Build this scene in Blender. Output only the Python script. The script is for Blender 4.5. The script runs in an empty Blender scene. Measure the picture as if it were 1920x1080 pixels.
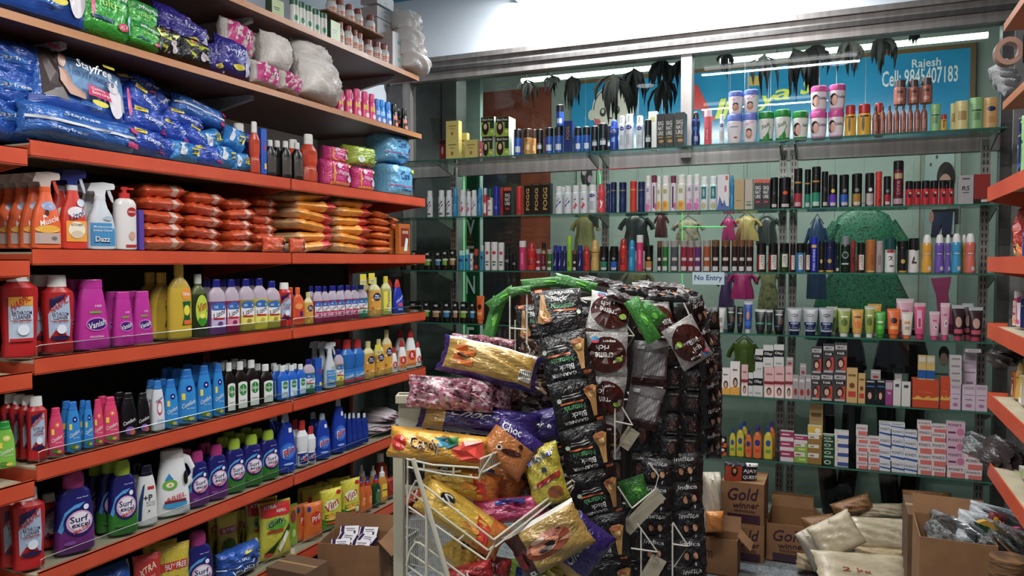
import bpy, bmesh, math, random
from mathutils import Vector, Matrix, Quaternion
R_ = random.Random(7)
C = bpy.context.scene.collection
K = 1.2                      # metres per survey unit
CAMZ = 1.5
F_PX, YAW, PITCH, ROLL = 1447.4, 0.40427, -0.034985, 0.00068
# ------------------------------------------------------------------ camera
_cy, _sy, _cp, _sp = math.cos(YAW), math.sin(YAW), math.cos(PITCH), math.sin(PITCH)
FW = Vector((-_sy*_cp, _cy*_cp, _sp)); _r = Vector((_cy, _sy, 0)); _u = _r.cross(FW)
RT = _r*math.cos(ROLL)+_u*math.sin(ROLL); UP = _u*math.cos(ROLL)-_r*math.sin(ROLL)
CAM = Vector((0, 0, CAMZ))
cam_d = bpy.data.cameras.new('camera'); cam = bpy.data.objects.new('camera', cam_d); C.objects.link(cam)
cam_d.sensor_width = 36; cam_d.lens = F_PX/1920*36; cam_d.clip_start = .05
m = Matrix.Identity(4)
for i in range(3):
    m[i][0], m[i][1], m[i][2], m[i][3] = RT[i], UP[i], -FW[i], CAM[i]
cam.matrix_world = m
bpy.context.scene.camera = cam
# ------------------------------------------------------------------ world, exposure, large lamps
vs = bpy.context.scene.view_settings
vs.view_transform = 'Standard'; vs.look = 'None'; vs.gamma = 1; vs.use_curve_mapping = False
vs.exposure = 0.0
w = bpy.data.worlds.new('world'); bpy.context.scene.world = w; w.use_nodes = True
w.node_tree.nodes['Background'].inputs[0].default_value = (.75, .85, 1, 1)
w.node_tree.nodes['Background'].inputs[1].default_value = .22
def area(name, loc, size, power, col, rot):
    d = bpy.data.lights.new(name, 'AREA'); d.shape = 'RECTANGLE'; d.size, d.size_y = size
    d.energy = power; d.color = col
    o = bpy.data.objects.new(name, d); C.objects.link(o); o.location = loc; o.rotation_euler = rot
    return o
CEIL = 3.22
# tubes: (x, y, z, length, angle about z, power)
TUBES = [(-.75, .9, CEIL-.10, 1.2, 0, 46), (-.5, 2.4, CEIL-.10, 1.2, 0, 46), (-.9, -1.0, CEIL-.10, 1.2, 0, 46)]
for (x, y, z, ln, a, pw) in TUBES:
    area('tube_glow', (x, y, z-.07), (ln, .06), pw, (1, .98, .95), (0, 0, a))
area('wall_tube_glow', (-1.05, 4.22, 3.05), (1.3, .05), 85, (.93, .97, 1), (math.radians(35), 0, 0))
area('neighbour_glow', (-1.6, 5.2, 2.74), (1.2, .1), 34, (1, 1, .98), (.75, 0, 0))
area('neighbour_glow', (.0, 5.2, 2.74), (1.2, .1), 34, (1, 1, .98), (.75, 0, 0))
area('neighbour_front_fill', (-1.75, 4.72, 2.8), (1.0, .08), 10, (1, 1, .98), (.12, 0, 0))  # added fill pair without fixtures, brightens the banner and garment fronts
area('neighbour_front_fill', (-.1, 4.72, 2.8), (1.0, .08), 10, (1, 1, .98), (.12, 0, 0))
# ------------------------------------------------------------------ survey helpers
def ray(x, y): return FW + RT*((x-960)/F_PX) + UP*((540-y)/F_PX)
def atX(x, y, X): r = ray(x, y); return CAM + r*(X/r.x)
def atY(x, y, Y): r = ray(x, y); return CAM + r*(Y/r.y)
def atZ(x, y, Z): r = ray(x, y); return CAM + r*((Z-CAMZ)/r.z)
def atD(x, y, d): return CAM + ray(x, y)*d
def zdepth(p): return (Vector(p)-CAM).dot(FW)
# ------------------------------------------------------------------ materials
_M = {}
def lin(h):
    h = h.lstrip('#')
    v = [int(h[i:i+2], 16)/255 for i in (0, 2, 4)]
    v = [c/12.92 if c <= .04045 else ((c+.055)/1.055)**2.4 for c in v]; g = .3*v[0]+.59*v[1]+.11*v[2]
    return tuple((c*.9+g*.1)*.92 for c in v)
def M(hx, rough=.35, kind='', **k):
    key = (hx, rough, kind)
    if key in _M: return _M[key]
    mt = bpy.data.materials.new('%s_%s' % (kind or 'paint', hx.strip('#'))); mt.use_nodes = True
    nt = mt.node_tree; b = nt.nodes['Principled BSDF']; c = lin(hx)
    b.inputs['Base Color'].default_value = (*c, 1); b.inputs['Roughness'].default_value = rough
    if kind == 'metal': b.inputs['Metallic'].default_value = .85
    if kind == 'emit':
        b.inputs['Emission Color'].default_value = (*c, 1); b.inputs['Emission Strength'].default_value = k.get('e', 4)
    if kind in ('glass', 'film'):
        tr = nt.nodes.new('ShaderNodeBsdfTransparent'); tr.inputs[0].default_value = (*c, 1)
        gl = nt.nodes.new('ShaderNodeBsdfGlossy'); gl.inputs['Roughness'].default_value = rough
        fr = nt.nodes.new('ShaderNodeFresnel'); fr.inputs[0].default_value = 1.5
        mx = nt.nodes.new('ShaderNodeMixShader'); out = nt.nodes['Material Output']
        nt.links.new(tr.outputs[0], mx.inputs[1]); nt.links.new(gl.outputs[0], mx.inputs[2])
        if kind == 'film':
            df = nt.nodes.new('ShaderNodeBsdfDiffuse'); df.inputs[0].default_value = (*lin('#b8bcbc'), 1)
            m2 = nt.nodes.new('ShaderNodeMixShader')
            nz = nt.nodes.new('ShaderNodeTexNoise'); nz.inputs['Scale'].default_value = 18
            rp = nt.nodes.new('ShaderNodeMapRange'); rp.inputs[1].default_value = .35; rp.inputs[2].default_value = .75
            rp.inputs[3].default_value = .12; rp.inputs[4].default_value = .6
            nt.links.new(nz.outputs[0], rp.inputs[0]); nt.links.new(rp.outputs[0], m2.inputs[0])
            nt.links.new(tr.outputs[0], m2.inputs[1]); nt.links.new(df.outputs[0], m2.inputs[2])
            nt.links.new(m2.outputs[0], mx.inputs[1])
        ge = nt.nodes.new('ShaderNodeNewGeometry'); inv_ = nt.nodes.new('ShaderNodeMath'); inv_.operation = 'SUBTRACT'; inv_.inputs[0].default_value = 1
        mu = nt.nodes.new('ShaderNodeMath'); mu.operation = 'MULTIPLY'; nt.links.new(ge.outputs['Backfacing'], inv_.inputs[1])
        nt.links.new(fr.outputs[0], mu.inputs[0]); nt.links.new(inv_.outputs[0], mu.inputs[1])
        nt.links.new(mu.outputs[0], mx.inputs[0]); nt.links.new(mx.outputs[0], out.inputs[0])
    if kind in ('foil', 'crinkle', 'film'):
        tc = nt.nodes.new('ShaderNodeTexCoord'); mp = nt.nodes.new('ShaderNodeMapping')
        nz = nt.nodes.new('ShaderNodeTexNoise'); bp = nt.nodes.new('ShaderNodeBump')
        nz.inputs['Scale'].default_value = k.get('scale', 7); nz.inputs['Detail'].default_value = 3
        nz.inputs['Distortion'].default_value = 1.2
        bp.inputs['Strength'].default_value = {'foil': .5, 'crinkle': .4}.get(kind, .9); bp.inputs['Distance'].default_value = .012
        nt.links.new(tc.outputs['Generated'], mp.inputs[0]); nt.links.new(mp.outputs[0], nz.inputs[0])
        nt.links.new(nz.outputs[0], bp.inputs['Height'])
        nt.links.new(bp.outputs[0], (b if kind != 'film' else gl).inputs['Normal'])
        if kind == 'foil':
            b.inputs['Metallic'].default_value = .15; b.inputs['Coat Weight'].default_value = .6; b.inputs['Coat Roughness'].default_value = .12
            nt.links.new(bp.outputs[0], b.inputs['Coat Normal'])
    _M[key] = mt
    return mt
def tex(name, cols, scale=8, rough=.5, bump=0, kind='noise', coord='Object', stretch=(1, 1, 1), detail=4, lo=.35, hi=.65, metal=0, coat=0):
    """two or more colours mixed by a procedural pattern"""
    if name in _M: return _M[name]
    mt = bpy.data.materials.new(name); mt.use_nodes = True; nt = mt.node_tree; b = nt.nodes['Principled BSDF']
    tc = nt.nodes.new('ShaderNodeTexCoord'); mp = nt.nodes.new('ShaderNodeMapping'); mp.inputs['Scale'].default_value = stretch
    nt.links.new(tc.outputs[coord], mp.inputs[0])
    if kind == 'voronoi':
        t = nt.nodes.new('ShaderNodeTexVoronoi'); t.inputs['Scale'].default_value = scale
        sep = nt.nodes.new('ShaderNodeSeparateColor'); nt.links.new(t.outputs['Color'], sep.inputs[0]); fac = sep.outputs[0]
    else:
        t = nt.nodes.new('ShaderNodeTexNoise'); t.inputs['Scale'].default_value = scale; t.inputs['Detail'].default_value = detail; fac = t.outputs[0]
    nt.links.new(mp.outputs[0], t.inputs[0])
    cr = nt.nodes.new('ShaderNodeValToRGB'); nt.links.new(fac, cr.inputs[0])
    n = len(cols)
    for i, c in enumerate(cols):
        pos = lo + (hi-lo)*i/max(1, n-1)
        e = cr.color_ramp.elements[i] if i < 2 else cr.color_ramp.elements.new(pos)
        e.position = pos; e.color = (*lin(c), 1)
    nt.links.new(cr.outputs[0], b.inputs['Base Color']); b.inputs['Roughness'].default_value = rough; b.inputs['Metallic'].default_value = metal
    if bump:
        bp = nt.nodes.new('ShaderNodeBump'); bp.inputs['Strength'].default_value = bump; bp.inputs['Distance'].default_value = .01
        nt.links.new(fac, bp.inputs['Height']); nt.links.new(bp.outputs[0], b.inputs['Normal'])
    if coat:
        n2 = nt.nodes.new('ShaderNodeTexNoise'); n2.inputs['Scale'].default_value = coat; n2.inputs['Detail'].default_value = 2; n2.inputs['Distortion'].default_value = 2
        b2 = nt.nodes.new('ShaderNodeBump'); b2.inputs['Strength'].default_value = .8; b2.inputs['Distance'].default_value = .015
        nt.links.new(tc.outputs['Generated'], n2.inputs[0]); nt.links.new(n2.outputs[0], b2.inputs['Height']); nt.links.new(b2.outputs[0], b.inputs['Coat Normal'])
        b.inputs['Coat Weight'].default_value = 1; b.inputs['Coat Roughness'].default_value = .07
    _M[name] = mt
    return mt
def MM(c):
    """colour spec: '#rrggbb', '#rrggbb:kind', '#rrggbb:kind:rough' or a material"""
    if not isinstance(c, str): return c
    p = c.split(':')
    return M(p[0], float(p[2]) if len(p) > 2 else {'foil': .3, 'metal': .3, 'matte': .7, 'glass': .02, 'film': .15}.get(p[1] if len(p) > 1 else '', .32), p[1] if len(p) > 1 else '')
# ------------------------------------------------------------------ mesh helpers
class MB:
    def __init__(s): s.v = []; s.f = []; s.m = []; s.mats = []
    def mi(s, c):
        mt = MM(c)
        if mt not in s.mats: s.mats.append(mt)
        return s.mats.index(mt)
    def add(s, vs, fs, c):
        o = len(s.v); k = s.mi(c); s.v += [tuple(v) for v in vs]
        s.f += [tuple(i+o for i in f) for f in fs]; s.m += [k]*len(fs)
    def box(s, c0, c1, c, bev=0):
        (x0, y0, z0), (x1, y1, z1) = c0, c1
        vs = [(x, y, z) for z in (z0, z1) for y in (y0, y1) for x in (x0, x1)]
        fs = [(0, 2, 3, 1), (4, 5, 7, 6), (0, 1, 5, 4), (2, 6, 7, 3), (0, 4, 6, 2), (1, 3, 7, 5)]
        s.add(vs, fs, c); return s
    def obox(s, p, ax, ay, az, c):
        """box centred at p with half-axis vectors"""
        p, ax, ay, az = map(Vector, (p, ax, ay, az))
        vs = [p+ax*i+ay*j+az*k for k in (-1, 1) for j in (-1, 1) for i in (-1, 1)]
        s.add(vs, [(0, 2, 3, 1), (4, 5, 7, 6), (0, 1, 5, 4), (2, 6, 7, 3), (0, 4, 6, 2), (1, 3, 7, 5)], c); return s
    def tube(s, pts, r, c, n=8):
        pts = [Vector(p) for p in pts]; rings = []
        for i, p in enumerate(pts):
            d = (pts[min(i+1, len(pts)-1)]-pts[max(i-1, 0)]).normalized()
            a = d.cross(Vector((0, 0, 1)));
            if a.length < .2: a = d.cross(Vector((1, 0, 0)))
            a.normalize(); b = d.cross(a)
            rings.append([p+(a*math.cos(2*math.pi*k/n)+b*math.sin(2*math.pi*k/n))*r for k in range(n)])
        vs = [v for rg in rings for v in rg]; fs = []
        for i in range(len(rings)-1):
            for k in range(n):
                fs.append((i*n+k, i*n+(k+1) % n, (i+1)*n+(k+1) % n, (i+1)*n+k))
        fs.append(tuple(range(n))[::-1]); fs.append(tuple((len(rings)-1)*n+k for k in range(n)))
        s.add(vs, fs, c); return s
    def loft(s, secs, cols, n=18, off=(0, 0)):
        """secs: (z, a, b, exponent, colour index)"""
        ox, oy = off; prev = None; o0 = len(s.v)
        for (z, a, b, e, ci) in secs:
            for k in range(n):
                t = 2*math.pi*k/n; ct, st = math.cos(t), math.sin(t)
                s.v.append((ox+a*math.copysign(abs(ct)**(2/e), ct), oy+b*math.copysign(abs(st)**(2/e), st), z))
        for i in range(len(secs)-1):
            mi = s.mi(cols[secs[i+1][4]])
            for k in range(n):
                s.f.append((o0+i*n+k, o0+i*n+(k+1) % n, o0+(i+1)*n+(k+1) % n, o0+(i+1)*n+k)); s.m.append(mi)
        s.f.append(tuple(o0+k for k in range(n))[::-1]); s.m.append(s.mi(cols[secs[0][4]]))
        L = len(secs)-1
        s.f.append(tuple(o0+L*n+k for k in range(n))); s.m.append(s.mi(cols[secs[-1][4]]))
        return s
    def mesh(s, name, smooth=True, ang=35):
        me = bpy.data.meshes.new(name); me.from_pydata(s.v, [], s.f); me.update()
        for mt in s.mats: me.materials.append(mt)
        me.polygons.foreach_set('material_index', s.m)
        if smooth:
            me.polygons.foreach_set('use_smooth', [True]*len(s.f)); me.set_sharp_from_angle(angle=math.radians(ang))
        return me
def obj(name, me, parent=None, **props):
    if isinstance(me, MB): me = me.mesh(name)
    o = bpy.data.objects.new(name, me); C.objects.link(o)
    if parent is not None: o.parent = parent
    for k, v in props.items():
        if v is not None: o[k] = v
    return o
def thing(name, label, cat, loc=(0, 0, 0), rz=0, group=None):
    o = bpy.data.objects.new(name, None); C.objects.link(o); o.empty_display_size = .05
    o.location = loc; o.rotation_euler = (0, 0, rz); o['label'] = label; o['category'] = cat
    if group: o['group'] = group
    return o
def struct(name, mb, smooth=False):
    return obj(name, mb.mesh(name, smooth), kind='structure')
_T = {}
def text_mesh(s):
    """flat glyph polygons, scaled to the unit box -.5...5"""
    if s in _T: return _T[s]
    cu = bpy.data.curves.new('glyphs', 'FONT'); cu.body = s; cu.resolution_u = 2; cu.fill_mode = 'FRONT'
    cu.offset = .012
    o = bpy.data.objects.new('glyphs', cu); me = bpy.data.meshes.new_from_object(o)
    vs = [(v.co.x, v.co.y) for v in me.vertices]; fs = [tuple(p.vertices) for p in me.polygons]
    bpy.data.objects.remove(o); bpy.data.meshes.remove(me); bpy.data.curves.remove(cu)
    if not vs: vs = [(0, 0)]
    x0, x1 = min(v[0] for v in vs), max(v[0] for v in vs); y0, y1 = min(v[1] for v in vs), max(v[1] for v in vs)
    vs = [((x-x0)/max(x1-x0, 1e-6)-.5, (y-y0)/max(y1-y0, 1e-6)-.5) for x, y in vs]
    _T[s] = (vs, fs); return _T[s]
def decal(prims, surf, eps=.012, nx=6):
    """prims drawn in normalised (x, z) on the front surface y = surf(x, z)"""
    mb = MB()
    for li, p in enumerate(prims):
        e = eps*(1+li*.55); k = p[0]; col = p[-1]
        if k in ('r', 'e', 't'):
            if k == 't': s_, x, z, w_, h_ = p[1:6]; rot = p[6] if len(p) > 7 else 0; sh = p[7] if len(p) > 8 else 0
            else: x, z, w_, h_ = p[1:5]; rot = p[5] if len(p) > 6 else 0; sh = 0
            if k == 'r':
                n1, n2 = (nx if w_ > .25 else 2), (4 if h_ > .12 else 2)
                vs = [(-.5+i/n1, -.5+j/n2) for j in range(n2+1) for i in range(n1+1)]
                fs = [(j*(n1+1)+i, j*(n1+1)+i+1, (j+1)*(n1+1)+i+1, (j+1)*(n1+1)+i) for j in range(n2) for i in range(n1)]
            elif k == 'e':
                n1 = 18; vs = [(0, 0)]; fs = []
                for rr in (.5, 1):
                    vs += [(.5*rr*math.cos(2*math.pi*i/n1), .5*rr*math.sin(2*math.pi*i/n1)) for i in range(n1)]
                for i in range(n1):
                    j = (i+1) % n1; fs += [(0, 1+i, 1+j), (1+i, 1+n1+i, 1+n1+j, 1+j)]
            else: vs, fs = text_mesh(s_)
            cr, sr = math.cos(math.radians(rot)), math.sin(math.radians(rot)); P = []
            for a, b in vs:
                a = a*w_+b*h_*sh; b = b*h_
                P.append((x+a*cr-b*sr, z+a*sr+b*cr))
        else:                                                 # polygon, fan about its centre
            pts = p[1]; n1 = len(pts); cx, cz = sum(q[0] for q in pts)/n1, sum(q[1] for q in pts)/n1
            P = [(cx, cz)]+[(cx+(a-cx)*.5, cz+(b-cz)*.5) for a, b in pts]+list(pts); fs = []
            for i in range(n1):
                j = (i+1) % n1; fs += [(0, 1+i, 1+j), (1+i, 1+n1+i, 1+n1+j, 1+j)]
        mb.add([(a, surf(a, b)-e, b) for a, b in P], fs, col)
    return mb
# ------------------------------------------------------------------ body profiles: (z, half width factor, depth factor, exponent, colour)
PROF = {
 'can':   ([(0, .88, .88, 2, 0), (.015, .98, .98, 2, 0), (.03, 1, 1, 2, 0), (.72, 1, 1, 2, 0), (.755, .93, .93, 2, 0), (.77, .8, .8, 2, 0)],
           [(.765, .84, .84, 2, 1), (.98, .84, .84, 2, 1), (1, .72, .72, 2, 1)]),
 'bigcap': ([(0, .92, .92, 2, 0), (.02, 1, 1, 2, 0), (.66, 1, 1, 2, 0), (.67, .98, .98, 2, 0)],
           [(.665, 1, 1, 2, 1), (.97, 1, 1, 2, 1), (1, .9, .9, 2, 1)]),
 'wavy':  ([(0, .9, .9, 2, 0), (.02, 1, 1, 2, 0), (.25, 1, 1, 2, 0), (.45, .84, .84, 2, 0), (.62, .98, .98, 2, 0), (.72, .95, .95, 2, 0), (.78, .8, .8, 2, 0)],
           [(.775, .78, .78, 2, 1), (.9, .72, .72, 2, 1), (.96, .6, .6, 2, 1), (1, .4, .4, 2, 1)]),
 'tallcap': ([(0, .92, .92, 2, 0), (.02, 1, 1, 2, 0), (.78, 1, 1, 2, 0), (.8, .95, .95, 2, 0)],
           [(.795, 1, 1, 2, 1), (.98, 1, 1, 2, 1), (1, .9, .9, 2, 1)]),
 'tub':   ([(0, .8, .8, 2.2, 2), (.02, .84, .84, 2.2, 2), (.10, .87, .87, 2.2, 2), (.3, .93, .93, 2.2, 0), (.74, 1, 1, 2.2, 0), (.77, .9, .9, 2.2, 0)],
           [(.76, .96, .96, 2.2, 1), (.8, 1, 1, 2.2, 1), (.97, .97, .97, 2.2, 1), (1, .86, .86, 2.2, 1)]),
 'jar':   ([(0, .9, .9, 2, 0), (.03, 1, 1, 2, 0), (.66, 1, 1, 2, 0), (.72, .8, .8, 2, 0)],
           [(.7, .85, .85, 2, 1), (.97, .85, .85, 2, 1), (1, .75, .75, 2, 1)]),
 'pill':  ([(0, .9, .9, 2, 0), (.03, 1, 1, 2, 0), (.6, 1, 1, 2, 0), (.72, .78, .78, 2, 0), (.76, .6, .6, 2, 0)],
           [(.74, .72, .72, 2, 1), (.97, .72, .72, 2, 1), (1, .62, .62, 2, 1)]),
 'bottle': ([(0, .9, .9, 2.6, 0), (.02, 1, 1, 2.6, 0), (.58, 1, 1, 2.6, 0), (.68, .92, .9, 2.5, 0), (.76, .66, .74, 2.3, 2), (.81, .4, .5, 2, 2), (.86, .36, .45, 2, 2)],
           [(.845, .4, .52, 2, 1), (.985, .4, .52, 2, 1), (1, .35, .46, 2, 1)]),
 'lizol': ([(0, .92, .92, 3, 0), (.02, 1, 1, 3, 0), (.6, 1, 1, 3, 0), (.7, .96, .95, 3, 2), (.78, .78, .8, 2.6, 2), (.84, .44, .55, 2, 2), (.87, .4, .5, 2, 2)],
           [(.86, .44, .56, 2, 1), (.985, .44, .56, 2, 1), (1, .38, .5, 2, 1)]),
 'harpic': ([(0, .86, .9, 3, 0), (.02, .92, 1, 3, 0), (.12, .9, 1, 3, 0), (.18, .86, .95, 3, 0), (.7, 1, 1, 3, 0), (.78, .97, .96, 3, 0), (.83, .66, .72, 2.5, 0), (.86, .48, .62, 2, 0)],
           [(.85, .6, .74, 2, 1), (.98, .56, .7, 2, 1), (1, .52, .66, 2, 1)]),
 'vanish': ([(0, .92, .95, 3, 0), (.02, 1, 1, 3, 0), (.3, .95, 1, 3, 0), (.6, .82, .95, 2.8, 0), (.82, .68, .85, 2.6, 0), (.88, .62, .78, 2.4, 0)],
           [(.875, .66, .82, 2.4, 1), (.985, .64, .8, 2.4, 1), (1, .6, .75, 2.4, 1)]),
 'comfort': ([(0, .9, .92, 2.6, 0), (.02, 1, 1, 2.6, 0), (.35, .97, 1, 2.6, 0), (.6, .88, .93, 2.5, 0), (.76, .72, .84, 2.3, 0), (.83, .6, .72, 2.1, 0)],
           [(.82, .62, .76, 2, 1), (.87, .6, .74, 2, 1), (.88, .55, .7, 2, 1), (.98, .52, .66, 2, 1), (1, .44, .56, 2, 1)]),
 'surf':  ([(0, .94, .95, 2.8, 2), (.02, 1, 1, 2.8, 2), (.3, 1, 1, 2.8, 2), (.55, .93, .95, 2.7, 0), (.74, .82, .88, 2.6, 0), (.8, .6, .72, 2.4, 0)],
           [(.79, .52, .66, 2, 1), (.86, .56, .7, 2, 1), (.95, .53, .66, 2, 1), (1, .4, .5, 2, 1)]),
 'rin':   ([(0, .92, .95, 2.8, 0), (.02, 1, 1, 2.8, 0), (.35, .95, 1, 2.8, 0), (.6, .8, .9, 2.6, 0), (.8, .56, .7, 2.4, 0), (.86, .36, .48, 2, 0)],
           [(.855, .36, .48, 2, 1), (.96, .32, .42, 2, 1), (1, .26, .34, 2, 1)]),
 'pinch': ([(0, .85, .85, 2.2, 0), (.03, 1, 1, 2.2, 0), (.22, 1, 1, 2.2, 0), (.32, .8, .85, 2.2, 0), (.42, 1, 1, 2.2, 0), (.66, 1, 1, 2.2, 0), (.76, .62, .7, 2, 0), (.8, .45, .5, 2, 0)],
           [(.79, .52, .6, 2, 1), (.98, .5, .58, 2, 1), (1, .42, .5, 2, 1)]),
 'duck':  ([(0, .92, .92, 2.6, 0), (.02, 1, 1, 2.6, 0), (.45, .9, .95, 2.6, 0), (.68, .62, .75, 2.4, 0), (.78, .42, .55, 2, 0)],
           [(.77, .5, .62, 2, 1), (.86, .46, .58, 2, 1), (.93, .34, .42, 2, 1), (1, .22, .3, 2, 1)]),
 'dettol': ([(0, .92, .92, 2.6, 0), (.02, 1, 1, 2.6, 0), (.62, 1, 1, 2.6, 0), (.72, .84, .86, 2.4, 0), (.79, .5, .58, 2, 0), (.84, .4, .46, 2, 0)],
           [(.83, .46, .56, 2, 1), (.985, .46, .56, 2, 1), (1, .4, .5, 2, 1)]),
 'pump':  ([(0, .92, .92, 3, 0), (.02, 1, 1, 3, 0), (.72, 1, 1, 3, 0), (.79, .8, .85, 2.6, 0), (.82, .45, .55, 2, 0)],
           [(.81, .5, .6, 2, 1), (.9, .5, .6, 2, 1), (.91, .22, .26, 2, 1), (.97, .22, .26, 2, 1)]),
 'trig':  ([(0, .92, .95, 2.8, 0), (.02, 1, 1, 2.8, 0), (.32, .98, 1, 2.8, 0), (.5, .8, .9, 2.6, 0), (.62, .5, .66, 2.4, 0), (.74, .36, .5, 2.2, 0)],
           [(.735, .4, .54, 2, 1), (.8, .38, .52, 2, 1)]),
 'tube':  ([(0, .62, .62, 2, 1), (.13, .66, .66, 2, 1), (.135, .78, .78, 2, 0), (.3, .84, .72, 2, 0), (.6, .92, .45, 2.2, 0), (.9, .98, .12, 2.6, 0), (.93, 1, .045, 3, 2), (1, 1, .04, 3, 2)], None),
 'spout': ([(0, .9, .9, 2.4, 0), (.02, 1, 1, 2.4, 0), (.55, .97, .97, 2.4, 0), (.68, .72, .75, 2.2, 0), (.74, .5, .55, 2, 0)],
           [(.73, .56, .62, 2, 1), (.84, .5, .55, 2, 1), (.87, .25, .28, 2, 2), (.96, .2, .22, 2, 2), (1, .24, .26, 2, 2)]),
}
def interp(secs, z, t):
    """y of the front surface in normalised units; t = depth ratio"""
    a = b = .4; e = 2
    for i in range(len(secs)-1):
        s0, s1 = secs[i], secs[i+1]
        if s0[0] <= z <= s1[0]:
            f = (z-s0[0])/max(s1[0]-s0[0], 1e-6)
            return [s0[j]+(s1[j]-s0[j])*f for j in (1, 2, 3)]
    s = secs[0] if z < secs[0][0] else secs[-1]
    return [s[1], s[2], s[3]]
STY = {}
def style(key, name, cat, desc, prof, t, cols, prims=(), ratio=.4, parts=None, **k):
    """ratio = width / height of the thing as a whole"""
    STY[key] = dict(name=name, cat=cat, desc=desc, prof=prof, t=t, cols=cols, prims=list(prims), ratio=ratio, k=k)
_P = {}
def pillow_grid(t, nx=14, nz=10, px=2.6, pz=2.6, taper=0, wr=.12, seed=0, seal=.04, seals='x', tone=None):
    """flat-lying or upright pillow: half-thickness field over (x, z) in [-.5,.5] x [0,1]"""
    rr = random.Random(seed); ph = [(rr.uniform(3, 9), rr.uniform(3, 9), rr.uniform(0, 6), rr.uniform(.3, 1)) for _ in range(5)]
    def h(x, z):
        u, v = min(1, abs(2*x)/(1-(seal if 'x' in seals else 0))), min(1, abs(2*z-1)/(1-(seal if 'z' in seals else 0)))
        b = max(0, 1-u**px)**(1/2.2)*max(0, 1-v**pz)**(1/2.2)
        w_ = sum(a*math.sin(fx*x*3+fz*z*3+p) for fx, fz, p, a in ph)/5
        return t/2*(b*(1+wr*w_*2))+t*.012
    return h
def build_proto(key, var=0):
    """-> list of (part name, mesh, parent index) in the unit box: x -.5...5, z 0..1, y by depth ratio"""
    kk = (key, var)
    if kk in _P: return _P[kk]
    S = STY[key]; prof, t, cols, k = S['prof'], S['t'], S['cols'], S['k']; out = []
    n = S['k'].get('n', 18)
    if prof == 'box':
        mb = MB(); h = t/2; c = list(cols)+[cols[0]]*(3-len(cols))          # front, side, top
        b = .006
        X, Y, Z0, Z1 = .5, h, 0, 1
        mb.add([(-X, -Y, 0), (X, -Y, 0), (X, -Y, 1), (-X, -Y, 1)], [(0, 1, 2, 3)], c[0])
        mb.add([(-X, Y, 0), (X, Y, 0), (X, Y, 1), (-X, Y, 1)], [(3, 2, 1, 0)], c[0])
        mb.add([(-X, -Y, 0), (-X, Y, 0), (-X, Y, 1), (-X, -Y, 1)], [(3, 2, 1, 0)], c[1])
        mb.add([(X, -Y, 0), (X, Y, 0), (X, Y, 1), (X, -Y, 1)], [(0, 1, 2, 3)], c[1])
        mb.add([(-X, -Y, 1), (X, -Y, 1), (X, Y, 1), (-X, Y, 1)], [(0, 1, 2, 3)], c[2])
        mb.add([(-X, -Y, 0), (X, -Y, 0), (X, Y, 0), (-X, Y, 0)], [(3, 2, 1, 0)], c[2])
        me = mb.mesh('box', False)
        bm = bmesh.new(); bm.from_mesh(me); bmesh.ops.remove_doubles(bm, verts=bm.verts, dist=1e-5)
        bmesh.ops.recalc_face_normals(bm, faces=bm.faces); bm.to_mesh(me); bm.free()
        out.append(('carton_body', me, -1))
        surf = lambda x, z: -h
        if S['prims']: out.append(('printed_front', decal(S['prims'], surf, .01).mesh('print', False), 0))
        side = k.get('side')
        if side:
            mb = decal(side, lambda x, z: 0, .012)
            mb2 = MB(); mb2.mats = mb.mats
            for sg in (-1, 1):
                o = len(mb2.v)
                mb2.v += [(sg*(.5-y), sg*x*t, z) for x, y, z in mb.v]
                mb2.f += [tuple(i+o for i in f) for f in mb.f]; mb2.m += mb.m
            out.append(('printed_side', mb2.mesh('print', False), 0))
    elif prof in ('pillow', 'pouch'):
        nx, nz = k.get('grid', (14, 10))
        kw = {q: k[q] for q in ('px', 'pz', 'wr', 'seal', 'seals') if q in k}
        if prof == 'pouch': kw.setdefault('pz', 3.5); kw.setdefault('px', 3)
        h = pillow_grid(t, seed=var*17+hash_(key), **kw); tp = k.get('taper', 0); mb = MB()
        rr = random.Random(var*31+hash_(key)); jag = [rr.uniform(-.012, .012) for _ in range(64)]
        def XO(x, z, i):                                              # outline: corners pulled in at the belly
            return x*(1-tp*(1-z))*(1-.05*math.sin(math.pi*z)) + (jag[i % 64] if abs(x) > .49 else 0)
        vs = []
        for sgn in (-1, 1):
            for j in range(nz+1):
                for i in range(nx+1):
                    x, z = -.5+i/nx, j/nz
                    vs.append((XO(x, z, j*3+i), sgn*h(x, z), z+.03*math.cos(x*7)*(z > .98)*wrz(k)))
        W = nx+1; A = W*(nz+1)
        rows_c = k.get('zone')                                          # function (x,z)->colour index
        for j in range(nz):
            for i in range(nx):
                q = (j*W+i, j*W+i+1, (j+1)*W+i+1, (j+1)*W+i); xm, zm = -.5+(i+.5)/nx, (j+.5)/nz
                ci = rows_c(xm, zm) if rows_c else 0
                o = mb.mi(cols[ci]); mb.f.append(q); mb.m.append(o)
                mb.f.append(tuple(A+a for a in q[::-1])); mb.m.append(o)
        mb.v = vs
        bd = [i for i in range(nx+1)]+[j*W+nx for j in range(1, nz+1)]+[nz*W+i for i in range(nx-1, -1, -1)]+[j*W for j in range(nz-1, 0, -1)]
        o = mb.mi(cols[-1] if k.get('rimcol') else cols[0])
        for a, b in zip(bd, bd[1:]+bd[:1]): mb.f.append((a, A+a, A+b, b)); mb.m.append(o)
        out.append(('film_body', mb.mesh('pillow', True, 60), -1))
        surf = lambda x, z: -h(x/(1-tp*(1-z)), z)
        if S['prims']: out.append(('print', decal(S['prims'], surf, k.get('eps', .01), 10).mesh('print', False), 0))
    else:
        body, cap = PROF[prof]
        sc = lambda q, s=.5: [(z, a*s, b*s*t, e, min(c, len(cols)-1)) for z, a, b, e, c in q]
        surf_s = sc(body)
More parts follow.
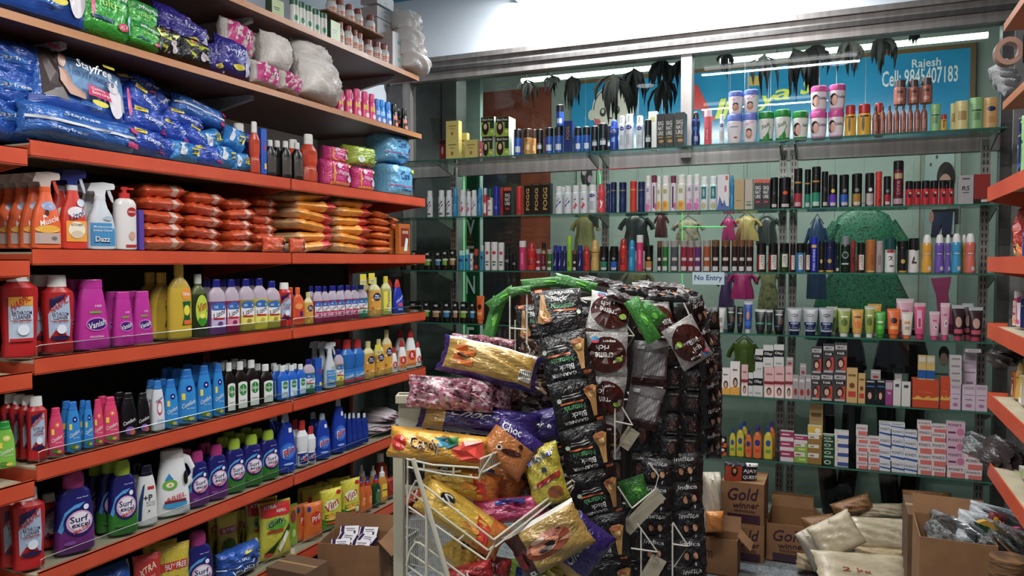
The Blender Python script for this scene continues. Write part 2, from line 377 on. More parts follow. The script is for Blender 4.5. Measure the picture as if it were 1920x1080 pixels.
        def surf(x, z):
            a, b, e = interp(surf_s, z, t)
            return -b*(1-min(abs(x/max(a, 1e-4)), .985)**e)**(1/e)
        bm_name = {'can': 'can_body', 'bigcap': 'can_body', 'tallcap': 'can_body', 'wavy': 'can_body', 'tube': 'tube_body', 'tub': 'tub_body', 'jar': 'jar_body'}.get(prof, 'bottle_body')
        if prof == 'tube':
            out.append((bm_name, MB().loft(surf_s[2:], cols, n).mesh('body'), -1))
            out.append(('cap', MB().loft([(z, a, b, e, c) for z, a, b, e, c in surf_s[:2]]+[(.134, .35*.9, .35*.9*t, 2, 1)], cols, n).mesh('cap'), -1))
        else:
            if k.get('slim'):                                         # neck narrower
                surf_s = surf_s
            out.append((bm_name, MB().loft(surf_s, cols, n).mesh('body'), -1))
            cm = MB().loft([(z, a, b, e, (1 if c == 1 else c) if len(cols) > 1 else 0) for z, a, b, e, c in sc(cap)], cols, n)
            if prof == 'pump': cm.loft([(.955, .16, .1*t, 2, 1), (1, .15, .09*t, 2, 1)], cols, 10); cm.box((.1, -.05*t, .96), (.42, .05*t, .99), cols[1])
            out.append(('lid' if prof in ('tub', 'jar') else 'cap', cm.mesh('cap'), -1))
        if prof == 'trig':
            hc = cols[2] if len(cols) > 2 else cols[1]
            mh = MB()
            pts = [(-.42, .86), (-.3, .98), (.1, 1.0), (.46, .985), (.5, .95), (.48, .90), (.2, .885), (.16, .8), (-.16, .8), (-.2, .86)]
            nn = len(pts)
            mh.add([(x, -.13*t, z) for x, z in pts]+[(x, .13*t, z) for x, z in pts],
                   [tuple(range(nn))[::-1], tuple(range(nn, 2*nn))]+[(i, (i+1) % nn, nn+(i+1) % nn, nn+i) for i in range(nn)], hc)
            out.append(('spray_head', mh.mesh('head', False), -1))
            mt_ = MB(); mt_.add([(x, y, z) for y in (-.06*t, .06*t) for x, z in ((.24, .89), (.34, .89), (.44, .78), (.46, .70), (.40, .71), (.3, .8))],
                   [(5, 4, 3, 2, 1, 0), (6, 7, 8, 9, 10, 11)]+[(i, (i+1) % 6, 6+(i+1) % 6, 6+i) for i in range(6)], cols[3] if len(cols) > 3 else hc)
            out.append(('trigger', mt_.mesh('trigger', False), -1))
        if k.get('handle'):
            hm = MB().tube([(.40, 0, .42), (.56, 0, .5), (.60, 0, .66), (.48, 0, .8), (.26, 0, .86)], .075, cols[0], 10)
            hm.v = [(x, y*t*1.3, z) for x, y, z in hm.v]; out.append(('handle', hm.mesh('handle'), -1))
        if S['prims']: out.append(('front_label', decal(S['prims'], surf, k.get('eps', .012)).mesh('label', False), 0))
    _P[kk] = out; return out
def hash_(s): return sum(ord(c)*(i+3) for i, c in enumerate(s)) % 997
def wrz(k): return k.get('ragged', 0)
PLACED = []                                                             # for labels: dicts
def inst(key, loc, w_, h_, rot=(0, 0, 0), where='', var=0, order=0, row=0, label=None, quat=None, depth=None, group=None):
    S = STY[key]; parts = build_proto(key, var)
    d = depth if depth is not None else w_
    single = len(parts) == 1
    if single:
        root = bpy.data.objects.new(S['name'], parts[0][1]); C.objects.link(root)
    else:
        root = bpy.data.objects.new(S['name'], None); C.objects.link(root); root.empty_display_size = .1; made = []
        for nm, me, pi in parts:
            o = bpy.data.objects.new(nm, me); C.objects.link(o)
            o.parent = root if pi < 0 else made[pi]; made.append(o)
    if quat is not None: root.rotation_mode = 'QUATERNION'; root.rotation_quaternion = quat
    else: root.rotation_euler = rot
    root.location = loc; root.scale = (w_, d, h_)
    root['category'] = S['cat']
    PLACED.append(dict(o=root, key=key, desc=S['desc'], where=where, order=order, row=row, label=label, group=group))
    return root
# ================================================================== product kinds
W_, BK, NV, RD, YL = '#e8e8e4', '#101012', '#141c5a', '#c01418', '#f0c010'
st = style
def T(s, x, z, w, h, c, rot=0, sh=0): return ('t', s, x, z, w, h, rot, sh, c)
# ---- left shelves, bottles
st('harp', 'toilet_cleaner_bottle', 'cleaner bottle', 'red bathroom cleaner bottle with white cap', 'harpic', .55, ['#b5080e', W_], [
   ('r', .0, .43, .62, .5, '#b8c8dc'), ('r', 0, .63, .62, .1, '#e8a01c'), T('HARPIC', 0, .62, .5, .09, RD, 14), ('r', .02, .47, .56, .1, '#c8d4e4'),
   T('BATHROOM', .02, .5, .5, .045, NV), T('CLEANER', .02, .455, .46, .045, NV), T('10X BETTER', .02, .41, .46, .03, RD), ('e', .05, .31, .3, .12, '#e0e8f4'), ('r', 0, .2, .6, .035, RD)], ratio=.41)
st('harq', 'toilet_cleaner_bottle', 'cleaner bottle', 'red bathroom cleaner bottle with dark topped label and white cap', 'harpic', .55, ['#b5080e', W_], [
   ('p', [(-.32, .2), (-.34, .5), (-.1, .66), (.3, .74), (.34, .4), (.3, .2)], '#a8bcd8'), ('p', [(-.3, .56), (-.3, .7), (.2, .76), (.1, .68)], '#281848'), T('HARPIC', .0, .62, .54, .09, RD, 16), ('r', .02, .47, .56, .1, '#c8d4e4'),
   T('BATHROOM', .02, .5, .5, .045, NV), T('CLEANER', .02, .455, .46, .045, NV), T('10X BETTER', .02, .41, .46, .03, RD), ('e', .05, .31, .3, .12, '#e0e8f4'), ('e', 0, .2, .6, .06, '#281848')], ratio=.4)
st('vani', 'stain_remover_bottle', 'bottle', 'magenta stain remover bottle', 'vanish', .5, ['#c0209a', '#c4249c'], [
   T('10X', .14, .62, .2, .03, W_), ('r', .05, .53, .34, .035, '#7a9a3c'), ('e', .08, .36, .62, .2, '#e070c8'), ('e', .08, .36, .56, .16, '#3a1878'), T('Vanish', .08, .36, .5, .09, W_, 8), T('OXI ACTION', .06, .18, .4, .025, W_)], ratio=.5)
st('oily', 'dish_liquid_bottle', 'bottle', 'tall yellow dish liquid bottle with yellow cap', 'bottle', .5, ['#c8a808', '#e0b808', '#b89c20'], [
   ('e', .22, .6, .42, .16, '#f09018'), T('Nimbu', .22, .6, .3, .05, W_), ('p', [(.05, .5), (.4, .5), (.35, .3), (.44, .18), (.02, .18), (.12, .32)], '#0c5a30'), ('e', .22, .38, .26, .14, '#e8d818'), ('r', .24, .22, .3, .06, '#e06018')], ratio=.4)
st('vimb', 'dish_gel_bottle', 'bottle', 'dark green dish gel bottle with pale cap', 'bottle', .55, ['#24300c', '#c8ccc0', '#4c5a28'], [
   ('e', .1, .42, .7, .5, '#b8d028'), ('e', .1, .25, .5, .14, '#2c9018'), T('Vim', .1, .48, .5, .14, RD, 10), ('e', .1, .33, .3, .08, '#f0e040')], ratio=.38)
for kk, cc, lc, dd in (('lizp', '#6a3a78', '#c4b8e0', 'purple floor cleaner bottle with blue cap'), ('lizm', '#8c1c48', '#e090b0', 'maroon floor cleaner bottle with blue cap'),
                   ('lizo', '#9c8c28', '#e8dc58', 'olive floor cleaner bottle with blue cap'), ('lizy', '#c8b818', '#f0e468', 'lemon yellow floor cleaner bottle with blue cap'),
                   ('lizg', '#2a6a50', '#a0dcc0', 'green floor cleaner bottle with blue cap')):
    st(kk, 'floor_cleaner_bottle', 'cleaner bottle', dd, 'lizol', .5, [cc, '#1a1e88', '#b8a8b8'], [
       ('r', .04, .33, .8, .4, lc), ('e', .04, .5, .8, .16, '#2468b8'), T('10X', -.1, .5, .22, .05, W_), ('r', .04, .37, .8, .14, '#eceaf0'), T('Lizol', .04, .38, .6, .1, '#181830', 10), ('r', .04, .29, .6, .03, RD), ('e', .1, .2, .28, .08, cc)], ratio=.46)
st('orbt', 'phenyl_bottle', 'bottle', 'orange bottle with orange cap', 'bottle', .5, ['#e05818', '#e86018', '#d04c10'], [('r', .05, .3, .7, .4, '#d0401c'), ('e', .0, .5, .6, .16, '#f09848'), ('e', .2, .3, .3, .16, '#5c2060')], ratio=.36)
st('flor', 'floor_cleaner_bottle', 'bottle', 'cream bottle with yellow flower label', 'bottle', .5, ['#c8a850', '#d8c888', '#d8cc98'], [
   ('r', 0, .34, .86, .6, '#d89a28'), ('e', -.22, .2, .2, .07, '#b05818'), ('e', .2, .18, .2, .07, '#e8c858'), ('e', -.1, .1, .18, .05, '#e8c858'), ('e', -.24, .42, .16, .06, '#f0d878'), ('e', .08, .5, .56, .2, NV), T('Max', .08, .53, .3, .05, W_), T('KLEEN', .08, .47, .4, .045, W_)], ratio=.44)
st('limy', 'cleaner_bottle', 'bottle', 'pale green bottle with yellow cap', 'bottle', .5, ['#a8a850', '#e8d010', '#c8c888'], [('r', .05, .35, .7, .5, '#e8d820'), T('Presto', .1, .4, .4, .3, '#184a98', 90), ('r', .2, .14, .3, .1, '#e8e8e0')], ratio=.36)
st('blur', 'toilet_cleaner_bottle', 'bottle', 'dark blue toilet cleaner bottle with red cap', 'duck', .5, ['#142c98', '#c02020'], [('e', .05, .3, .7, .4, '#2040b8'), T('Harpic', .08, .42, .6, .1, W_, 20), ('e', .1, .26, .4, .12, '#d04050'), ('r', .1, .12, .4, .05, '#90b8e8')], ratio=.46)
def comfort(k, c1, c2, cap, desc):
    st(k, 'fabric_softener_bottle', 'softener bottle', desc, 'comfort', .5, [c1, cap], [
       ('e', .06, .64, .32, .12, c2), ('e', .06, .64, .12, .04, '#f4e8f4'), ('r', -.22, .5, .17, .12, '#f0d830'), T('Comfort', .02, .36, .66, .085, W_, 8, .15), T('Lily Fresh', .12, .27, .4, .03, W_), ('e', -.1, .1, .4, .1, '#5a8a30'), ('e', .15, .08, .3, .07, '#e0c838')], ratio=.46)
comfort('cfb', '#1a8ad8', '#16207c', '#1a78d0', 'sky blue fabric softener bottle'); comfort('cfp', '#e0386c', '#f07038', '#e02c6c', 'pink fabric softener bottle')
comfort('cfg', '#7ac038', '#e8e058', '#18a038', 'lime green fabric softener bottle')
st('cfk', 'fabric_softener_bottle', 'softener bottle', 'black perfumed fabric softener bottle', 'comfort', .5, ['#0c0a10', '#161218'], [T('Comfort', .02, .36, .66, .085, W_, 8, .15), ('e', .05, .16, .5, .18, '#8858b8'), ('e', .18, .12, .3, .12, '#e06858')], ratio=.46)
st('whbt', 'fabric_liquid_bottle', 'bottle', 'white liquid detergent bottle with blue cap', 'comfort', .5, ['#d8dce4', '#2880d0'], [('e', .05, .45, .4, .3, '#c04058'), ('e', .05, .45, .3, .2, '#e8e8f0'), T('Genteel', .02, .62, .5, .05, '#303060', 10), ('r', .1, .18, .5, .08, '#a8b8d8')], ratio=.42)
st('dett', 'antiseptic_bottle', 'antiseptic bottle', 'dark brown antiseptic bottle with white cap', 'dettol', .5, ['#140808', '#e0e4e0'], [
   ('r', .12, .3, .66, .52, '#e6eae6'), ('e', .12, .54, .66, .1, '#e6eae6'), ('e', .12, .42, .56, .24, '#1c8a30'), T('Dettol', .12, .42, .5, .07, W_), ('r', .12, .42, .03, .2, '#e6eae6'), T('ANTISEPTIC', .12, .2, .5, .025, '#205830')], ratio=.42)
st('detb', 'antiseptic_bottle', 'antiseptic bottle', 'blue hygiene liquid bottle with white cap', 'dettol', .5, ['#1060c8', '#e0e4e4'], [('r', .12, .3, .66, .5, '#c8e0f0'), ('e', .12, .42, .5, .24, '#2c8a50'), T('Dettol', .12, .42, .46, .07, W_), T('LIQUID', .12, .2, .4, .03, NV)], ratio=.42)
st('harpw', 'toilet_cleaner_bottle', 'bottle', 'blue ribbed cleaner bottle with red cap', 'pinch', .55, ['#1868b8', '#c02020'], [('r', 0, .14, .86, .2, '#3a8ad0'), ('r', 0, .06, .86, .06, '#d03030'), T('Domex', .05, .16, .6, .08, W_, 8)], ratio=.42)
st('vimw', 'stain_bottle', 'bottle', 'white squeeze bottle with red oval label and red cap', 'duck', .55, ['#e4e2de', '#b81418'], [('e', .05, .28, .62, .3, '#c01c20'), T('R', .05, .28, .24, .16, W_), ('r', .05, .1, .5, .04, '#c8c0c0')], ratio=.42)
st('vimt', 'stain_bottle', 'bottle', 'tall white cleaner bottle with red cap and fruit label', 'duck', .55, ['#e4e2de', '#b81418'], [('r', 0, .25, .8, .4, '#e88030'), ('e', .0, .32, .62, .26, '#c01c20'), T('R', 0, .32, .24, .13, W_)], ratio=.4)
def surf_(k, low, cap, desc, ratio=.49):
    st(k, 'liquid_detergent_bottle', 'detergent bottle', desc, 'surf', .5, ['#1c1a6c', cap, low], [
       T('top load', .15, .68, .3, .025, '#c8d0f0'), ('p', [(-.46, .3), (-.3, .52), (-.05, .6), (.22, .62), (-.1, .54), (-.3, .4), (-.38, .26)], '#48a0e0'), ('e', .06, .38, .8, .36, '#1c1868'), ('e', .06, .38, .68, .29, '#d8a8d0'), ('e', .06, .39, .56, .23, '#f0e8f4'),
       T('Surf', .04, .42, .46, .08, NV), T('excel', .08, .35, .46, .065, NV), T('MATIC', .1, .285, .42, .045, '#d02818', 8), ('e', .22, .56, .14, .07, '#e8e8f8'), ('e', -.2, .14, .3, .05, '#7a4a9a' if low[1] == '6' else '#3a7a30')], ratio=ratio)
surf_('sfp', '#6a2478', '#b83080', 'purple and navy detergent bottle with magenta cap'); surf_('sfg', '#2c7a24', '#a8c818', 'green and navy detergent bottle with lime cap')
st('rin', 'liquid_detergent_bottle', 'detergent bottle', 'bright blue detergent bottle with silver cap', 'rin', .5, ['#1038a8', '#a8b4c8'], [('e', 0, .36, .74, .3, '#2868d0'), ('e', .02, .36, .6, .22, '#3c80e0'), ('r', .12, .72, .16, .08, '#e8e8f0'), T('Rin', .02, .37, .56, .14, '#f0f0f0', 10), T('Rin', .03, .365, .52, .12, '#d02030', 10), ('e', 0, .14, .5, .04, '#90c0f0')], ratio=.42)
st('rins', 'fabric_blue_bottle', 'bottle', 'small deep blue bottle with white cap', 'rin', .5, ['#0c2c88', '#c0ccd8'], [('e', .05, .3, .5, .2, '#183898')], ratio=.36)
st('vand', 'bleach_bottle', 'bottle', 'white and navy pinched bottle with red cap', 'pinch', .55, ['#e4e6ea', '#c02420'], [('r', 0, .15, .94, .27, '#1c2c78'), T('Ujala', .02, .2, .6, .08, W_, 8), ('e', .1, .14, .3, .07, '#c03050')], ratio=.46)
st('dway', 'fabric_liquid_bottle', 'bottle', 'white detergent bottle with black cap and plus mark', 'comfort', .5, ['#dcdede', '#12142c'], [('p', [(-.42, .08), (-.28, .08), (-.24, .3), (-.1, .7), (-.2, .66), (-.38, .4)], '#1a3c6c'), ('r', .16, .62, .3, .05, '#c02828'), T('+P', .02, .46, .4, .1, '#101828'), T('MATIC LIQUID', .14, .38, .4, .022, '#303848'), T('FRONT LOAD', .14, .34, .4, .022, '#303848'), ('e', .05, .24, .08, .03, '#202838')], ratio=.46)
st('arie', 'liquid_detergent_jug', 'detergent jug', 'white handled detergent jug with green flower emblem', 'vanish', .42, ['#e6e8ea', '#d8d4d0'], [
   ('p', [(-.26, .56), (-.14, .66), (-.02, .56), (-.14, .5)], '#2888c8'), ('e', -.12, .48, .42, .16, '#6ab030'), ('e', -.12, .48, .22, .08, '#f0f0d8'), ('e', -.12, .48, .08, .04, '#e0a020'), ('e', .02, .17, .7, .12, '#3098d0'), ('r', .02, .22, .62, .04, '#801828'), T('ARIEL', .03, .28, .58, .07, '#d01c24', 6), ('e', .34, .56, .16, .22, '#101010')], ratio=.58, handle=True)
st('savl', 'antiseptic_bottle', 'bottle', 'amber orange antiseptic bottle with white cap', 'pinch', .6, ['#b83408', '#e0dcd4'], [('r', .1, .42, .6, .3, '#c83c10'), T('SAVLON', .1, .3, .6, .06, '#f0c8a0')], ratio=.42)
st('savb', 'antiseptic_pack', 'carton', 'blue antiseptic carton with red cross', 'box', .5, ['#1854b8', '#1448a0', '#1854b8'], [('r', .2, .6, .34, .07, RD), ('r', .2, .6, .1, .22, RD), ('r', .25, .2, .34, .12, '#f0d020')], ratio=.3)
st('dark', 'tonic_bottle', 'bottle', 'dark brown bottle with grey label and white cap', 'dettol', .7, ['#100806', '#d8d4d0'], [('r', .05, .32, .8, .4, '#4a4440'), ('e', .05, .52, .8, .1, '#4a4440')], ratio=.34)
def trig(k, cols, desc, prims, ratio=.42, **kw): st(k, 'trigger_spray_bottle', 'spray bottle', desc, 'trig', .5, cols, prims, ratio=ratio, **kw)
trig('musc', ['#ec5c14', '#ec5c14', '#c8b8b0', '#d04030'], 'orange kitchen cleaner trigger spray bottle', [('e', .06, .55, .5, .12, '#90a0c8'), T('Mr', -.06, .42, .18, .05, '#f4ecec', 8), T('Muscle', .06, .36, .62, .08, '#f4ecec', 8), ('e', -.02, .46, .14, .08, '#503028'), ('e', 0, .25, .84, .1, '#f0b020'), ('r', 0, .13, .84, .14, '#c0a8a0'), ('e', .2, .13, .2, .05, '#787068')], .5)
trig('lizt', ['#d83018', '#c8ccd4', '#182878', '#b8c0d0'], 'red kitchen spray bottle with navy trigger head', [('e', .08, .46, .62, .14, '#e8e4ea'), T('Lizol', .08, .42, .5, .09, '#1c2458', 10), ('r', .08, .22, .74, .26, '#f0a020'), ('e', .08, .24, .6, .2, '#f0e8d0'), T('KITCHEN', .08, .3, .4, .03, '#502020'), ('e', .08, .18, .44, .1, '#d8c8a8'), ('e', .25, .58, .3, .1, '#c8d0e0')], .46)
trig('dazz', ['#c8d0d8', '#d8dce0', '#d8dce0', '#c8ccd0'], 'white trigger spray bottle with blue label', [('r', .03, .22, .82, .34, '#3c90c8'), T('Multipurpose', .02, .33, .6, .03, W_), T('Surface Cleaner', .02, .28, .64, .03, W_), T('Dazz', .0, .14, .5, .09, NV), T('Dazz', .0, .15, .48, .08, W_), ('e', .2, .46, .3, .07, '#a8b8c8')], .46)
st('lifeb', 'hand_wash_pump_bottle', 'pump bottle', 'tall white hand wash bottle with red pump', 'pump', .6, ['#dcd8d8', '#d02420'], [('e', .24, .6, .44, .15, '#b01820'), T('Lifebuoy', .24, .6, .36, .04, W_), ('e', .24, .22, .3, .14, '#d0a090'), ('r', .2, .06, .5, .04, '#c02028')], ratio=.42)
st('purp', 'slim_carton', 'carton', 'slim purple carton', 'box', 1.6, ['#5c40a0', '#54389a'], [], ratio=.16)
st('deco', 'body_spray_bottle', 'spray bottle', 'pink perfumed talc bottle with pink cap', 'tallcap', .8, ['#e0407c', '#e83c80'], [('r', .0, .45, .6, .16, '#e8b830'), ('e', .1, .22, .5, .16, '#f8c0d8')], ratio=.34)
PROF['deo2'] = ([(0, .9, .9, 2.2, 0), (.03, 1, 1, 2.2, 0), (.3, .94, .94, 2.2, 0), (.6, .86, .86, 2.2, 0), (.7, .66, .66, 2, 0)], [(.69, .7, .7, 2, 1), (.8, .76, .76, 2, 1), (.97, .68, .68, 2, 1), (1, .6, .6, 2, 1)])
for kk, c1, c2, c3, dd in (('tlp', '#e03474', '#e83c80', '#e8c030', 'pink squeeze bottle with yellow price sticker'), ('tlb', '#1c80d8', '#2490e8', '#a8d8f8', 'sky blue squeeze bottle'), ('tlk', '#0e0e10', '#141416', '#e88068', 'small black squeeze bottle')):
    st(kk, 'freshener_bottle', 'bottle', dd, 'deo2', .8, [c1, c2], [('r', -.05, .46, .5, .16, c3), ('e', .12, .2, .5, .16, '#f4d8e4' if kk != 'tlk' else '#e88068')], ratio=.36)
st('wtub', 'pill_jar', 'jar', 'white jar with orange bands and brown lid', 'pill', 1, ['#e4ded8', '#8c4434'], [('r', 0, .34, .94, .05, '#d86830'), ('r', 0, .42, .94, .07, '#e07038'), ('r', 0, .25, .94, .04, '#e07038'), ('e', .15, .14, .3, .09, '#508838')], ratio=.5)
st('dabr', 'powder_bottle', 'bottle', 'white bottle with green cap', 'tallcap', .6, ['#dcdcd0', '#1c5a38'], [('e', .05, .35, .5, .2, '#2c8a58')], ratio=.36)
st('wbox', 'white_carton', 'carton', 'plain white carton with teal print', 'box', .9, ['#d8d2d0', '#c4b4b0', '#d4ccca'], [('e', 0, .75, .3, .1, '#6ab8b0'), ('e', 0, .3, .3, .1, '#6ab8b0')], ratio=.5)
st('gbox', 'soap_carton', 'carton', 'green and cream carton', 'box', .6, ['#c8d8a0', '#2c4a1c', '#b8c890'], [('r', -.1, .6, .5, .04, '#305030'), ('r', -.1, .5, .4, .04, '#305030')], ratio=.8)
# ---- left shelves, packs
STAY = [('r', .04, .62, .84, .66, '#6c98c8'), ('r', 0, .1, .98, .14, '#1848a0'), ('p', [(-.42, .94), (-.33, .96), (-.26, .84), (-.27, .6), (-.2, .3), (-.18, .16), (-.42, .16)], '#3c2c2a'), ('e', -.25, .86, .09, .2, '#2c1c18'), ('e', -.235, .79, .07, .22, '#cc9c84'),
        ('p', [(-.27, .66), (-.2, .64), (-.14, .4), (-.02, .34), (-.03, .24), (-.18, .26), (-.27, .44)], '#c89884'), ('e', .3, .34, .17, .5, '#eeeaf0'), ('e', .27, .6, .12, .22, '#eeeaf0'), ('p', [(.22, .66), (.23, .76), (.26, .7)], '#eeeaf0'), ('p', [(.29, .7), (.32, .76), (.32, .66)], '#eeeaf0'), ('e', .255, .62, .015, .04, '#202030'),
        ('p', [(-.02, .5), (.2, .46), (.22, .3), (-.02, .32)], '#e03070'), T('Cottony', .08, .43, .14, .06, W_, -3), T('Extra Large', .1, .36, .18, .06, W_, -3), ('e', .08, .2, .18, .1, '#e8d830'), T('Stayfree', .04, .74, .38, .2, '#f4f4f8', -2, .1), T('secure', .14, .58, .18, .09, '#303c78'), ('e', -.34, .92, .14, .1, '#e03878'), ('r', .2, .88, .12, .05, '#e8d830'), ('e', .4, .4, .06, .5, '#e04080')]
st('stay', 'sanitary_pad_pack', 'pack', 'large blue sanitary pad pack printed with a woman and a white cat', 'pillow', .2, ['#2c68c0:foil'], STAY, ratio=1.8, seal=.03, px=6, pz=5, wr=.08, grid=(16, 10))
st('sblu', 'sanitary_pad_pack', 'pack', 'blue plastic sanitary pad pack with yellow tag', 'pillow', .42, ['#1848b8:foil'], [('r', -.22, .7, .24, .16, '#e8d020'), T('OFFER', -.22, .7, .18, .08, '#302c10'), T('Stayfree', .12, .42, .6, .2, '#e8ecf8', -8, .1), ('r', .3, .16, .24, .08, '#d03070')], ratio=1.5, px=3.5, pz=3, wr=.25, seal=.06)
st('slig', 'sanitary_pad_pack', 'pack', 'light blue plastic sanitary pad pack with yellow tag', 'pillow', .42, ['#2084d0:foil'], [('r', .1, .5, .26, .34, '#e8d020'), ('r', .1, .5, .14, .2, '#2070b8'), ('r', -.3, .5, .12, .6, '#dce4ec')], ratio=1.3, px=3, pz=3, wr=.3, seal=.08)
st('slng', 'sanitary_pad_pack', 'pack', 'long blue sanitary pad pack lying flat with white stripe', 'pillow', .5, ['#2468c0:foil'], [('r', .0, .5, .96, .08, '#e0e4ea'), T('Stayfree', -.1, .72, .3, .14, '#e0e8f4'), ('r', .4, .75, .12, .16, '#d83078'), ('r', .38, .28, .14, .16, '#d83078'), T('Stayfree', -.2, .28, .3, .14, '#c8d8f0')], ratio=3.4, px=6, pz=3, wr=.12, seal=.02)
st('stck', 'diaper_pack', 'pack', 'blue pad pack standing in the corner stack', 'pillow', .5, ['#1450b0:foil'], [('e', 0, .5, .5, .2, '#3078d0'), T('Stayfree', 0, .5, .5, .12, W_)], ratio=.9, px=4, pz=4, wr=.2)
st('whis', 'sanitary_pad_pack', 'pack', 'bright green sanitary pad pack with white lettering', 'pillow', .45, ['#28a424:foil'], [('r', .05, .82, .86, .34, '#188430'), T('whisper', .08, .74, .62, .16, '#f0f4f0', -6, .1), T('ultra', .06, .54, .4, .12, '#a8e068'), ('r', -.12, .26, .4, .05, '#184878'), ('e', .26, .22, .2, .13, '#d83058'), T('XL+', .26, .22, .13, .06, W_), ('e', .4, .3, .12, .34, '#88c0d0')], ratio=1.05, px=6, pz=6, wr=.08)
st('prpl', 'sanitary_pad_pack', 'pack', 'indigo sanitary pad pack with white lettering', 'pillow', .5, ['#2c2080:foil'], [T('Stayfree', .05, .6, .66, .22, '#c8c8e8', 0, .1), ('e', .3, .3, .2, .5, '#c8c8e0'), ('e', 0, .2, .3, .14, '#e8d830')], ratio=1.3, px=4, pz=4, wr=.3)
st('blkp', 'sanitary_pad_pack', 'pack', 'black sanitary pad pack with yellow flashes', 'pillow', .5, ['#141018:foil'], [('p', [(-.4, .8), (-.1, .7), (.3, .74), (.1, .5), (-.3, .56)], '#c8d028'), ('e', .1, .34, .2, .4, '#d8c8d0'), ('p', [(-.3, .4), (-.2, .1), (-.1, .3)], '#d0d028'), ('e', -.2, .75, .2, .1, '#d87038')], ratio=1.2, px=4, pz=4, wr=.35)
st('tuli', 'cotton_wool_pack', 'pack', 'white cotton pack with magenta label', 'pillow', .5, ['#cfc4bc:crinkle:.45'], [('r', .0, .5, .84, .8, '#c02c78'), T('Tulip', .02, .55, .6, .36, '#f4e4ec', -4)], ratio=1.2, px=5, pz=5, wr=.2)
st('cott', 'cotton_wool_bag', 'bag', 'plump white cotton wool bag in clear plastic', 'pillow', .75, ['#e0d8d2:crinkle:.35'], [], ratio=1.4, px=3, pz=2.6, wr=.3, grid=(18, 14))
st('pinkp', 'sanitary_pad_pack', 'pack', 'magenta sanitary pad pack with orange stripe', 'pillow', .6, ['#d82c7c:foil'], [('r', 0, .1, .96, .16, '#f08048'), ('e', -.1, .78, .22, .2, '#f0e0ec'), T('Whisper', .08, .5, .5, .2, '#f8e8f0'), ('e', -.32, .5, .08, .7, '#f0a040'), ('e', .3, .34, .16, .3, '#e8d8e8'), ('r', .36, .8, .16, .1, '#f0d840')], ratio=1.5, px=7, pz=7, wr=.08)
st('grnp', 'sanitary_pad_pack', 'pack', 'lime green sanitary pad pack', 'pillow', .7, ['#a0b820:foil'], [('r', 0, .62, .96, .03, '#e8f0c0'), ('e', -.2, .32, .26, .3, '#e8f0e0'), ('r', .2, .32, .22, .26, '#708818')], ratio=1.4, px=8, pz=7, wr=.06)
st('cool', 'diaper_pack', 'pack', 'pale blue adult pad pack with navy side', 'pillow', .7, ['#6ab4e0:foil', '#1c2c8c:foil'], [T('Cool', .02, .62, .34, .24, '#103c88'), ('r', -.1, .3, .7, .03, '#c05080', ), ('r', .1, .2, .4, .04, '#3070b0'), ('r', .32, .78, .16, .1, '#e0e048')], ratio=1.3, px=7, pz=6, wr=.12, zone=lambda x, z: 1 if x > .36 else 0, grid=(18, 12))
st('orpk', 'wiper_cloth_pack', 'pack', 'orange cloth pack with white seam', 'pillow', .3, ['#d85010:foil', '#e8d0c4:foil'], [('r', .0, .3, .5, .2, '#f0c8a8')], ratio=1.2, px=9, pz=8, wr=.3, seal=.02, zone=lambda x, z: 1 if z < .1 and .12 < x < .3 else 0)
st('orlt', 'biscuit_pack', 'pack', 'orange lettered pack standing upright', 'pillow', .35, ['#e4500c:foil'], [T('sazipo', .1, .4, .5, .16, '#f8e0d0'), ('r', .36, .45, .14, .8, '#182058'), ('r', .36, .75, .12, .14, '#e8c820')], ratio=1.3, px=5, pz=4, wr=.3)
st('yelb', 'napkin_bag', 'bag', 'amber plastic bag with a red end', 'pillow', .34, ['#f8a010:foil', '#d81c28:foil', '#ecc088:foil'], [], ratio=1.2, px=12, pz=8, wr=.25, seal=.02, zone=lambda x, z: 1 if x > .22 else (2 if x < -.4 else 0))
st('smor', 'small_orange_pack', 'pack', 'small orange pack', 'pillow', .45, ['#e87010:foil'], [], ratio=1.6, px=3, pz=3, wr=.3)
st('book', 'incense_pack', 'pack', 'tall brown and orange pack with white lettering', 'box', .25, ['#b05818', '#d07818'], [('r', .05, .55, .7, .6, '#782014'), T('REVIVE', .05, .72, .5, .1, '#e8d0b0'), ('p', [(-.1, .1), (.1, .55), (.3, .5), (.2, .1)], '#c8e0d0')], ratio=.6)
# ---- left shelves, pouches at the bottom
def pouch(k, name, desc, cols, prims, **kw): st(k, name, 'pouch', desc, 'pouch', .28, cols, prims, ratio=kw.pop('ratio', .68), px=4, pz=3.2, wr=.15, seals='xz', seal=.05, **kw)
pouch('gify', 'dish_gel_pouch', 'large yellow refill pouch with red header and dark leaf band', ['#d0cc20:foil'], [('r', 0, .86, .9, .22, '#d01c20'), T('XTRA', -.18, .92, .4, .06, W_), T('REFILL', .16, .84, .3, .05, W_), ('e', .0, .62, .62, .2, '#50a020'), T('Giffy', -.02, .64, .56, .13, W_, 10), T('Giffy', -.02, .64, .52, .12, '#142008', 10), ('r', -.05, .5, .5, .04, '#b02820'), ('p', [(-.4, .12), (-.1, .12), (.4, .6), (.42, .48)], '#1c3c18'), ('r', .2, .3, .1, .4, -40, '#e8e8d0'), ('e', -.25, .1, .3, .08, '#c03028')])
pouch('gifo', 'dish_gel_pouch', 'crumpled yellow refill pouch with red band', ['#d8c018:foil'], [('r', 0, .7, .8, .12, '#c82420'), T('BUY', -.12, .7, .3, .08, W_), T('FREE', .2, .7, .3, .08, W_), ('e', 0, .35, .7, .4, '#486820')])
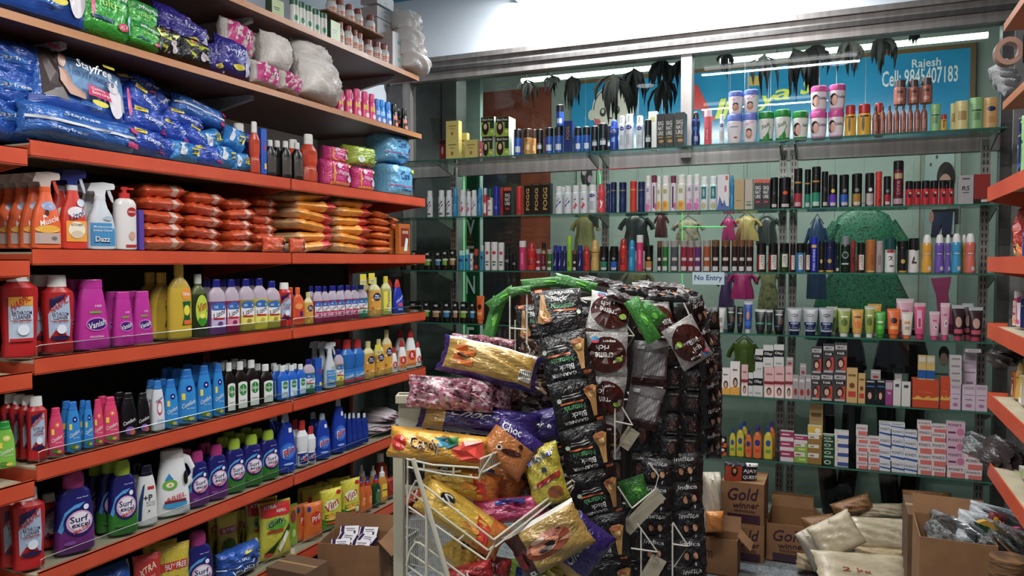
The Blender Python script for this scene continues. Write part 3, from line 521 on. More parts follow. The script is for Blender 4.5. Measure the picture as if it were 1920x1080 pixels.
pouch('gifr', 'dish_gel_pouch', 'red topped refill pouch', ['#c82420:foil'], [T('XTRA', 0, .8, .6, .1, '#f0e0c0', 10), T('REFILL', .1, .66, .4, .08, '#f0e0c0', 10), ('e', 0, .3, .9, .5, '#a0a820')], ratio=.9)
pouch('vimp', 'dish_wash_pouch', 'yellow and green dish wash pouch with red lettering', ['#e8dc18:foil', '#3c9c20:foil'], [('e', .3, .9, .24, .1, RD), ('e', -.05, .62, .62, .26, '#f0f0d0'), T('Vim', -.05, .62, .6, .2, RD, 18), ('e', 0, .36, .66, .08, '#e8a828'), ('e', 0, .29, .7, .08, '#f0c848'), ('e', 0, .18, .66, .07, '#d04818'), ('e', .25, .25, .2, .14, '#d8e0c0')], zone=lambda x, z: 1 if z < .42 - .2*abs(x) else 0, ratio=.66)
pouch('vimr', 'dish_wash_pouch', 'plain yellow dish wash pouch standing behind the front row', ['#d8c41c:foil'], [('e', .2, .75, .4, .16, '#c03018')], ratio=.66)
pouch('pril', 'dish_wash_pouch', 'orange dish wash pouch with round red emblem', ['#e87018:foil'], [('e', .1, .58, .56, .36, '#d03018'), T('Pril', .1, .58, .42, .16, W_, 10), ('e', -.25, .85, .2, .14, '#283890')], ratio=.6)
pouch('limp', 'dish_wash_pouch', 'lime green refill pouch', ['#88b828:foil'], [('e', .05, .7, .5, .3, '#a83040'), ('r', 0, .9, .9, .1, '#e88820'), ('e', .1, .3, .3, .2, '#c8e088')], ratio=.4)
st('prlb', 'dish_wash_bottle', 'bottle', 'orange dish wash bottle with red cap and blue nozzle', 'spout', .6, ['#c85c10', '#c01c18', '#2030a0'], [('e', .15, .3, .4, .2, '#e08830'), T('Pril', .2, .4, .3, .08, '#e8c8a0')], ratio=.36)
st('prlg', 'dish_wash_bottle', 'bottle', 'green dish wash bottle with red cap and blue nozzle', 'spout', .6, ['#0c4020', '#c01c18', '#2030a0'], [('e', .1, .3, .6, .4, '#487048'), T('H', .1, .5, .2, .08, W_)], ratio=.36)
st('prlw', 'dish_wash_bottle', 'bottle', 'amber dish wash bottle with white cap', 'spout', .6, ['#c08020', '#e0e0dc', '#e0e0dc'], [('r', .1, .35, .6, .36, '#e8c020'), ('r', .1, .36, .5, .03, '#303818')], ratio=.36)
st('redn', 'scrubber_bag', 'bag', 'red net bag of scrubbers', 'pillow', .6, ['#a82818:crinkle'], [('e', .1, .5, .4, .4, '#d05848')], ratio=.7, wr=.5)
st('bagb', 'detergent_bag', 'bag', 'blue detergent bag with white corner lying on the shelf', 'pillow', .6, ['#1c58b8:foil', '#d0d4dc:foil'], [T('PURIT', -.05, .62, .4, .1, '#c8d8f0', -4), ('r', -.05, .45, .9, .03, '#e0e8f0', ), T('LAND', -.05, .28, .5, .12, '#e0e8f0', -4), ('e', .1, .82, .3, .08, '#e0d030')], ratio=1.35, px=4, pz=3.5, wr=.4, zone=lambda x, z: 1 if x-z*.2 > .26 else 0)
st('plas', 'plastic_bag_bundle', 'bundle', 'flat bundle of clear plastic bags', 'pillow', .5, ['#b0a4a8:crinkle:.3'], [('r', 0, .5, .7, .3, '#c8a0b0')], ratio=3.2, px=3, pz=2.6, wr=.6)
# ---- back glass shelves: cans
def can(k, body, cap, desc, prims=(), prof='can', name='body_spray_can', cat='spray can', ratio=.3, n=14, **kw): st(k, name, cat, desc, prof, 1, [body, cap]+kw.pop('more', []), list(prims), ratio=ratio, n=n, **kw)
can('sw', '#dcdee2', '#e4e4e6', 'white body spray can with black brush strokes', [('p', [(-.35, .28), (.3, .5), (.35, .44), (-.3, .2)], '#181818'), ('p', [(-.35, .44), (.2, .62), (.3, .56), (-.3, .36)], '#181818'), ('r', 0, .12, .6, .08, '#686868')])
can('sb', '#dcdee2', '#e4e4e6', 'white body spray can with blue and grey lettering', [('p', [(-.3, .3), (.3, .5), (.35, .42), (-.25, .22)], '#3048a0'), T('WS', 0, .5, .4, .1, '#303030', 20)])
can('sr', '#dcdee2', '#e4e4e6', 'white body spray can with red and black lettering', [('p', [(-.3, .2), (.1, .4), (.3, .3), (0, .14)], '#d03050'), T('X', 0, .5, .4, .12, '#303030', 20)])
can('cy', '#1a84b8', '#1c8ec4', 'teal blue slim body spray can', [('r', 0, .3, .3, .3, '#38a0d0')], 'wavy')
can('bl', '#1c28a0', '#1820a8', 'royal blue body spray can', [('e', .1, .28, .5, .12, '#4860d0')], 'tallcap')
can('mr', '#8c1420', '#a01828', 'dark red body spray can', [('r', .1, .4, .4, .2, '#601018')], 'tallcap')
can('rd', '#cc2420', '#d02820', 'bright red tall body spray can', [('r', .1, .15, .4, .12, '#a01818')], 'tallcap')
can('rb', '#d02038', '#c8ccd4', 'red and white body spray can', [('r', 0, .3, .7, .4, '#e4e4e8'), ('e', .1, .5, .4, .14, '#c01828')])
can('wg', '#dcdcd8', '#0c4a48', 'white body spray can with dark green cap and red emblem', [('e', .0, .62, .8, .09, '#b81c28'), T('2', .0, .42, .4, .12, '#101010'), ('r', .1, .2, .4, .04, '#606060')], 'bigcap')
can('nv', '#14245c', '#101c50', 'navy body spray can with gold ring', [('r', 0, .72, .98, .02, '#c0a048'), ('r', .1, .4, .4, .24, '#24386c')], 'tallcap', ratio=.3)
can('nr', '#d82c18', '#d02018', 'red orange body spray can with gold ring', [('r', 0, .72, .98, .03, '#e0b048')], 'tallcap')
can('pk', '#e0d4de', '#f0ece8', 'white body spray can with pink flowers', [('e', .0, .12, .8, .22, '#d870b0'), ('e', .15, .28, .4, .14, '#e098c8'), ('r', 0, .6, .4, .1, '#9898a8')])
can('yw', '#e8e4d8', '#f0ece8', 'white body spray can with a yellow flower', [('e', .0, .16, .86, .28, '#f0b010'), ('e', .0, .18, .4, .13, '#d88808'), ('r', 0, .56, .4, .12, '#b0a870')])
can('ps', '#e0d4de', '#7c2848', 'white body spray can with plum band and cap', [('r', .0, .4, .28, .6, '#582040'), ('e', .3, .15, .3, .2, '#d060a0')], 'tallcap')
can('tq', '#e0e4e4', '#eceef0', 'white body spray can with teal panel', [('r', .0, .52, .6, .36, '#107c84'), T('NIVEA', 0, .52, .24, .22, W_), ('e', .0, .14, .6, .2, '#b8b890')])
can('rw', '#e03848', '#d83040', 'red curved body spray can with white swirls', [('p', [(-.2, .1), (.1, .3), (-.1, .45), (.25, .4), (.1, .2)], '#f0e0e0')], 'wavy')
def black(k, low, desc, mark='#808080', name='body_spray_can'):
    can(k, '#0e0e10', '#0a0a0c', desc, [('r', .0, .2, .96, .38, low), ('r', .05, .1, .6, .1, '#c8b8b8'), ('e', .05, .5, .4, .12, mark)], 'bigcap', name=name)
black('kr', '#a81424', 'black body spray can with red base'); black('kb', '#1c58b0', 'black body spray can with blue base'); black('kg', '#107a5c', 'black body spray can with green base')
black('kp', '#5c30b0', 'black body spray can with purple base and yellow mark', '#e8c028'); black('ko', '#a87828', 'black body spray can with gold base'); black('ks', '#b8a8a0', 'black body spray can with silver base and white slash', '#e0e0e0')
black('kk', '#18181a', 'plain black body spray can', '#404044'); black('kf', '#161012', 'black body spray can with orange flame emblem', '#e04818')
black('k2', '#2858a8', 'black capped can with blue and white label', '#5888d0'); black('kgo', '#b07838', 'dark capped can with copper body', '#c89858')
can('klong', '#5c1020', '#0c0a0c', 'tall maroon body spray can with gold ring and black cap', [('r', 0, .66, .98, .12, '#b89868'), ('r', .0, .1, .9, .12, '#b898a0'), T('DEVA', 0, .4, .3, .3, '#c87888', 90)], 'tallcap')
can('kring', '#101012', '#0c0c0e', 'tall black body spray can with gold ring', [('r', 0, .64, .98, .04, '#c08828'), ('r', 0, .2, .94, .34, '#a82438'), ('r', 0, .1, .7, .1, '#c8a0a8')], 'tallcap')
can('kringg', '#101012', '#0c0c0e', 'tall black body spray can with gold ring and green base', [('r', 0, .64, .98, .04, '#c08828'), ('r', 0, .2, .94, .34, '#188868'), ('r', 0, .1, .7, .1, '#b8c8c0')], 'tallcap')
can('mini', '#c01428', '#0e0c0e', 'small black and red perfume spray', [('r', .0, .42, .4, .2, '#301018'), ('e', .1, .5, .3, .1, '#e8b0a0')], 'bigcap')
can('lab', '#16141a', '#0c0c0e', 'black can with tall cream label', [('r', .08, .34, .56, .5, '#d8d4c8'), T('LAYER', .08, .36, .4, .3, '#302820', 90), ('r', -.3, .3, .2, .6, '#a02020')], 'bigcap')
can('labb', '#1878b8', '#0c0c0e', 'blue can with cream label and black cap', [('r', .08, .34, .5, .5, '#d8d4c8'), T('LAYER', .08, .36, .4, .3, '#302820', 90)], 'bigcap')
can('labg', '#203a14', '#0c0c0e', 'black and green can with cream label', [('r', .08, .4, .56, .44, '#d8d4c8'), T('LAYER', .08, .4, .34, .3, '#302820', 90)], 'bigcap')
can('park', '#2020a8', '#2028c0', 'slim blue perfume can with gold collar', [('r', 0, .74, .98, .08, '#e0b040'), T('PARK AVENUE', .0, .36, .6, .36, '#d0d8f0', 90)], 'tallcap')
can('ngold', '#141c4c', '#121840', 'wide navy can with gold base ring', [('r', 0, .04, .98, .06, '#d8a838'), ('e', .0, .36, .4, .14, '#c0a048')], 'tallcap')
can('kgold', '#121214', '#101012', 'wide black can with gold emblem and base ring', [('r', 0, .04, .98, .06, '#c89830'), ('e', .0, .36, .4, .14, '#c8a048')], 'tallcap')
can('gcap', '#10241c', '#80868a', 'dark green can with grey cap and oval emblem', [('e', .0, .48, .7, .2, '#8a9490'), ('e', .0, .48, .5, .13, '#18302a'), ('r', 0, .24, .7, .04, '#c8ccc8')])
can('copp', '#b06428', '#b46a2c', 'copper metal can with gold ring', [('r', 0, .04, .98, .05, '#d8b050'), ('r', .1, .4, .4, .3, '#a05820')], 'tallcap')
can('grey', '#a89898', '#a89ca0', 'slim dusky grey can', [('r', 0, .4, .4, .3, '#887878')], 'tallcap')
can('wkc', '#dcd8d4', '#101012', 'white can with black cap and scribbled face', [('e', .2, .7, .4, .12, '#181818'), ('p', [(-.2, .3), (.0, .5), (.1, .42), (-.1, .24)], '#404040'), ('r', .1, .3, .3, .05, '#303030')], 'bigcap')
for kk, cc, dd in (('cly', '#e0a018', 'amber'), ('clp', '#7050b0', 'violet'), ('clb', '#3098c8', 'sky blue'), ('clc', '#d86858', 'coral')):
    can(kk, cc, '#e8e6e4', dd+' deodorant can with domed white cap', [('r', .2, .12, .3, .1, '#d8d0c8'), ('r', 0, .5, .5, .02, '#e8e0e0')], 'wavy')
can('jarw', '#a8a8ac', '#d8dadc', 'frosted bottle with clear cap', [('r', .05, .3, .6, .2, '#e0e0e0')], 'tallcap', name='body_mist_bottle', cat='mist bottle')
for kk, cc, dd in (('mg', '#1c6c28', 'green'), ('mp', '#602868', 'purple'), ('mgr', '#4a5058', 'smoky grey'), ('mre', '#8c1c34', 'wine red'), ('mor', '#9a4c24', 'amber brown'), ('mdk', '#2a1418', 'dark brown')):
    can(kk, cc, '#98948c' if kk != 'mdk' else '#70482c', dd+' body mist bottle with clear cap' if kk != 'mdk' else 'dark brown body mist bottle with bronze cap', [('r', .05, .4, .6, .1, '#c8b8b0'), ('r', .0, .1, .7, .14, '#c8c0c4')], 'tallcap', name='body_mist_bottle', cat='mist bottle')
can('red2', '#c81c1c', '#b01414', 'glossy red spray can with red cap', [('r', 0, .3, .6, .2, '#901010')], 'wavy')
can('goldb', '#c8a050', '#d0a858', 'gold curved body spray can', [('r', .0, .6, .9, .03, '#805820')], 'wavy')
can('lime', '#84b81c', '#90c820', 'tall lime green slim can', [('r', 0, .2, .3, .16, '#588010')], 'tallcap')
can('dkbl', '#1c2468', '#202c90', 'small dark blue bottle with blue cap', [('p', [(-.2, .2), (.2, .5), (.1, .2)], '#c0c8e8')], 'can', name='cologne_bottle', cat='bottle')
can('aqua', '#2890c0', '#c0d0d8', 'small blue spray with pale cap', [('r', 0, .5, .6, .14, '#183870')], 'can')
can('redc', '#181414', '#c02c20', 'small black spray with red dome cap', [('r', 0, .15, .9, .2, '#c02c20')], 'jar')
can('wtube', '#d8d6d4', '#dcdad8', 'white talc bottle with red round emblem', [('e', .1, .62, .5, .12, '#c01c2c'), ('r', .1, .3, .5, .05, '#385838'), ('r', .1, .2, .4, .06, '#507850')], 'tallcap', name='talc_bottle', cat='bottle')
can('dkpouch', '#121014', '#141216', 'black toiletry bottle with silver lettering', [T('AXE', 0, .4, .6, .12, '#a8a8b0')], 'jar', name='shower_gel_bottle', cat='bottle')
can('pnk', '#d02868', '#dcd8d4', 'pink spray can with white cap', [('r', .1, .4, .3, .4, '#e868a0')], 'tallcap')
can('nivea', '#143c98', '#1848a8', 'blue deodorant bottle with round emblem', [('e', .0, .62, .7, .12, '#e0e8f0'), ('e', .0, .62, .6, .1, '#143c98'), T('NIVEA', 0, .62, .44, .03, W_), ('r', .0, .34, .36, .14, '#5088d0')], 'wavy')
can('nivw', '#dcdee4', '#e8eaec', 'white deodorant can with navy round emblem', [('e', .0, .62, .7, .12, '#182c88'), T('NIVEA', 0, .62, .44, .03, W_), ('r', .0, .28, .5, .3, '#b0b8c0')], 'can')
can('deodk', '#101014', '#0c0c10', 'black deodorant can with silver label', [('r', .1, .3, .6, .16, '#c0c4c8'), ('r', .1, .42, .5, .05, '#68707c')], 'bigcap')
can('deobl', '#1c50b0', '#101014', 'blue and black deodorant can', [('r', .1, .24, .6, .22, '#c8d0d8')], 'bigcap')
can('deogo', '#b48038', '#382010', 'bronze deodorant can with brown cap', [('r', .1, .3, .5, .2, '#d8b070'), T('axe', 0, .56, .4, .06, '#483018')], 'bigcap')
can('tiger', '#14306c', '#101018', 'dark blue shaped perfume bottle', [('e', .0, .5, .5, .12, '#3880c8'), ('r', .1, .2, .4, .14, '#90a0b8')], 'wavy')
can('pspr', '#d84858', '#e8d0d4', 'pink hair spray can with pale cap', [('r', .0, .3, .44, .36, '#c82828'), T('STAR', .0, .3, .3, .2, '#f0d0d0', 90)], 'tallcap')
def tub(k, cap, base, face, desc, prims, cat='jar'): st(k, 'cosmetic_tub', cat, desc, 'tub', 1, [face, cap, base], prims, ratio=.62, n=20)
tub('tbaby', '#6c80d8', '#e0d4dc', '#e6e0e4', 'white baby powder tub with lilac lid', [('p', [(-.45, .66), (.3, .72), (.44, .74), (.44, .68), (-.4, .5)], '#e088b8'), ('e', .0, .28, .44, .32, '#c08870'), ('e', .0, .4, .38, .16, '#282020'), ('e', .0, .32, .3, .2, '#d8a088')])
tub('tbabp', '#6c80d8', '#e0d0d8', '#e4dade', 'plain white baby powder tub with lilac lid', [('r', .0, .56, .5, .04, '#8890a8'), ('r', .1, .2, .2, .05, '#a02838')])
tub('tsafi', '#148a2c', '#148a2c', '#dcdcd4', 'white tub with green leaf and green lid', [('p', [(-.4, .12), (.0, .2), (.3, .5), (.42, .14), (.2, .06), (-.2, .06)], '#1c8a30'), T('Safi', .0, .52, .5, .12, '#406848', 10)])
tub('tface', '#148a2c', '#148a2c', '#dcdcd4', 'white face cream tub with green lid and woman print', [('e', -.22, .36, .46, .46, '#201414'), ('e', -.16, .34, .34, .36, '#d8a090'), T('Safi', .26, .5, .3, .1, '#406848')])
tub('tpink', '#d84c98', '#e088b8', '#e4d8de', 'white tub with pink lid and woman print', [('e', -.22, .42, .46, .46, '#201414'), ('e', -.16, .38, .34, .38, '#d8a090'), T('Oxlife', .2, .5, .44, .1, '#604058')])
st('tyel', 'hair_oil_bottle', 'bottle', 'yellow hair tonic bottle with red cap', 'jar', .8, ['#e0a80c', '#c01818'], [('e', -.1, .4, .2, .5, '#381408'), ('r', 0, .62, .6, .05, '#501808')], ratio=.55)
st('tgrn', 'talc_bottle', 'bottle', 'pale green talc bottle', 'tallcap', .6, ['#88b878', '#90c078'], [('r', .0, .6, .7, .05, '#184828'), ('r', .0, .42, .5, .24, '#608858')], ratio=.45)
st('ttan', 'body_lotion_bottle', 'bottle', 'tan body lotion bottle', 'tallcap', .6, ['#d09c54', '#d4a458'], [('e', .0, .64, .6, .16, '#182858'), ('r', 0, .3, .5, .2, '#c08848')], ratio=.5)
st('tcrm', 'talc_bottle', 'bottle', 'cream yellow talc bottle', 'tallcap', .6, ['#d8c880', '#dccc84'], [('r', .0, .5, .6, .3, '#a88848')], ratio=.5)
st('tbrn', 'hair_oil_bottle', 'bottle', 'brown almond oil bottle shrink-wrapped in a row', 'bottle', 1, ['#8c4c3c', '#4c3028', '#8c4c3c'], [('r', .0, .3, .5, .3, '#a87060')], ratio=.24)
st('tjar', 'hair_cream_jar', 'jar', 'brown jar with dark lid', 'jar', 1, ['#a05c48', '#504040'], [('e', .0, .5, .5, .12, '#503028'), ('e', .0, .2, .5, .16, '#c89080')], ratio=.55)
st('hbox', 'hair_color_carton', 'carton', 'black and lime hair colour carton with long haired woman', 'box', 1.2, ['#98b838', '#d8e8c8', '#2c3018'], [('r', 0, .86, 1, .26, '#1c1c14'), T('Black Rose', 0, .86, .8, .12, '#e0e0d0'), ('r', .34, .56, .3, .34, '#183820'), ('e', -.16, .42, .52, .72, '#2c1810'), ('e', -.16, .5, .26, .3, '#e0b8a0'), ('e', .34, .22, .24, .12, '#e0e048')], ratio=.78)
st('ybox', 'soap_carton', 'carton', 'pale yellow soap carton', 'box', .5, ['#d8c868', '#c8b458', '#dccc78'], [('r', .0, .72, .6, .04, '#705c20'), ('e', .0, .3, .2, .2, '#b06c20'), ('r', 0, .56, .4, .04, '#a88840')], ratio=.85)
st('rbox', 'hair_color_carton', 'carton', 'small red and black carton with face', 'box', .8, ['#801824', '#181414'], [('e', .0, .5, .5, .5, '#181010'), ('e', .0, .46, .32, .4, '#c89080'), ('r', 0, .86, .9, .2, '#181414')], ratio=.5)
st('fogb', 'perfume_carton', 'carton', 'blue perfume carton with gold lettering', 'box', .8, ['#1c3478', '#182c68', '#2c4890'], [('r', .0, .62, .44, .44, '#101c48'), ('t', 'FOGG', .0, .62, .4, .36, 90, 0, '#c89038')], ratio=.3)
st('fogk', 'perfume_carton', 'carton', 'black perfume carton with gold lettering', 'box', .8, ['#16100c', '#100c08', '#241a14'], [('t', 'FOGG', 0, .5, .7, .42, 90, 0, '#d0a848'), ('r', 0, .97, .9, .02, '#806838')], ratio=.3)
st('sign', 'perfume_carton', 'carton', 'black signature perfume carton with white lettering', 'box', .8, ['#1a1a1a', '#151515', '#242424'], [T('SIG', 0, .72, .7, .12, '#e0e0d8'), T('NAT', 0, .57, .7, .12, '#e0e0d8'), T('URE', 0, .42, .7, .12, '#e0e0d8'), ('e', .1, .18, .6, .1, '#b88830'), ('r', 0, .3, .6, .03, '#c09838')], ratio=.34)
st('sigr', 'perfume_carton', 'carton', 'black and orange signature perfume carton', 'box', .8, ['#1a1a1c', '#151515', '#d04820'], [('r', 0, .94, 1, .12, '#d04820'), T('SIG', 0, .72, .7, .12, '#e0e0d8'), T('NAT', 0, .57, .7, .12, '#e0e0d8'), T('URE', 0, .42, .7, .12, '#e0e0d8'), ('e', 0, .24, .6, .08, '#b02028')], ratio=.34)
st('wcar', 'perfume_carton', 'carton', 'tall white perfume carton with blue zigzag print', 'box', .5, ['#dcd8dc', '#2088b0', '#e4e0e4'], [('p', [(-.5, .05), (-.3, .4), (-.1, .1), (.1, .3), (.3, .08), (.5, .1), (.5, 0), (-.5, 0)], '#4c68a8'), ('e', .2, .6, .2, .2, '#c06880'), ('r', .3, .9, .2, .12, '#c84828')], ratio=.34)
st('goldc', 'perfume_carton', 'carton', 'beige gold perfume carton', 'box', .8, ['#b49868', '#a48850', '#c4a878'], [('r', 0, .3, .6, .02, '#705830')], ratio=.3)
st('beic', 'perfume_carton', 'carton', 'beige carton with green base stripes', 'box', .8, ['#b8a898', '#a89888'], [('e', 0, .15, .8, .06, '#386850'), ('e', 0, .25, .7, .05, '#588868')], ratio=.25)
st('rsbx', 'perfume_carton', 'carton', 'grey white perfume carton with black initials', 'box', .9, ['#a8a4a4', '#989494', '#b8b4b4'], [T('RS', 0, .55, .5, .16, '#181818', 0, .2), ('r', 0, .88, .5, .05, '#484848'), ('r', 0, .4, .4, .03, '#484848')], ratio=.5)
st('rdbx', 'perfume_carton', 'carton', 'dark red perfume carton with barcode', 'box', .9, ['#8c201c', '#741814', '#a03028'], [('r', 0, .08, 1, .16, '#201414'), ('r', .2, .1, .5, .09, '#c8c0b8')], ratio=.6)
st('wslm', 'perfume_carton', 'carton', 'slim white perfume carton', 'box', .8, ['#d4d4cc', '#c4c4bc'], [('r', 0, .8, .5, .1, '#c8b868')], ratio=.3)
# ---- hair dye tubs on the left glass shelves
for kk, cc, dd in (('gelg', '#78b028', 'green'), ('gelb', '#3888b8', 'blue'), ('gelo', '#b88858', 'tan')):
    st(kk, 'hair_gel_jar', 'jar', 'black lidded hair gel jar with '+dd+' label', 'jar', 1, ['#1a100e', '#0e0e0e'], [('r', 0, .42, .96, .34, cc), ('r', 0, .52, .9, .08, '#d0d8d0'), ('r', 0, .84, .5, .1, '#c8ccc8')], ratio=.8)
# ---- tubes
def tube(k, body, cap, top, desc, prims=()): st(k, 'face_wash_tube', 'tube', desc, 'tube', 1, [body, cap, top], list(prims), ratio=.5, n=20)
tube('tnv', '#a0a4ac', '#101c44', '#b0b4bc', 'silver and navy face wash tube', [('r', 0, .3, .76, .34, '#14204c'), ('e', 0, .72, .56, .14, '#c0c4c8'), ('e', 0, .72, .5, .12, '#141c38'), T('NIVEA', 0, .72, .36, .04, W_), ('r', .0, .42, .5, .05, '#88a0c8'), ('r', .0, .26, .4, .05, '#5070a0')])
tube('tdk', '#16181c', '#0c0c10', '#202428', 'black face wash tube', [('e', .15, .5, .4, .3, '#5a4840'), ('r', 0, .75, .6, .05, '#b0b4b8'), ('r', -.1, .3, .4, .04, '#3868a8')])
tube('tdg', '#23282a', '#202428', '#c8ccd0', 'grey topped face wash tube with green stripe', [('e', 0, .74, .5, .1, '#101418'), ('r', 0, .42, .7, .08, '#389070')])
tube('tbl', '#2850a8', '#c8ccd0', '#b8bcc4', 'silver and blue face wash tube', [('e', 0, .55, .4, .26, '#b88870'), ('r', 0, .3, .7, .14, '#3870c8')])
tube('twh', '#c8c8c4', '#d8d8d0', '#d0d0cc', 'white face wash tube with small print', [('r', 0, .5, .4, .2, '#888880'), ('r', 0, .22, .5, .08, '#a8a098')])
tube('tgn', '#94a444', '#dcdcd0', '#c0c4a8', 'olive green face wash tube with white cap', [('e', 0, .5, .5, .26, '#506818'), ('r', 0, .7, .5, .05, '#e8e8c8')])
tube('tye', '#d89c38', '#e0d8c8', '#d8a848', 'yellow orange face wash tube with white cap', [('e', 0, .45, .5, .26, '#e07020'), ('r', 0, .72, .5, .06, '#604010')])
tube('tbg', '#30a020', '#249018', '#38a828', 'bright green face wash tube', [('r', 0, .6, .5, .06, '#e8f0d8'), ('r', 0, .4, .5, .14, '#60c040')])
tube('tor', '#e86410', '#e05c10', '#f07018', 'bright orange sunscreen tube', [('e', 0, .6, .5, .2, '#301810'), ('r', 0, .36, .6, .12, '#f8a858')])
tube('two', '#dcd4c4', '#e07030', '#d8d0c0', 'cream tube with orange cap', [('r', 0, .6, .5, .1, '#d09040'), ('r', 0, .4, .4, .12, '#a89878')])
tube('tpk', '#d84c80', '#c82c68', '#d8b0b8', 'hot pink face wash tube', [('r', -.05, .55, .4, .5, '#e8a8c0'), ('r', -.05, .45, .2, .24, '#a82c58')])
tube('tpw', '#d8a4b4', '#d04880', '#dcc4cc', 'pale pink face wash tube with pink cap', [('e', .1, .45, .3, .2, '#e8e0e4'), ('e', .1, .45, .14, .1, '#701c40'), ('r', 0, .68, .4, .05, '#c05880')])
tube('tpd', '#301820', '#b83858', '#b8b8bc', 'silver and wine face wash tube with face print', [('e', 0, .52, .5, .3, '#c89888'), ('r', 0, .26, .7, .12, '#c85068')])
# ---- cartons
def cart(k, f, s_, t_, desc, prims, ratio=.36, d=.7, name='cosmetic_carton', **kw): st(k, name, 'carton', desc, 'box', d, [f, s_, t_], list(prims), ratio=ratio, **kw)
FACE = lambda x, z, w, h: [('e', x, z, w, h, '#2c1810'), ('e', x, z-.02, w*.62, h*.7, '#dca890')]
cart('cface', '#ece4e0', '#d8ccc8', '#e4e0e0', 'white carton with yellow base and woman face', [('r', 0, .12, 1, .24, '#e8a830')]+FACE(.05, .38, .5, .3)+[('r', 0, .76, .5, .05, '#806868')])
cart('cpink', '#e4b4b4', '#d8a4a4', '#e8c0c0', 'pink carton with wine base and face', [('r', 0, .48, 1, .1, '#8c2c34'), ('r', 0, .18, .9, .36, '#f0d8d4')]+FACE(0, .2, .5, .26)+[T('Lakme', 0, .78, .6, .08, '#703038')])
cart('colay', '#d4d4d0', '#b8b8b8', '#e0e0e0', 'white and black carton with script lettering', [('r', 0, .6, 1, .3, '#1c1c1c'), T('Olay', 0, .6, .8, .16, W_, 0, .2), ('r', 0, .14, .6, .08, '#a8a8a8')])
cart('cmen', '#4a4648', '#686466', '#80807e', 'grey carton with red panel and man face', [('r', 0, .86, .9, .14, '#c8c4c4'), T('SMART', 0, .86, .7, .08, '#201c1c'), ('r', 0, .66, .84, .12, '#1c181a'), T('FAIR', 0, .66, .6, .08, W_), ('p', [(0, .1), (.45, .1), (.45, .55), (.2, .55)], '#c84028')]+FACE(0, .34, .6, .34)+[('r', 0, .06, .8, .08, '#b0a8a8')], ratio=.42)
cart('csil', '#a8a0a0', '#989090', '#b8b0b0', 'small silver carton with red detail', [('e', 0, .3, .6, .3, '#a83028'), ('r', 0, .8, .8, .12, '#d0cccc')], ratio=.4)
cart('cgold', '#d0a868', '#c09040', '#d8b878', 'golden saffron cream carton', [('e', 0, .5, .5, .16, '#7c4018'), ('r', 0, .25, .7, .16, '#c83828'), ('r', 0, .8, .7, .06, '#806020')], ratio=.34)
cart('cblk', '#14161c', '#181a20', '#282a30', 'black carton with blue streak and face', [('r', 0, .72, .8, .05, '#3870c0'), ('r', 0, .92, .8, .06, '#b0b4b8')]+FACE(-.05, .36, .6, .4), ratio=.5)
cart('cpur', '#9c3c80', '#c8b0c0', '#c8b8c4', 'purple and silver carton', [('r', 0, .8, 1, .3, '#b8a8b0'), T('Vi', 0, .5, .5, .1, W_)], ratio=.4)
cart('cwht', '#d8d4d0', '#c8c4c0', '#dcdad8', 'slim white carton', [('r', 0, .82, .5, .12, '#404854')], ratio=.3)
cart('cora', '#cc4418', '#c03c14', '#d85828', 'wide orange carton with gold skyline print', [('r', 0, .3, 1, .06, '#e8a838'), ('p', [(-.5, .3), (-.3, .42), (-.1, .34), (.1, .42), (.3, .36), (.5, .42), (.5, .28), (-.5, .28)], '#e8b040'), T('KESAR', 0, .55, .5, .06, '#e87848')], ratio=.9)
cart('clil', '#d4bccc', '#c4acc0', '#dcc8d4', 'tall lilac carton with flower print', [('r', 0, .9, .8, .12, '#b0a0ac'), ('r', 0, .62, .8, .02, '#907888'), ('e', 0, .2, .5, .14, '#b070a0'), ('r', 0, .44, .5, .04, '#907888')], ratio=.4)
cart('cstk', '#c8c0c0', '#b8b0b0', '#d0c8c8', 'small grey carton in a stack', [('r', 0, .5, .7, .3, '#989094')], ratio=1.8)
cart('csky', '#c8b070', '#b8a060', '#d0c080', 'slim carton with blue wave and gold band', [('r', 0, .22, 1, .34, '#1858a0'), ('r', 0, .5, 1, .2, '#d8b060'), ('r', 0, .84, .8, .2, '#d0c8b8')], ratio=.4)
def stk(k, f, desc, prims, s_='#d8d0d0', t_='#dcd8d8'): cart(k, f, s_, t_, desc, prims, ratio=1.15, d=.6, name='cream_carton')
stk('pmag', '#a82c5c', 'magenta and white cream carton', [('r', 0, .2, 1, .4, '#e0d4d8'), ('r', -.1, .7, .6, .14, '#f0c8d8')])
stk('pgrn', '#8cb040', 'green and white cream carton', [('r', -.1, .78, .8, .4, '#e0dcd0'), ('r', -.2, .75, .4, .12, '#a03050'), ('r', .1, .3, .5, .2, '#c8e060')])
stk('pgld', '#9c7430', 'brown gold and white cream carton', [('r', -.1, .78, .8, .4, '#e0dcd0'), ('r', -.2, .75, .3, .12, '#806030')])
stk('pyel', '#e0b820', 'yellow sunscreen carton', [('e', .2, .5, .4, .6, '#f0e8d8'), ('r', 0, .1, .9, .2, '#f0f0e8')])
stk('pdgr', '#104028', 'dark green cream carton', [('e', -.1, .3, .6, .4, '#d8d8c8'), ('e', -.1, .3, .4, .24, '#104028'), ('r', 0, .84, .8, .16, '#a8c8a0')])
stk('pblu', '#ded8d8', 'white cream carton with blue panel and yellow dot', [('r', .1, .28, .8, .4, '#405898'), ('e', -.3, .8, .16, .2, '#e0c030')])
stk('pond', '#e4d4d6', 'white cream carton with coral base', [T('POND\'S', 0, .72, .8, .24, '#30303c'), ('r', .1, .24, .8, .4, '#dc7068')])
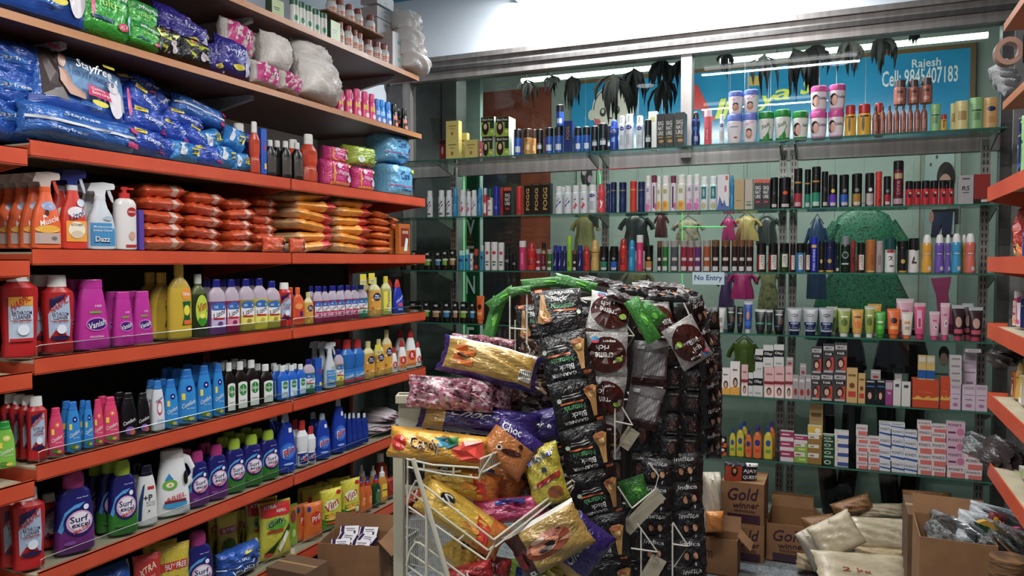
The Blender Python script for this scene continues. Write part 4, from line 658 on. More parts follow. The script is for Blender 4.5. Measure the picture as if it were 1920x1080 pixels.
stk('ponp', '#dcb4c8', 'pink cream carton with flower', [T('POND\'S', -.05, .8, .7, .2, '#483848'), ('e', .25, .36, .4, .5, '#d078a0'), ('r', -.2, .3, .4, .12, '#703858')])
stk('ponb', '#dcdce0', 'white cream carton with blue band', [T('POND\'S', 0, .76, .8, .24, '#283868'), ('p', [(-.5, .5), (.5, .38), (.5, .2), (-.5, .36)], '#2858a8')])
cart('sach', '#e06018', '#c85010', '#181818', 'small orange and black carton with round badge', [('r', 0, .7, 1, .6, '#141414'), ('e', 0, .68, .6, .36, '#e0dcd4'), ('e', 0, .25, .4, .2, '#181410')], ratio=.9, d=.5)
st('hwash', 'hair_oil_bottle', 'bottle', 'yellow face wash bottle with blue cap', 'bottle', .7, ['#d0c020', '#2048a0', '#c8b820'], [('e', 0, .5, .5, .2, '#2c50a0'), ('r', 0, .25, .5, .1, '#60a048')], ratio=.42)
st('owash', 'hair_oil_bottle', 'bottle', 'orange face wash bottle with purple cap', 'bottle', .7, ['#e07028', '#402c88', '#d86820'], [('e', 0, .5, .6, .2, '#2c3890'), ('r', 0, .25, .5, .1, '#e83818')], ratio=.42)
# ================================================================== the room
D = 1.883*K                                            # left shelf fronts at x = -D
BAY = [1.319*K, 2.319*K, 3.319*K]
XW, XR, YB = -2.84, .80, 4.50                          # left wall, right wall, glass front
YS = 4.20                                              # front edge of the glass shelves
LZ = {k: CAMZ+v*K for k, v in dict(A=.307, B=.032, C=-.248, D=-.521, E=-.801, F=-1.112, W2=.612, W1=.885).items()}
G0 = dict(zip(['g1', 'g2', 'g3', 'g4', 'g5', 'g6'], [CAMZ+K*3.5/3.8*v for v in (.561, .245, -.052, -.344, -.644, -.942)]))
floor_m = tex('terrazzo_floor', ['#4c5052', '#7c8082', '#64686a', '#94989a'], 160, .35, kind='voronoi', lo=.1, hi=.9)
wall_m = tex('white_wall_paint', ['#e6eef6', '#f0f4fa'], 3, .7, lo=.3, hi=.7)
grey_m = tex('grey_plaster', ['#5c5a58', '#787674', '#686664'], 5, .8, bump=.2)
teal_m = tex('teal_ceiling', ['#187890', '#1c84a0'], 4, .6)
alu = tex('brushed_aluminium', ['#8c8480', '#a09894'], 30, .38, stretch=(1, 1, .05), metal=.55)
dalu = tex('dark_aluminium', ['#4c4846', '#5c5856'], 30, .4, stretch=(1, 1, .05), metal=.5)
mint = tex('mint_wall_paint', ['#7c8c84', '#8c9c92'], 2, .6)
orange = tex('orange_enamel', ['#c84018', '#d44c20'], 5, .35, bump=.05)
beige = tex('cream_shelf_plate', ['#a89c80', '#bcb094'], 8, .5)
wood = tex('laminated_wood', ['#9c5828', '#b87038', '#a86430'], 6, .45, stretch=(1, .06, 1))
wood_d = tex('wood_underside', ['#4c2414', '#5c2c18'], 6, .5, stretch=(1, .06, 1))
back_m = tex('dark_back_board', ['#1c1614', '#2c2420'], 25, .8)
struct('floor', MB().box((-3.2, -2.2, -.1), (1.4, 8.8, 0), floor_m))
struct('ceiling', MB().box((-3.2, -2.2, CEIL), (1.4, YB+.06, CEIL+.1), teal_m))
struct('wall_left', MB().box((XW-.1, -2.2, 0), (XW, YB+.06, CEIL), wall_m))
struct('wall_right', MB().box((XR, -2.2, 0), (XR+.1, YB+.06, CEIL), grey_m))
zb = atY(860, 107.5, YB).z                             # top of the beam
zi = atY(860, 149, YB).z
struct('wall_back', MB().box((XW, YB-.02, zb), (XR, YB+.08, CEIL), wall_m))
# aluminium shop front
wf = MB(); wf.box((XW+.05, YB-.05, zi), (XR-.02, YB+.05, zb), alu)
wf.box((XW+.05, YB-.07, zb-.03), (XR-.02, YB-.05, zb), alu); wf.box((XW+.05, YB-.065, zi+.05), (XR-.02, YB-.05, zi+.075), dalu)
xl, xr_ = atY(766, 300, YB).x, atY(1872, 300, YB).x
wf.box((xl-.02, YB-.04, 0), (xl+.035, YB+.04, zi), alu)
wf.box((xr_, YB-.04, 0), (xr_+.05, YB+.04, zi), dalu)
xm0, xm1 = atY(1279, 180, YB).x, atY(1299, 180, YB).x
z315 = atY(1000, 312, YB).z
wf.box((xm0, YB-.04, z315), (xm1, YB+.04, zi), alu)
wf.box((xl+.035, YB-.03, z315-.04), (xr_, YB+.03, z315+.045), alu)
wf.box((xl+.035, YB-.04, 0), (xr_, YB+.04, .08), dalu)
f1 = struct('window_1', wf)
gm = M('#e8eeea', .015, 'glass')
gp = MB().box((xl+.03, YB+.0, z315+.045), (xm0, YB+.006, zi), gm); obj('pane', gp.mesh('pane', False), f1)
gp = MB().box((xm1, YB+.0, z315+.045), (xr_, YB+.006, zi), gm); obj('pane', gp.mesh('pane', False), f1)
gp = MB().box((xl+.03, YB+.0, .08), (xr_, YB+.006, z315-.04), gm); obj('pane', gp.mesh('pane', False), f1)
struct('wall_corner', MB().box((XW, YB-.015, 0), (xl-.02, YB+.03, zi), grey_m))
struct('trim_1', MB().box((xr_+.05, YB-.06, 0), (XR, YB+.05, zi), grey_m))
# ceiling tubes and downlights
for i, (x, y, z, ln, a, pw) in enumerate(TUBES):
    t = thing('tube_light', 'white fluorescent tube light fixed under the teal shop ceiling', 'tube light', (x, y, z), 0, 'ceiling tubes')
    obj('housing', MB().box((-ln/2, -.03, .0), (ln/2, .03, .09), W_).mesh('housing', False), t)
    obj('tube', MB().tube([(-ln/2+.02, 0, -.02), (ln/2-.02, 0, -.02)], .014, M('#f8fbff', .3, 'emit', e=7)), t)
t = thing('tube_light', 'white fluorescent tube light high on the wall above the glass', 'tube light', (-1.25, 4.44, 3.10))
obj('housing', MB().box((-.62, -.02, 0), (.62, .03, .06), W_).mesh('housing', False), t)
obj('tube', MB().tube([(-.6, -.04, .02), (.6, -.04, .02)], .014, M('#f8fbff', .3, 'emit', e=7)), t)
for q, (x, y) in enumerate([(-.06, 1.75), (-1.78, 1.55)]):
    t = thing('ceiling_downlight', 'round white downlight in the teal ceiling '+('near the right wall' if q == 0 else 'near the left wall'), 'downlight', (x, y, CEIL))
    obj('rim', MB().loft([(-.02, .1, .1, 2, 0), (0, .11, .11, 2, 0)], [W_], 24), t)
    obj('lamp', MB().loft([(-.024, .085, .085, 2, 0), (-.021, .085, .085, 2, 0)], [M('#ffffff', .3, 'emit', e=7)], 24), t)
# ------------------------------------------------------------------ left shelving
ORD = dict(A='top', B='second', C='third', D='fourth', E='fifth', F='lowest')
struct('wall_panel_side', MB().box((XW+.001, BAY[2]-.02, 0), (XW+.012, YB-.02, LZ['W2']-.45), tex('dark_side_panel', ['#2c302e', '#3c403e'], 6, .7)))
struct('wall_panel_left', MB().box((XW+.02, .2, .0), (XW+.05, BAY[2], LZ['W2']-.3), back_m))
for k in 'ABCDEF':
    z = LZ[k]
    for b in range(3):
        y0, y1 = ((.3, BAY[0]-.03), (BAY[0], BAY[1]-.006), (BAY[1]+.006, BAY[2]))[b]
        zz = z-(.035 if b == 0 else 0); xf = -D+(.03 if b == 0 else 0)
        nm = ('near end', 'middle bay', 'far bay')[b]
        t = thing('wall_shelf', '%s orange edged metal shelf of the left wall, %s' % (ORD[k], nm), 'shelf', (xf, y0, zz), 0, 'orange edged shelves on the left wall')
        L = y1-y0; dep = xf-(XW+.05)
        obj('plate', MB().box((-dep, .002, -.018), (-.004, L-.002, -.012), beige).mesh('plate', False), t)
        lip = MB(); lip.box((-.004, 0, -.05), (0, L, 0), orange); lip.box((-.02, 0, -.052), (0, L, -.048), orange); lip.box((-.012, 0, -.003), (0, L, 0), orange)
        obj('front_lip', lip.mesh('lip', False), t)
        obj('stiffener', MB().box((-.05, .01, -.05), (-.03, L-.01, -.018), beige).mesh('stiffener', False), t)
        for y in (0.0, L-.004):
            br = MB(); pts = [(-.004, -.018), (-.004, -.05), (-dep, -.12), (-dep, -.018)]
            br.add([(x, y, zc) for x, zc in pts]+[(x, y+.004, zc) for x, zc in pts], [(0, 1, 2, 3), (7, 6, 5, 4), (0, 4, 5, 1), (1, 5, 6, 2), (2, 6, 7, 3), (3, 7, 4, 0)], orange)
            obj('bracket', br.mesh('bracket', False), t)
        if k in 'CDEF' and b:
            obj('clear_guard', MB().box((-.014, .02, -.004), (-.0115, L-.02, .036), M('#eef4f4', .03, 'glass')).mesh('guard', False), t)
            obj('guard_wire', MB().tube([(-.013, .015, -.005), (-.013, .015, .034), (-.013, .03, .037), (-.013, L-.03, .037), (-.013, L-.015, .034), (-.013, L-.015, -.005)], .0012, '#c0c0bc:metal', 6), t)
for i, y in enumerate((BAY[0]-.015, BAY[1], BAY[2]-.03)):
    t = thing('shelf_upright', 'dark orange slotted upright behind the left shelves, '+('near end', 'between the bays', 'far end')[i], 'upright', (XW+.06, y, 0))
    obj('post', MB().box((-.01, -.02, 0), (.015, .02, LZ['W2']-.3), '#7a2810').mesh('post', False), t)
    obj('foot', MB().box((.015, -.02, 0), (dep, .02, .1), orange).mesh('foot', False), t)
WT = .026
for k, ex, y1 in (('W1', 'upper', atX(785, 148, -D).y), ('W2', 'lower', atX(790, 253, -D).y)):
    z = LZ[k]; t = thing('wooden_shelf', '%s long brown laminated wooden shelf on the left wall' % ex, 'shelf', (0, 0, z))
    pl = MB().box((XW, .2, -WT+.001), (-D-.001, y1, 0), wood)
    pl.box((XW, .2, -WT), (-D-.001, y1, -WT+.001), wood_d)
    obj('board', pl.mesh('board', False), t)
    obj('front_edging', MB().box((-D-.001, .2, -WT), (-D+.002, y1, 0), tex('light_wood_edging', ['#b47440', '#c8884c'], 6, .4, stretch=(1, .06, 1))).mesh('edge', False), t)
    for px, py in ((60, 70), (468, 45), (470, 200), (700, 158)) if k == 'W1' else ((60, 70), (470, 200), (690, 262)):
        pass
    for y in (1.75, 2.62, 3.75) if k == 'W1' else (1.75, 2.62, 3.75):
        b = MB(); pts = [(XW+.002, -WT-.001), (-D-.07, -WT-.001), (-D-.07, -WT-.02), (XW+.002, -WT-.12)]
        b.add([(x, y-.012, zc) for x, zc in pts]+[(x, y+.012, zc) for x, zc in pts], [(0, 1, 2, 3), (7, 6, 5, 4), (0, 4, 5, 1), (1, 5, 6, 2), (2, 6, 7, 3), (3, 7, 4, 0)], '#989694')
        obj('bracket', b.mesh('bracket', False), t)
# ------------------------------------------------------------------ glass shelving at the back
glass_e = M('#2c6a58', .1, ''); shelf_g = M('#c4dcd2', .02, 'glass')
UPX = [(855,), (1137,), (1467, 1487), (1842,)]
upx = []
for n_, grp in enumerate(UPX):
    for px in grp:
        x = atY(px, 487, YB-.03).x; upx.append(x)
        t = thing('slotted_upright', 'slotted aluminium upright behind the glass shelves, %s' % {855: 'leftmost', 1137: 'second from the left', 1467: 'left one of the middle pair', 1487: 'right one of the middle pair', 1842: 'rightmost'}[px], 'upright', (x, YB-.065, .09))
        zt = G0['g1']-.02
        obj('channel', MB().box((-.02, 0, 0), (.02, .02, zt-.09), alu).mesh('channel', False), t)
        sl = MB()
        z = .05
        while z < zt-.14:
            for sx in (-.008, .008): sl.box((sx-.0025, -.001, z), (sx+.0025, .001, z+.022), '#181818')
            z += .036
        obj('slots', sl.mesh('slots', False), t)
bays = [(XW+.06, upx[1]-.02), (upx[1]-.016, (upx[2]+upx[3])/2-.001), ((upx[2]+upx[3])/2+.001, .69)]
GN = dict(g1='top', g2='second', g3='third', g4='fourth', g5='fifth', g6='lowest')
for g, z in G0.items():
    for b, (x0, x1) in enumerate(bays):
        yf = YS+.0+(-.02 if (g == 'g1' and b != 1) else 0)
        t = thing('glass_shelf', '%s green edged glass shelf of the %s' % (GN[g], ('left bay', 'middle bay', 'right bay')[b]), 'shelf', (x0, yf, z), 0, 'glass shelves before the shop front')
        L = x1-x0; dp = YB-.07-yf
        obj('glass_pane', MB().box((0, .002, -.008), (L, dp, 0), shelf_g).mesh('pane', False), t)
        obj('polished_edge', MB().box((0, 0, -.008), (L, .002, 0), glass_e).mesh('edge', False), t)
        for bx in ([.5 if b == 0 else .04, L-.03] if b != 0 else [upx[0]-x0, L-.02]):
            m_ = MB(); pts = [(.03, -.009), (dp, -.009), (dp, -.075), (.03, -.022)]
            m_.add([(bx-.004, y, zc) for y, zc in pts]+[(bx+.004, y, zc) for y, zc in pts], [(0, 1, 2, 3), (7, 6, 5, 4), (0, 4, 5, 1), (1, 5, 6, 2), (2, 6, 7, 3), (3, 7, 4, 0)], alu)
            obj('bracket', m_.mesh('bracket', False), t)
# green sign-frame reflection drawn as a glowing strip, then green and red light strips
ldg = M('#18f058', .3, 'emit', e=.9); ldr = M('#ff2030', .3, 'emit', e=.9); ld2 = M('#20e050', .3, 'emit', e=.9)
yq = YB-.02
t = obj('glow_strip', MB().tube([atY(870, 640, yq), atY(870, 322, yq), atY(880, 320, yq), atY(1105, 309, yq), atY(1122, 314, yq), atY(1125, 330, yq), atY(1126, 372, yq)], .0028, ldg, 6), None,
        label='glowing green strip standing in for a sign frame reflection around the left bay', category='light strip')
t = obj('glow_strip', MB().tube([atY(1120, 318, yq), atY(1150, 316, yq), atY(1215, 312, yq)], .003, ldr, 6), None, label='short red glowing light strip under the top glass shelf', category='light strip')
t = obj('glow_strip', MB().tube([atY(1308, 302, yq), atY(1384, 296, yq)], .003, ld2, 6), None, label='short green light strip under the top glass shelf, middle bay', category='light strip')
t = obj('glow_strip', MB().tube([atY(1279, 395, yq), atY(1279, 560, yq)], .0022, ldg, 6), None, label='vertical green light strip between clothing behind the glass', category='light strip')
t = obj('glow_strip', MB().tube([atY(1281, 425, yq+.01), atY(1362, 425, yq+.01)], .0025, ldg, 6), None, label='short level green light strip behind the middle bay', category='light strip')
# No Entry sign hanging below the third glass shelf
pz = atY(1328, 522, YS-.008)
t = thing('no_entry_sign', 'small pale blue No Entry sign below the third glass shelf', 'sign', pz)
obj('board', MB().box((-.083, 0, -.033), (.083, .004, .033), '#c4dce4').mesh('board', False), t)
d_ = decal([T('No Entry', 0, 0, .145, .036, '#143c74')], lambda x, z: 0, .001); obj('lettering', d_.mesh('lettering', False), t.children[0])
# ------------------------------------------------------------------ right shelving
XF = .46; YRE = 3.2
RZ = {}
for i, py in enumerate((352, 482, 605, 735, 862)):
    RZ[i+1] = atX(1851, py, XF).z
    pe = atX(1851, py, XF); YRE = pe.y
    t = thing('wall_shelf', '%s orange edged shelf on the right wall' % ('top', 'second', 'third', 'fourth', 'lowest')[i], 'shelf', (XF, 1.2, pe.z), 0, 'orange edged shelves on the right wall')
    L = YRE-1.2
    obj('plate', MB().box((.004, 0, -.018), (XR-XF, L, -.012), beige).mesh('plate', False), t)
    lip = MB().box((0, 0, -.05), (.004, L, 0), orange); lip.box((0, L-.004, -.05), (.06, L, 0), orange)
    obj('front_lip', lip.mesh('lip', False), t)
    br = MB(); pts = [(.004, -.018), (.004, -.05), (XR-XF, -.12), (XR-XF, -.018)]
    br.add([(x, L-.005, zc) for x, zc in pts]+[(x, L-.001, zc) for x, zc in pts], [(3, 2, 1, 0), (4, 5, 6, 7), (0, 1, 5, 4), (1, 2, 6, 5), (2, 3, 7, 6), (3, 0, 4, 7)], orange)
    obj('bracket', br.mesh('bracket', False), t)
for i, (px, py) in enumerate(((1882, 45), (1880, 192))):
    p = atX(px, py, XF+.04)
    t = thing('wooden_shelf', '%s wooden shelf on the right wall' % ('upper', 'lower')[i], 'shelf', (p.x, 1.2, p.z))
    obj('board', MB().box((0, 0, -.026), (XR-p.x, p.y-1.2, 0), wood).mesh('board', False), t)
    RZ['w%d' % (i+1)] = p.z
    b = MB().box((.1, p.y-1.2-.2, -.05), (XR-p.x, p.y-1.2-.18, -.027), '#989694'); obj('bracket', b.mesh('bracket', False), t)
t = obj('right_upright', MB().box((XR-.03, YRE-.05, 0), (XR-.002, YRE-.01, 2.2), '#2c2826').mesh('post', False), None, label='dark upright at the end of the right wall shelves', category='upright')
# ================================================================== goods on shelves
def fit_widths(L):
    """shrink neighbours that would touch; L = list of dicts with u (position), w"""
    L.sort(key=lambda q: q['u'])
    for a, b in zip(L, L[1:]):
        gap = abs(b['u']-a['u'])*.985; s = (a['w']+b['w'])/2
        if s > gap > 0:
            f = gap/s
            if f < .45: f = .45
            a['w'] *= f; b['w'] *= f
def top_of(placed, u, near):
    best = min(placed, key=lambda q: abs(q['u']-u)); return best['z']+best['h']
SKIPD = {'harp': .5}
def left(k, items, where=None, Xf=None, jit=4):
    z0 = LZ[k]; where = where or ('on the %s orange shelf' % ORD[k] if k in ORD else 'on the %s wooden shelf' % ('upper' if k == 'W1' else 'lower'))
    if k == 'F': where = 'on the lowest orange shelf'
    lev = {}; placed = []
    for it in items:
        key, x, yt = it[:3]; o = it[3] if len(it) > 3 else {}
        S = STY[key]; back = o.get('back', 0); X = -D-.045-back; z = z0; w_ = .08
        if k in ('A', 'B'): pass
        for _ in range(3):
            Xc = X-w_*S['t']/2; p = atX(x, yt, Xc)
            if 'on' in o: z = top_of(placed, p.y, None)
            elif 'z' in o: z = z0+o['z']
            h = o.get('h') or max(.02, p.z-z); w_ = o.get('w') or h*S['ratio']
        q = dict(u=p.y, w=w_, h=h, z=z, X=X, S=S, key=key, x=x, o=o); placed.append(q)
        lev.setdefault((back > .03, 'on' in o, z), []).append(q)
    for L in lev.values(): fit_widths(L)
    for q in placed:
        w_, S, o = q['w'], q['S'], q['o']; rot_ = S['prof'] not in ('box', 'pillow'); w_ *= .94 if rot_ else 1; d = w_*S['t']; n = o.get('rows', 1)
        dd = o.get('d')
        for r in range(n):
            ex = 2*math.hypot(w_/2*.37, d/2*.93) if rot_ else (dd or d)
            Xc = q['X']-(dd or d)/2-r*(ex*1.03+.003)
            if Xc-(dd or d)/2 < XW+.06: break
            inst(q['key'], (Xc, q['u']+R_.uniform(-.002, .002), q['z']+.0005), w_, q['h'], (0, 0, math.pi/2+math.radians(R_.uniform(-jit, jit)-(22 if S['prof'] != 'box' and S['prof'] != 'pillow' else 4))), where, var=R_.randrange(2) if S['prof'] in ('pillow', 'pouch') else 0,
                 order=q['u'], row=r+(5 if o.get('back', 0) > .03 else 0), depth=(dd/S['t'] if dd else None), label=o.get('label'))
    return placed
def back(g, items, Y=None, where=None, rows=1):
    z0 = G0[g]; where = where or 'on the %s glass shelf' % GN[g]; lev = {}; placed = []
    for it in items:
        key, x, wp, yt = it[:4]; o = it[4] if len(it) > 4 else {}
        S = STY[key]; bk = o.get('back', 0); Yf = YS+.022+bk; d = .05
        for _ in range(2):
            p = atY(x, yt, Yf+d/2); w_ = wp*zdepth(p)/F_PX; d = min(w_*S['t'], .2)
        z = z0
        if 'on' in o: z = top_of(placed, p.x, None)+.0006
        h = o.get('h') or max(.015, p.z-z)
        q = dict(u=p.x, w=w_, h=h, z=z, Yf=Yf, d=d, S=S, key=key, o=o); placed.append(q)
        lev.setdefault((round(bk/.04), round(z, 2)), []).append(q)
    for L in lev.values(): fit_widths(L)
    for q in placed:
        n = q['o'].get('rows', rows); S = q['S']; d = q['w']*S['t']
        for r in range(n):
            Yc = q['Yf']+d/2+r*(d*1.04+.003)
            if Yc+d/2 > YB-.075: break
            inst(q['key'], (q['u']+(R_.uniform(-.002, .002) if n > 1 else 0), Yc, q['z']+.0005), q['w']*.985, q['h'], (0, 0, math.radians(R_.uniform(-5, 5) if S['prof'] != 'box' else R_.uniform(-1.5, 1.5))), where,
                 order=q['u'], row=r+(5 if q['o'].get('back', 0) > .03 else 0), label=q['o'].get('label'))
    return placed
o1, o2, o3, o4, o5 = [dict(rows=i) for i in (1, 2, 3, 4, 5)]; ON = dict(on=1)
# ---- left wall
left('W1', [('gbox', 515, 2), ('dabr', 551, 8, dict(h=.13)), ('dabr', 564, 8, dict(h=.13)), ('dabr', 578, 9, dict(h=.13)), ('dabr', 592, 10, dict(h=.13)), ('dabr', 605, 12, dict(h=.13)),
 ('gbox', 621, 42), ('wtub', 634, 42), ('wtub', 649, 46, o2), ('wtub', 661, 57), ('wtub', 671, 63), ('wtub', 690, 75, o2), ('wtub', 706, 79), ('wtub', 719, 84),
 ('wbox', 735, 65, dict(rows=3))])
left('W2', [('tlp', 637, 169, o2), ('tlp', 652, 169, o2), ('tlp', 668, 167, o2), ('tlp', 683, 172, o2), ('tlp', 696, 177, o2), ('tlb', 706, 186, o2), ('tlb', 715, 188, o2), ('tlb', 726, 192, o2), ('tlk', 739, 196, o2), ('tlk', 757, 204, o2)])
left('A', [('savl', 472, 229), ('savl', 447, 232, dict(back=.1)), ('savb', 490, 242), ('dark', 506, 263), ('dark', 519, 264, dict(back=.06)), ('dark', 535, 265), ('dark', 556, 268), ('savl', 577, 252), ('savl', 549, 262, dict(back=.07)),
 ('pinkp', 623, 301, dict(w=.19)), ('pinkp', 676, 314, dict(w=.15)), ('grnp', 668, 275, dict(on=1, w=.2)), ('pinkp', 625, 277, dict(on=1, w=.15, back=.06, h=.08)),
 ('cool', 735, 308, dict(w=.25, d=.2)), ('cool', 728, 252, dict(on=1, w=.25, d=.19))])
left('B', [('musc', 80, 322, dict(rows=5)), ('lizt', 130, 318, o2), ('dazz', 186, 342, o3), ('lifeb', 231, 351), ('purp', 258, 394), ('orlt', 512, 443, dict(w=.13)), ('orlt', 556, 447, dict(w=.1)), ('book', 755, 420), ('book', 740, 432, dict(back=.05))])
left('C', [('harp', 32, 503), ('harq', 105, 516, o3), ('vani', 168, 524, o3), ('vani', 227, 547, o2), ('vani', 263, 546, o3), ('oily', 302, 511, dict(back=.07, rows=2)), ('oily', 333, 495), ('vimb', 368, 514), 
 ('lizp', 402, 524, o2), ('lizm', 430, 524, o2), ('lizo', 457, 523, o2), ('lizy', 483, 522, o2), ('lizo', 508, 527), ('harq', 532, 530), ('orbt', 557, 539, o2), ('flor', 577, 548, dict(w=.06)),
 ('lizm', 592, 537, o2), ('lizm', 606, 537, o2), ('lizm', 620, 536), ('lizm', 635, 536, o2), ('lizm', 649, 535, o2), ('lizm', 662, 535, o2), ('lizg', 676, 534), ('flor', 700, 520, o2), ('limy', 722, 518), ('blur', 744, 524, o2)])
left('D', [('cfg', 6, 790), ('harq', 66, 743, o4), ('cfp', 102, 764), ('cfb', 133, 753, o2), ('cfb', 160, 751, o2), ('cfp', 180, 748), ('cfp', 204, 744, o2), ('cfk', 237, 736, o2), ('cfk', 266, 736), ('whbt', 293, 713, o2),
 ('cfb', 316, 711, dict(rows=3)), ('cfb', 347, 692, o3), ('cfb', 378, 685, o3), ('cfb', 404, 681, o3), ('dett', 425, 680, o3), ('dett', 447, 678, o3), ('dett', 469, 675, o3), ('dett', 497, 683, o3), ('dett', 513, 681, dict(back=.05)),
 ('detb', 529, 686, o2), ('detb', 546, 685, o3), ('detb', 562, 683, o3), ('lizg', 577, 674), ('savb', 594, 672), ('dazz', 615, 641, o3), ('lizo', 632, 655), ('harpw', 649, 637, o2), ('harpw', 669, 636, o2),
 ('flor', 689, 640), ('flor', 708, 636), ('flor', 722, 618), ('vimw', 737, 651), ('vimt', 753, 637), ('vimt', 768, 616), ('vimw', 782, 641), ('vimt', 750, 617, dict(back=.06))])
left('E', [('harq', 50, 914, o3), ('harq', 90, 926, dict(back=.12)), ('sfp', 136, 884), ('sfg', 181, 866, dict(back=.13)), ('sfg', 226, 862, o2), ('dway', 270, 871, o2), ('arie', 320, 843), ('sfp', 367, 845, o2), ('sfp', 403, 833, o2), ('sfg', 437, 822, o2), ('sfg', 470, 814, o3),
 ('sfg', 502, 806, o3), ('rin', 534, 776, o2), ('vand', 563, 788, o2), ('vand', 580, 799), ('rin', 603, 775, o2), ('rin', 632, 747), ('rins', 652, 776, o3), ('rins', 661, 775, o2), ('rins', 671, 775, o2), ('rins', 682, 775, o2),
 ('plas', 715, 785, dict(w=.34, h=.06, d=.24)), ('plas', 718, 768, dict(on=1, w=.32, h=.06, d=.22)), ('plas', 712, 754, dict(on=1, w=.3, h=.05, d=.2))])
left('F', [('bagb', 195, 1060, dict(w=.22)), ('gifr', 272, 1038, dict(w=.15)), ('gifo', 322, 1020, dict(w=.14, rows=2)), ('sfp', 369, 996), ('bagb', 435, 1022, dict(w=.26, d=.1)), ('gifo', 425, 962, dict(back=.13, w=.13, rows=2)), ('gifo', 458, 955, dict(back=.13, w=.13, rows=2)), ('gifo', 483, 948, dict(back=.1, w=.13)),
 ('gify', 513, 939, o2), ('limp', 546, 945, dict(back=.04)), ('pril', 563, 944, dict(back=.04)), ('pril', 586, 942), ('vimp', 603, 926, dict(back=.04)), ('vimp', 620, 916, o3), ('vimp', 638, 908, dict(back=.04)), ('vimp', 655, 898, o2), ('vimr', 573, 918, dict(back=.1, rows=2)), ('vimr', 592, 912, dict(back=.1, rows=3)), ('vimr', 610, 905, dict(back=.1, rows=3)), ('vimr', 630, 898, dict(back=.1, rows=2)),
 ('prlb', 675, 893, o2), ('prlb', 688, 893), ('prlg', 704, 890), ('prlw', 716, 875), ('prlw', 699, 873, dict(back=.05)), ('prlw', 677, 872, dict(back=.06)), ('redn', 733, 895, dict(rows=2)), ('savl', 712, 850, dict(back=.09))])
# ---- packs placed one by one on the left wall: (style, px, py of the bottom centre, distance behind the front, w, h, thickness, roll, lean, turn)
def pack(key, px, py, bk, w_, h_, th, roll=0, lean=0, turn=0, where='', var=0, snap=None, label=None):
    X = -D-bk; p = atX(px, py, X)
    if snap is not None: p.z = LZ[snap]+.004
    fl, cl = (LZ['A'], LZ['W2']-.035) if 'orange' in where else ((LZ['W1'], 9) if 'upper' in where else (LZ['W2'], LZ['W1']-.035))
    h_ = min(h_, .17) if cl-fl < .2 else h_; p.z = min(max(p.z, fl+.004+abs(math.sin(math.radians(roll)))*w_*.4), cl-.06); h_ = min(h_, cl-p.z-abs(math.sin(math.radians(roll)))*w_*.4) if cl < 5 else h_; h_ = max(h_, .05)
    q = Quaternion((0, 0, 1), math.radians(90+turn)) @ Quaternion((0, 1, 0), math.radians(roll)) @ Quaternion((1, 0, 0), math.radians(-lean))
    S = STY[key]
    return inst(key, p, w_, h_, where=where, quat=q, var=var, order=p.y, depth=th/S['t']*.88, label=label, row=int(bk*10))
wa = 'on the top orange shelf'
for a in [('stck', 0, 262, .16, .24, .15, .12, 0, 0, 0, 0), ('stck', 2, 205, .16, .24, .14, .12, 0, 0, 0, 1), ('stck', 3, 152, .16, .24, .13, .12, 0, 0, 0, 0),
          ('slng', 146, 284, .09, .44, .11, .16, 3, 0, 2, 0), ('stay', 148, 225, .1, .36, .24, .09, 6, 14, 0, 0), ('stay', 110, 180, .24, .36, .22, .07, 6, 6, 0, 1), ('stay', 70, 232, .2, .3, .24, .08, 8, 12, -18, 1),
          ('slng', 150, 240, .3, .4, .12, .12, 2, 0, 0, 1)]:
    pack(*a[:8], a[8], a[9], wa, a[10], snap='A' if a[2] > 255 else None)
for i, a in enumerate([('sblu', 262, 292, .10, .2, .1, .12, 8, 10, 3), ('sblu', 300, 299, .12, .2, .09, .12, 4, 30, -6), ('slig', 345, 305, .1, .16, .08, .1, 6, 10, 8), ('sblu', 385, 308, .09, .16, .09, .1, 2, 20, -8), ('slig', 420, 312, .09, .13, .09, .1, 8, 15, 8), ('slig', 448, 318, .08, .1, .08, .09, -3, 5, 0),
          ('sblu', 265, 255, .13, .22, .11, .12, 8, 10, 3), ('sblu', 318, 272, .14, .18, .1, .11, 10, 20, 4), ('sblu', 360, 280, .13, .16, .1, .1, 30, 25, -6), ('slig', 398, 284, .12, .13, .09, .1, -18, 15, 8), ('slig', 432, 282, .1, .11, .1, .09, 25, 10, -8), ('sblu', 455, 290, .14, .14, .1, .09, 12, 10, 0),
          ('sblu', 250, 218, .16, .2, .12, .12, 28, 10, 3), ('sblu', 292, 222, .2, .16, .14, .12, -24, 10, 8), ('sblu', 335, 246, .18, .22, .08, .12, 8, 10, -4), ('sblu', 380, 258, .22, .22, .08, .1, 8, 10, 0), ('slng', 368, 232, .17, .28, .09, .1, 10, 5, 0), ('sblu', 245, 180, .2, .24, .09, .12, -3, 10, 0), ('sblu', 300, 200, .3, .18, .12, .1, 4, 10, 0), ('sblu', 290, 180, .28, .16, .1, .1, 12, 0, 8)]):
    pack(*a, wa, i % 2, snap='A' if i < 6 else None)
ww = 'on the lower wooden shelf'
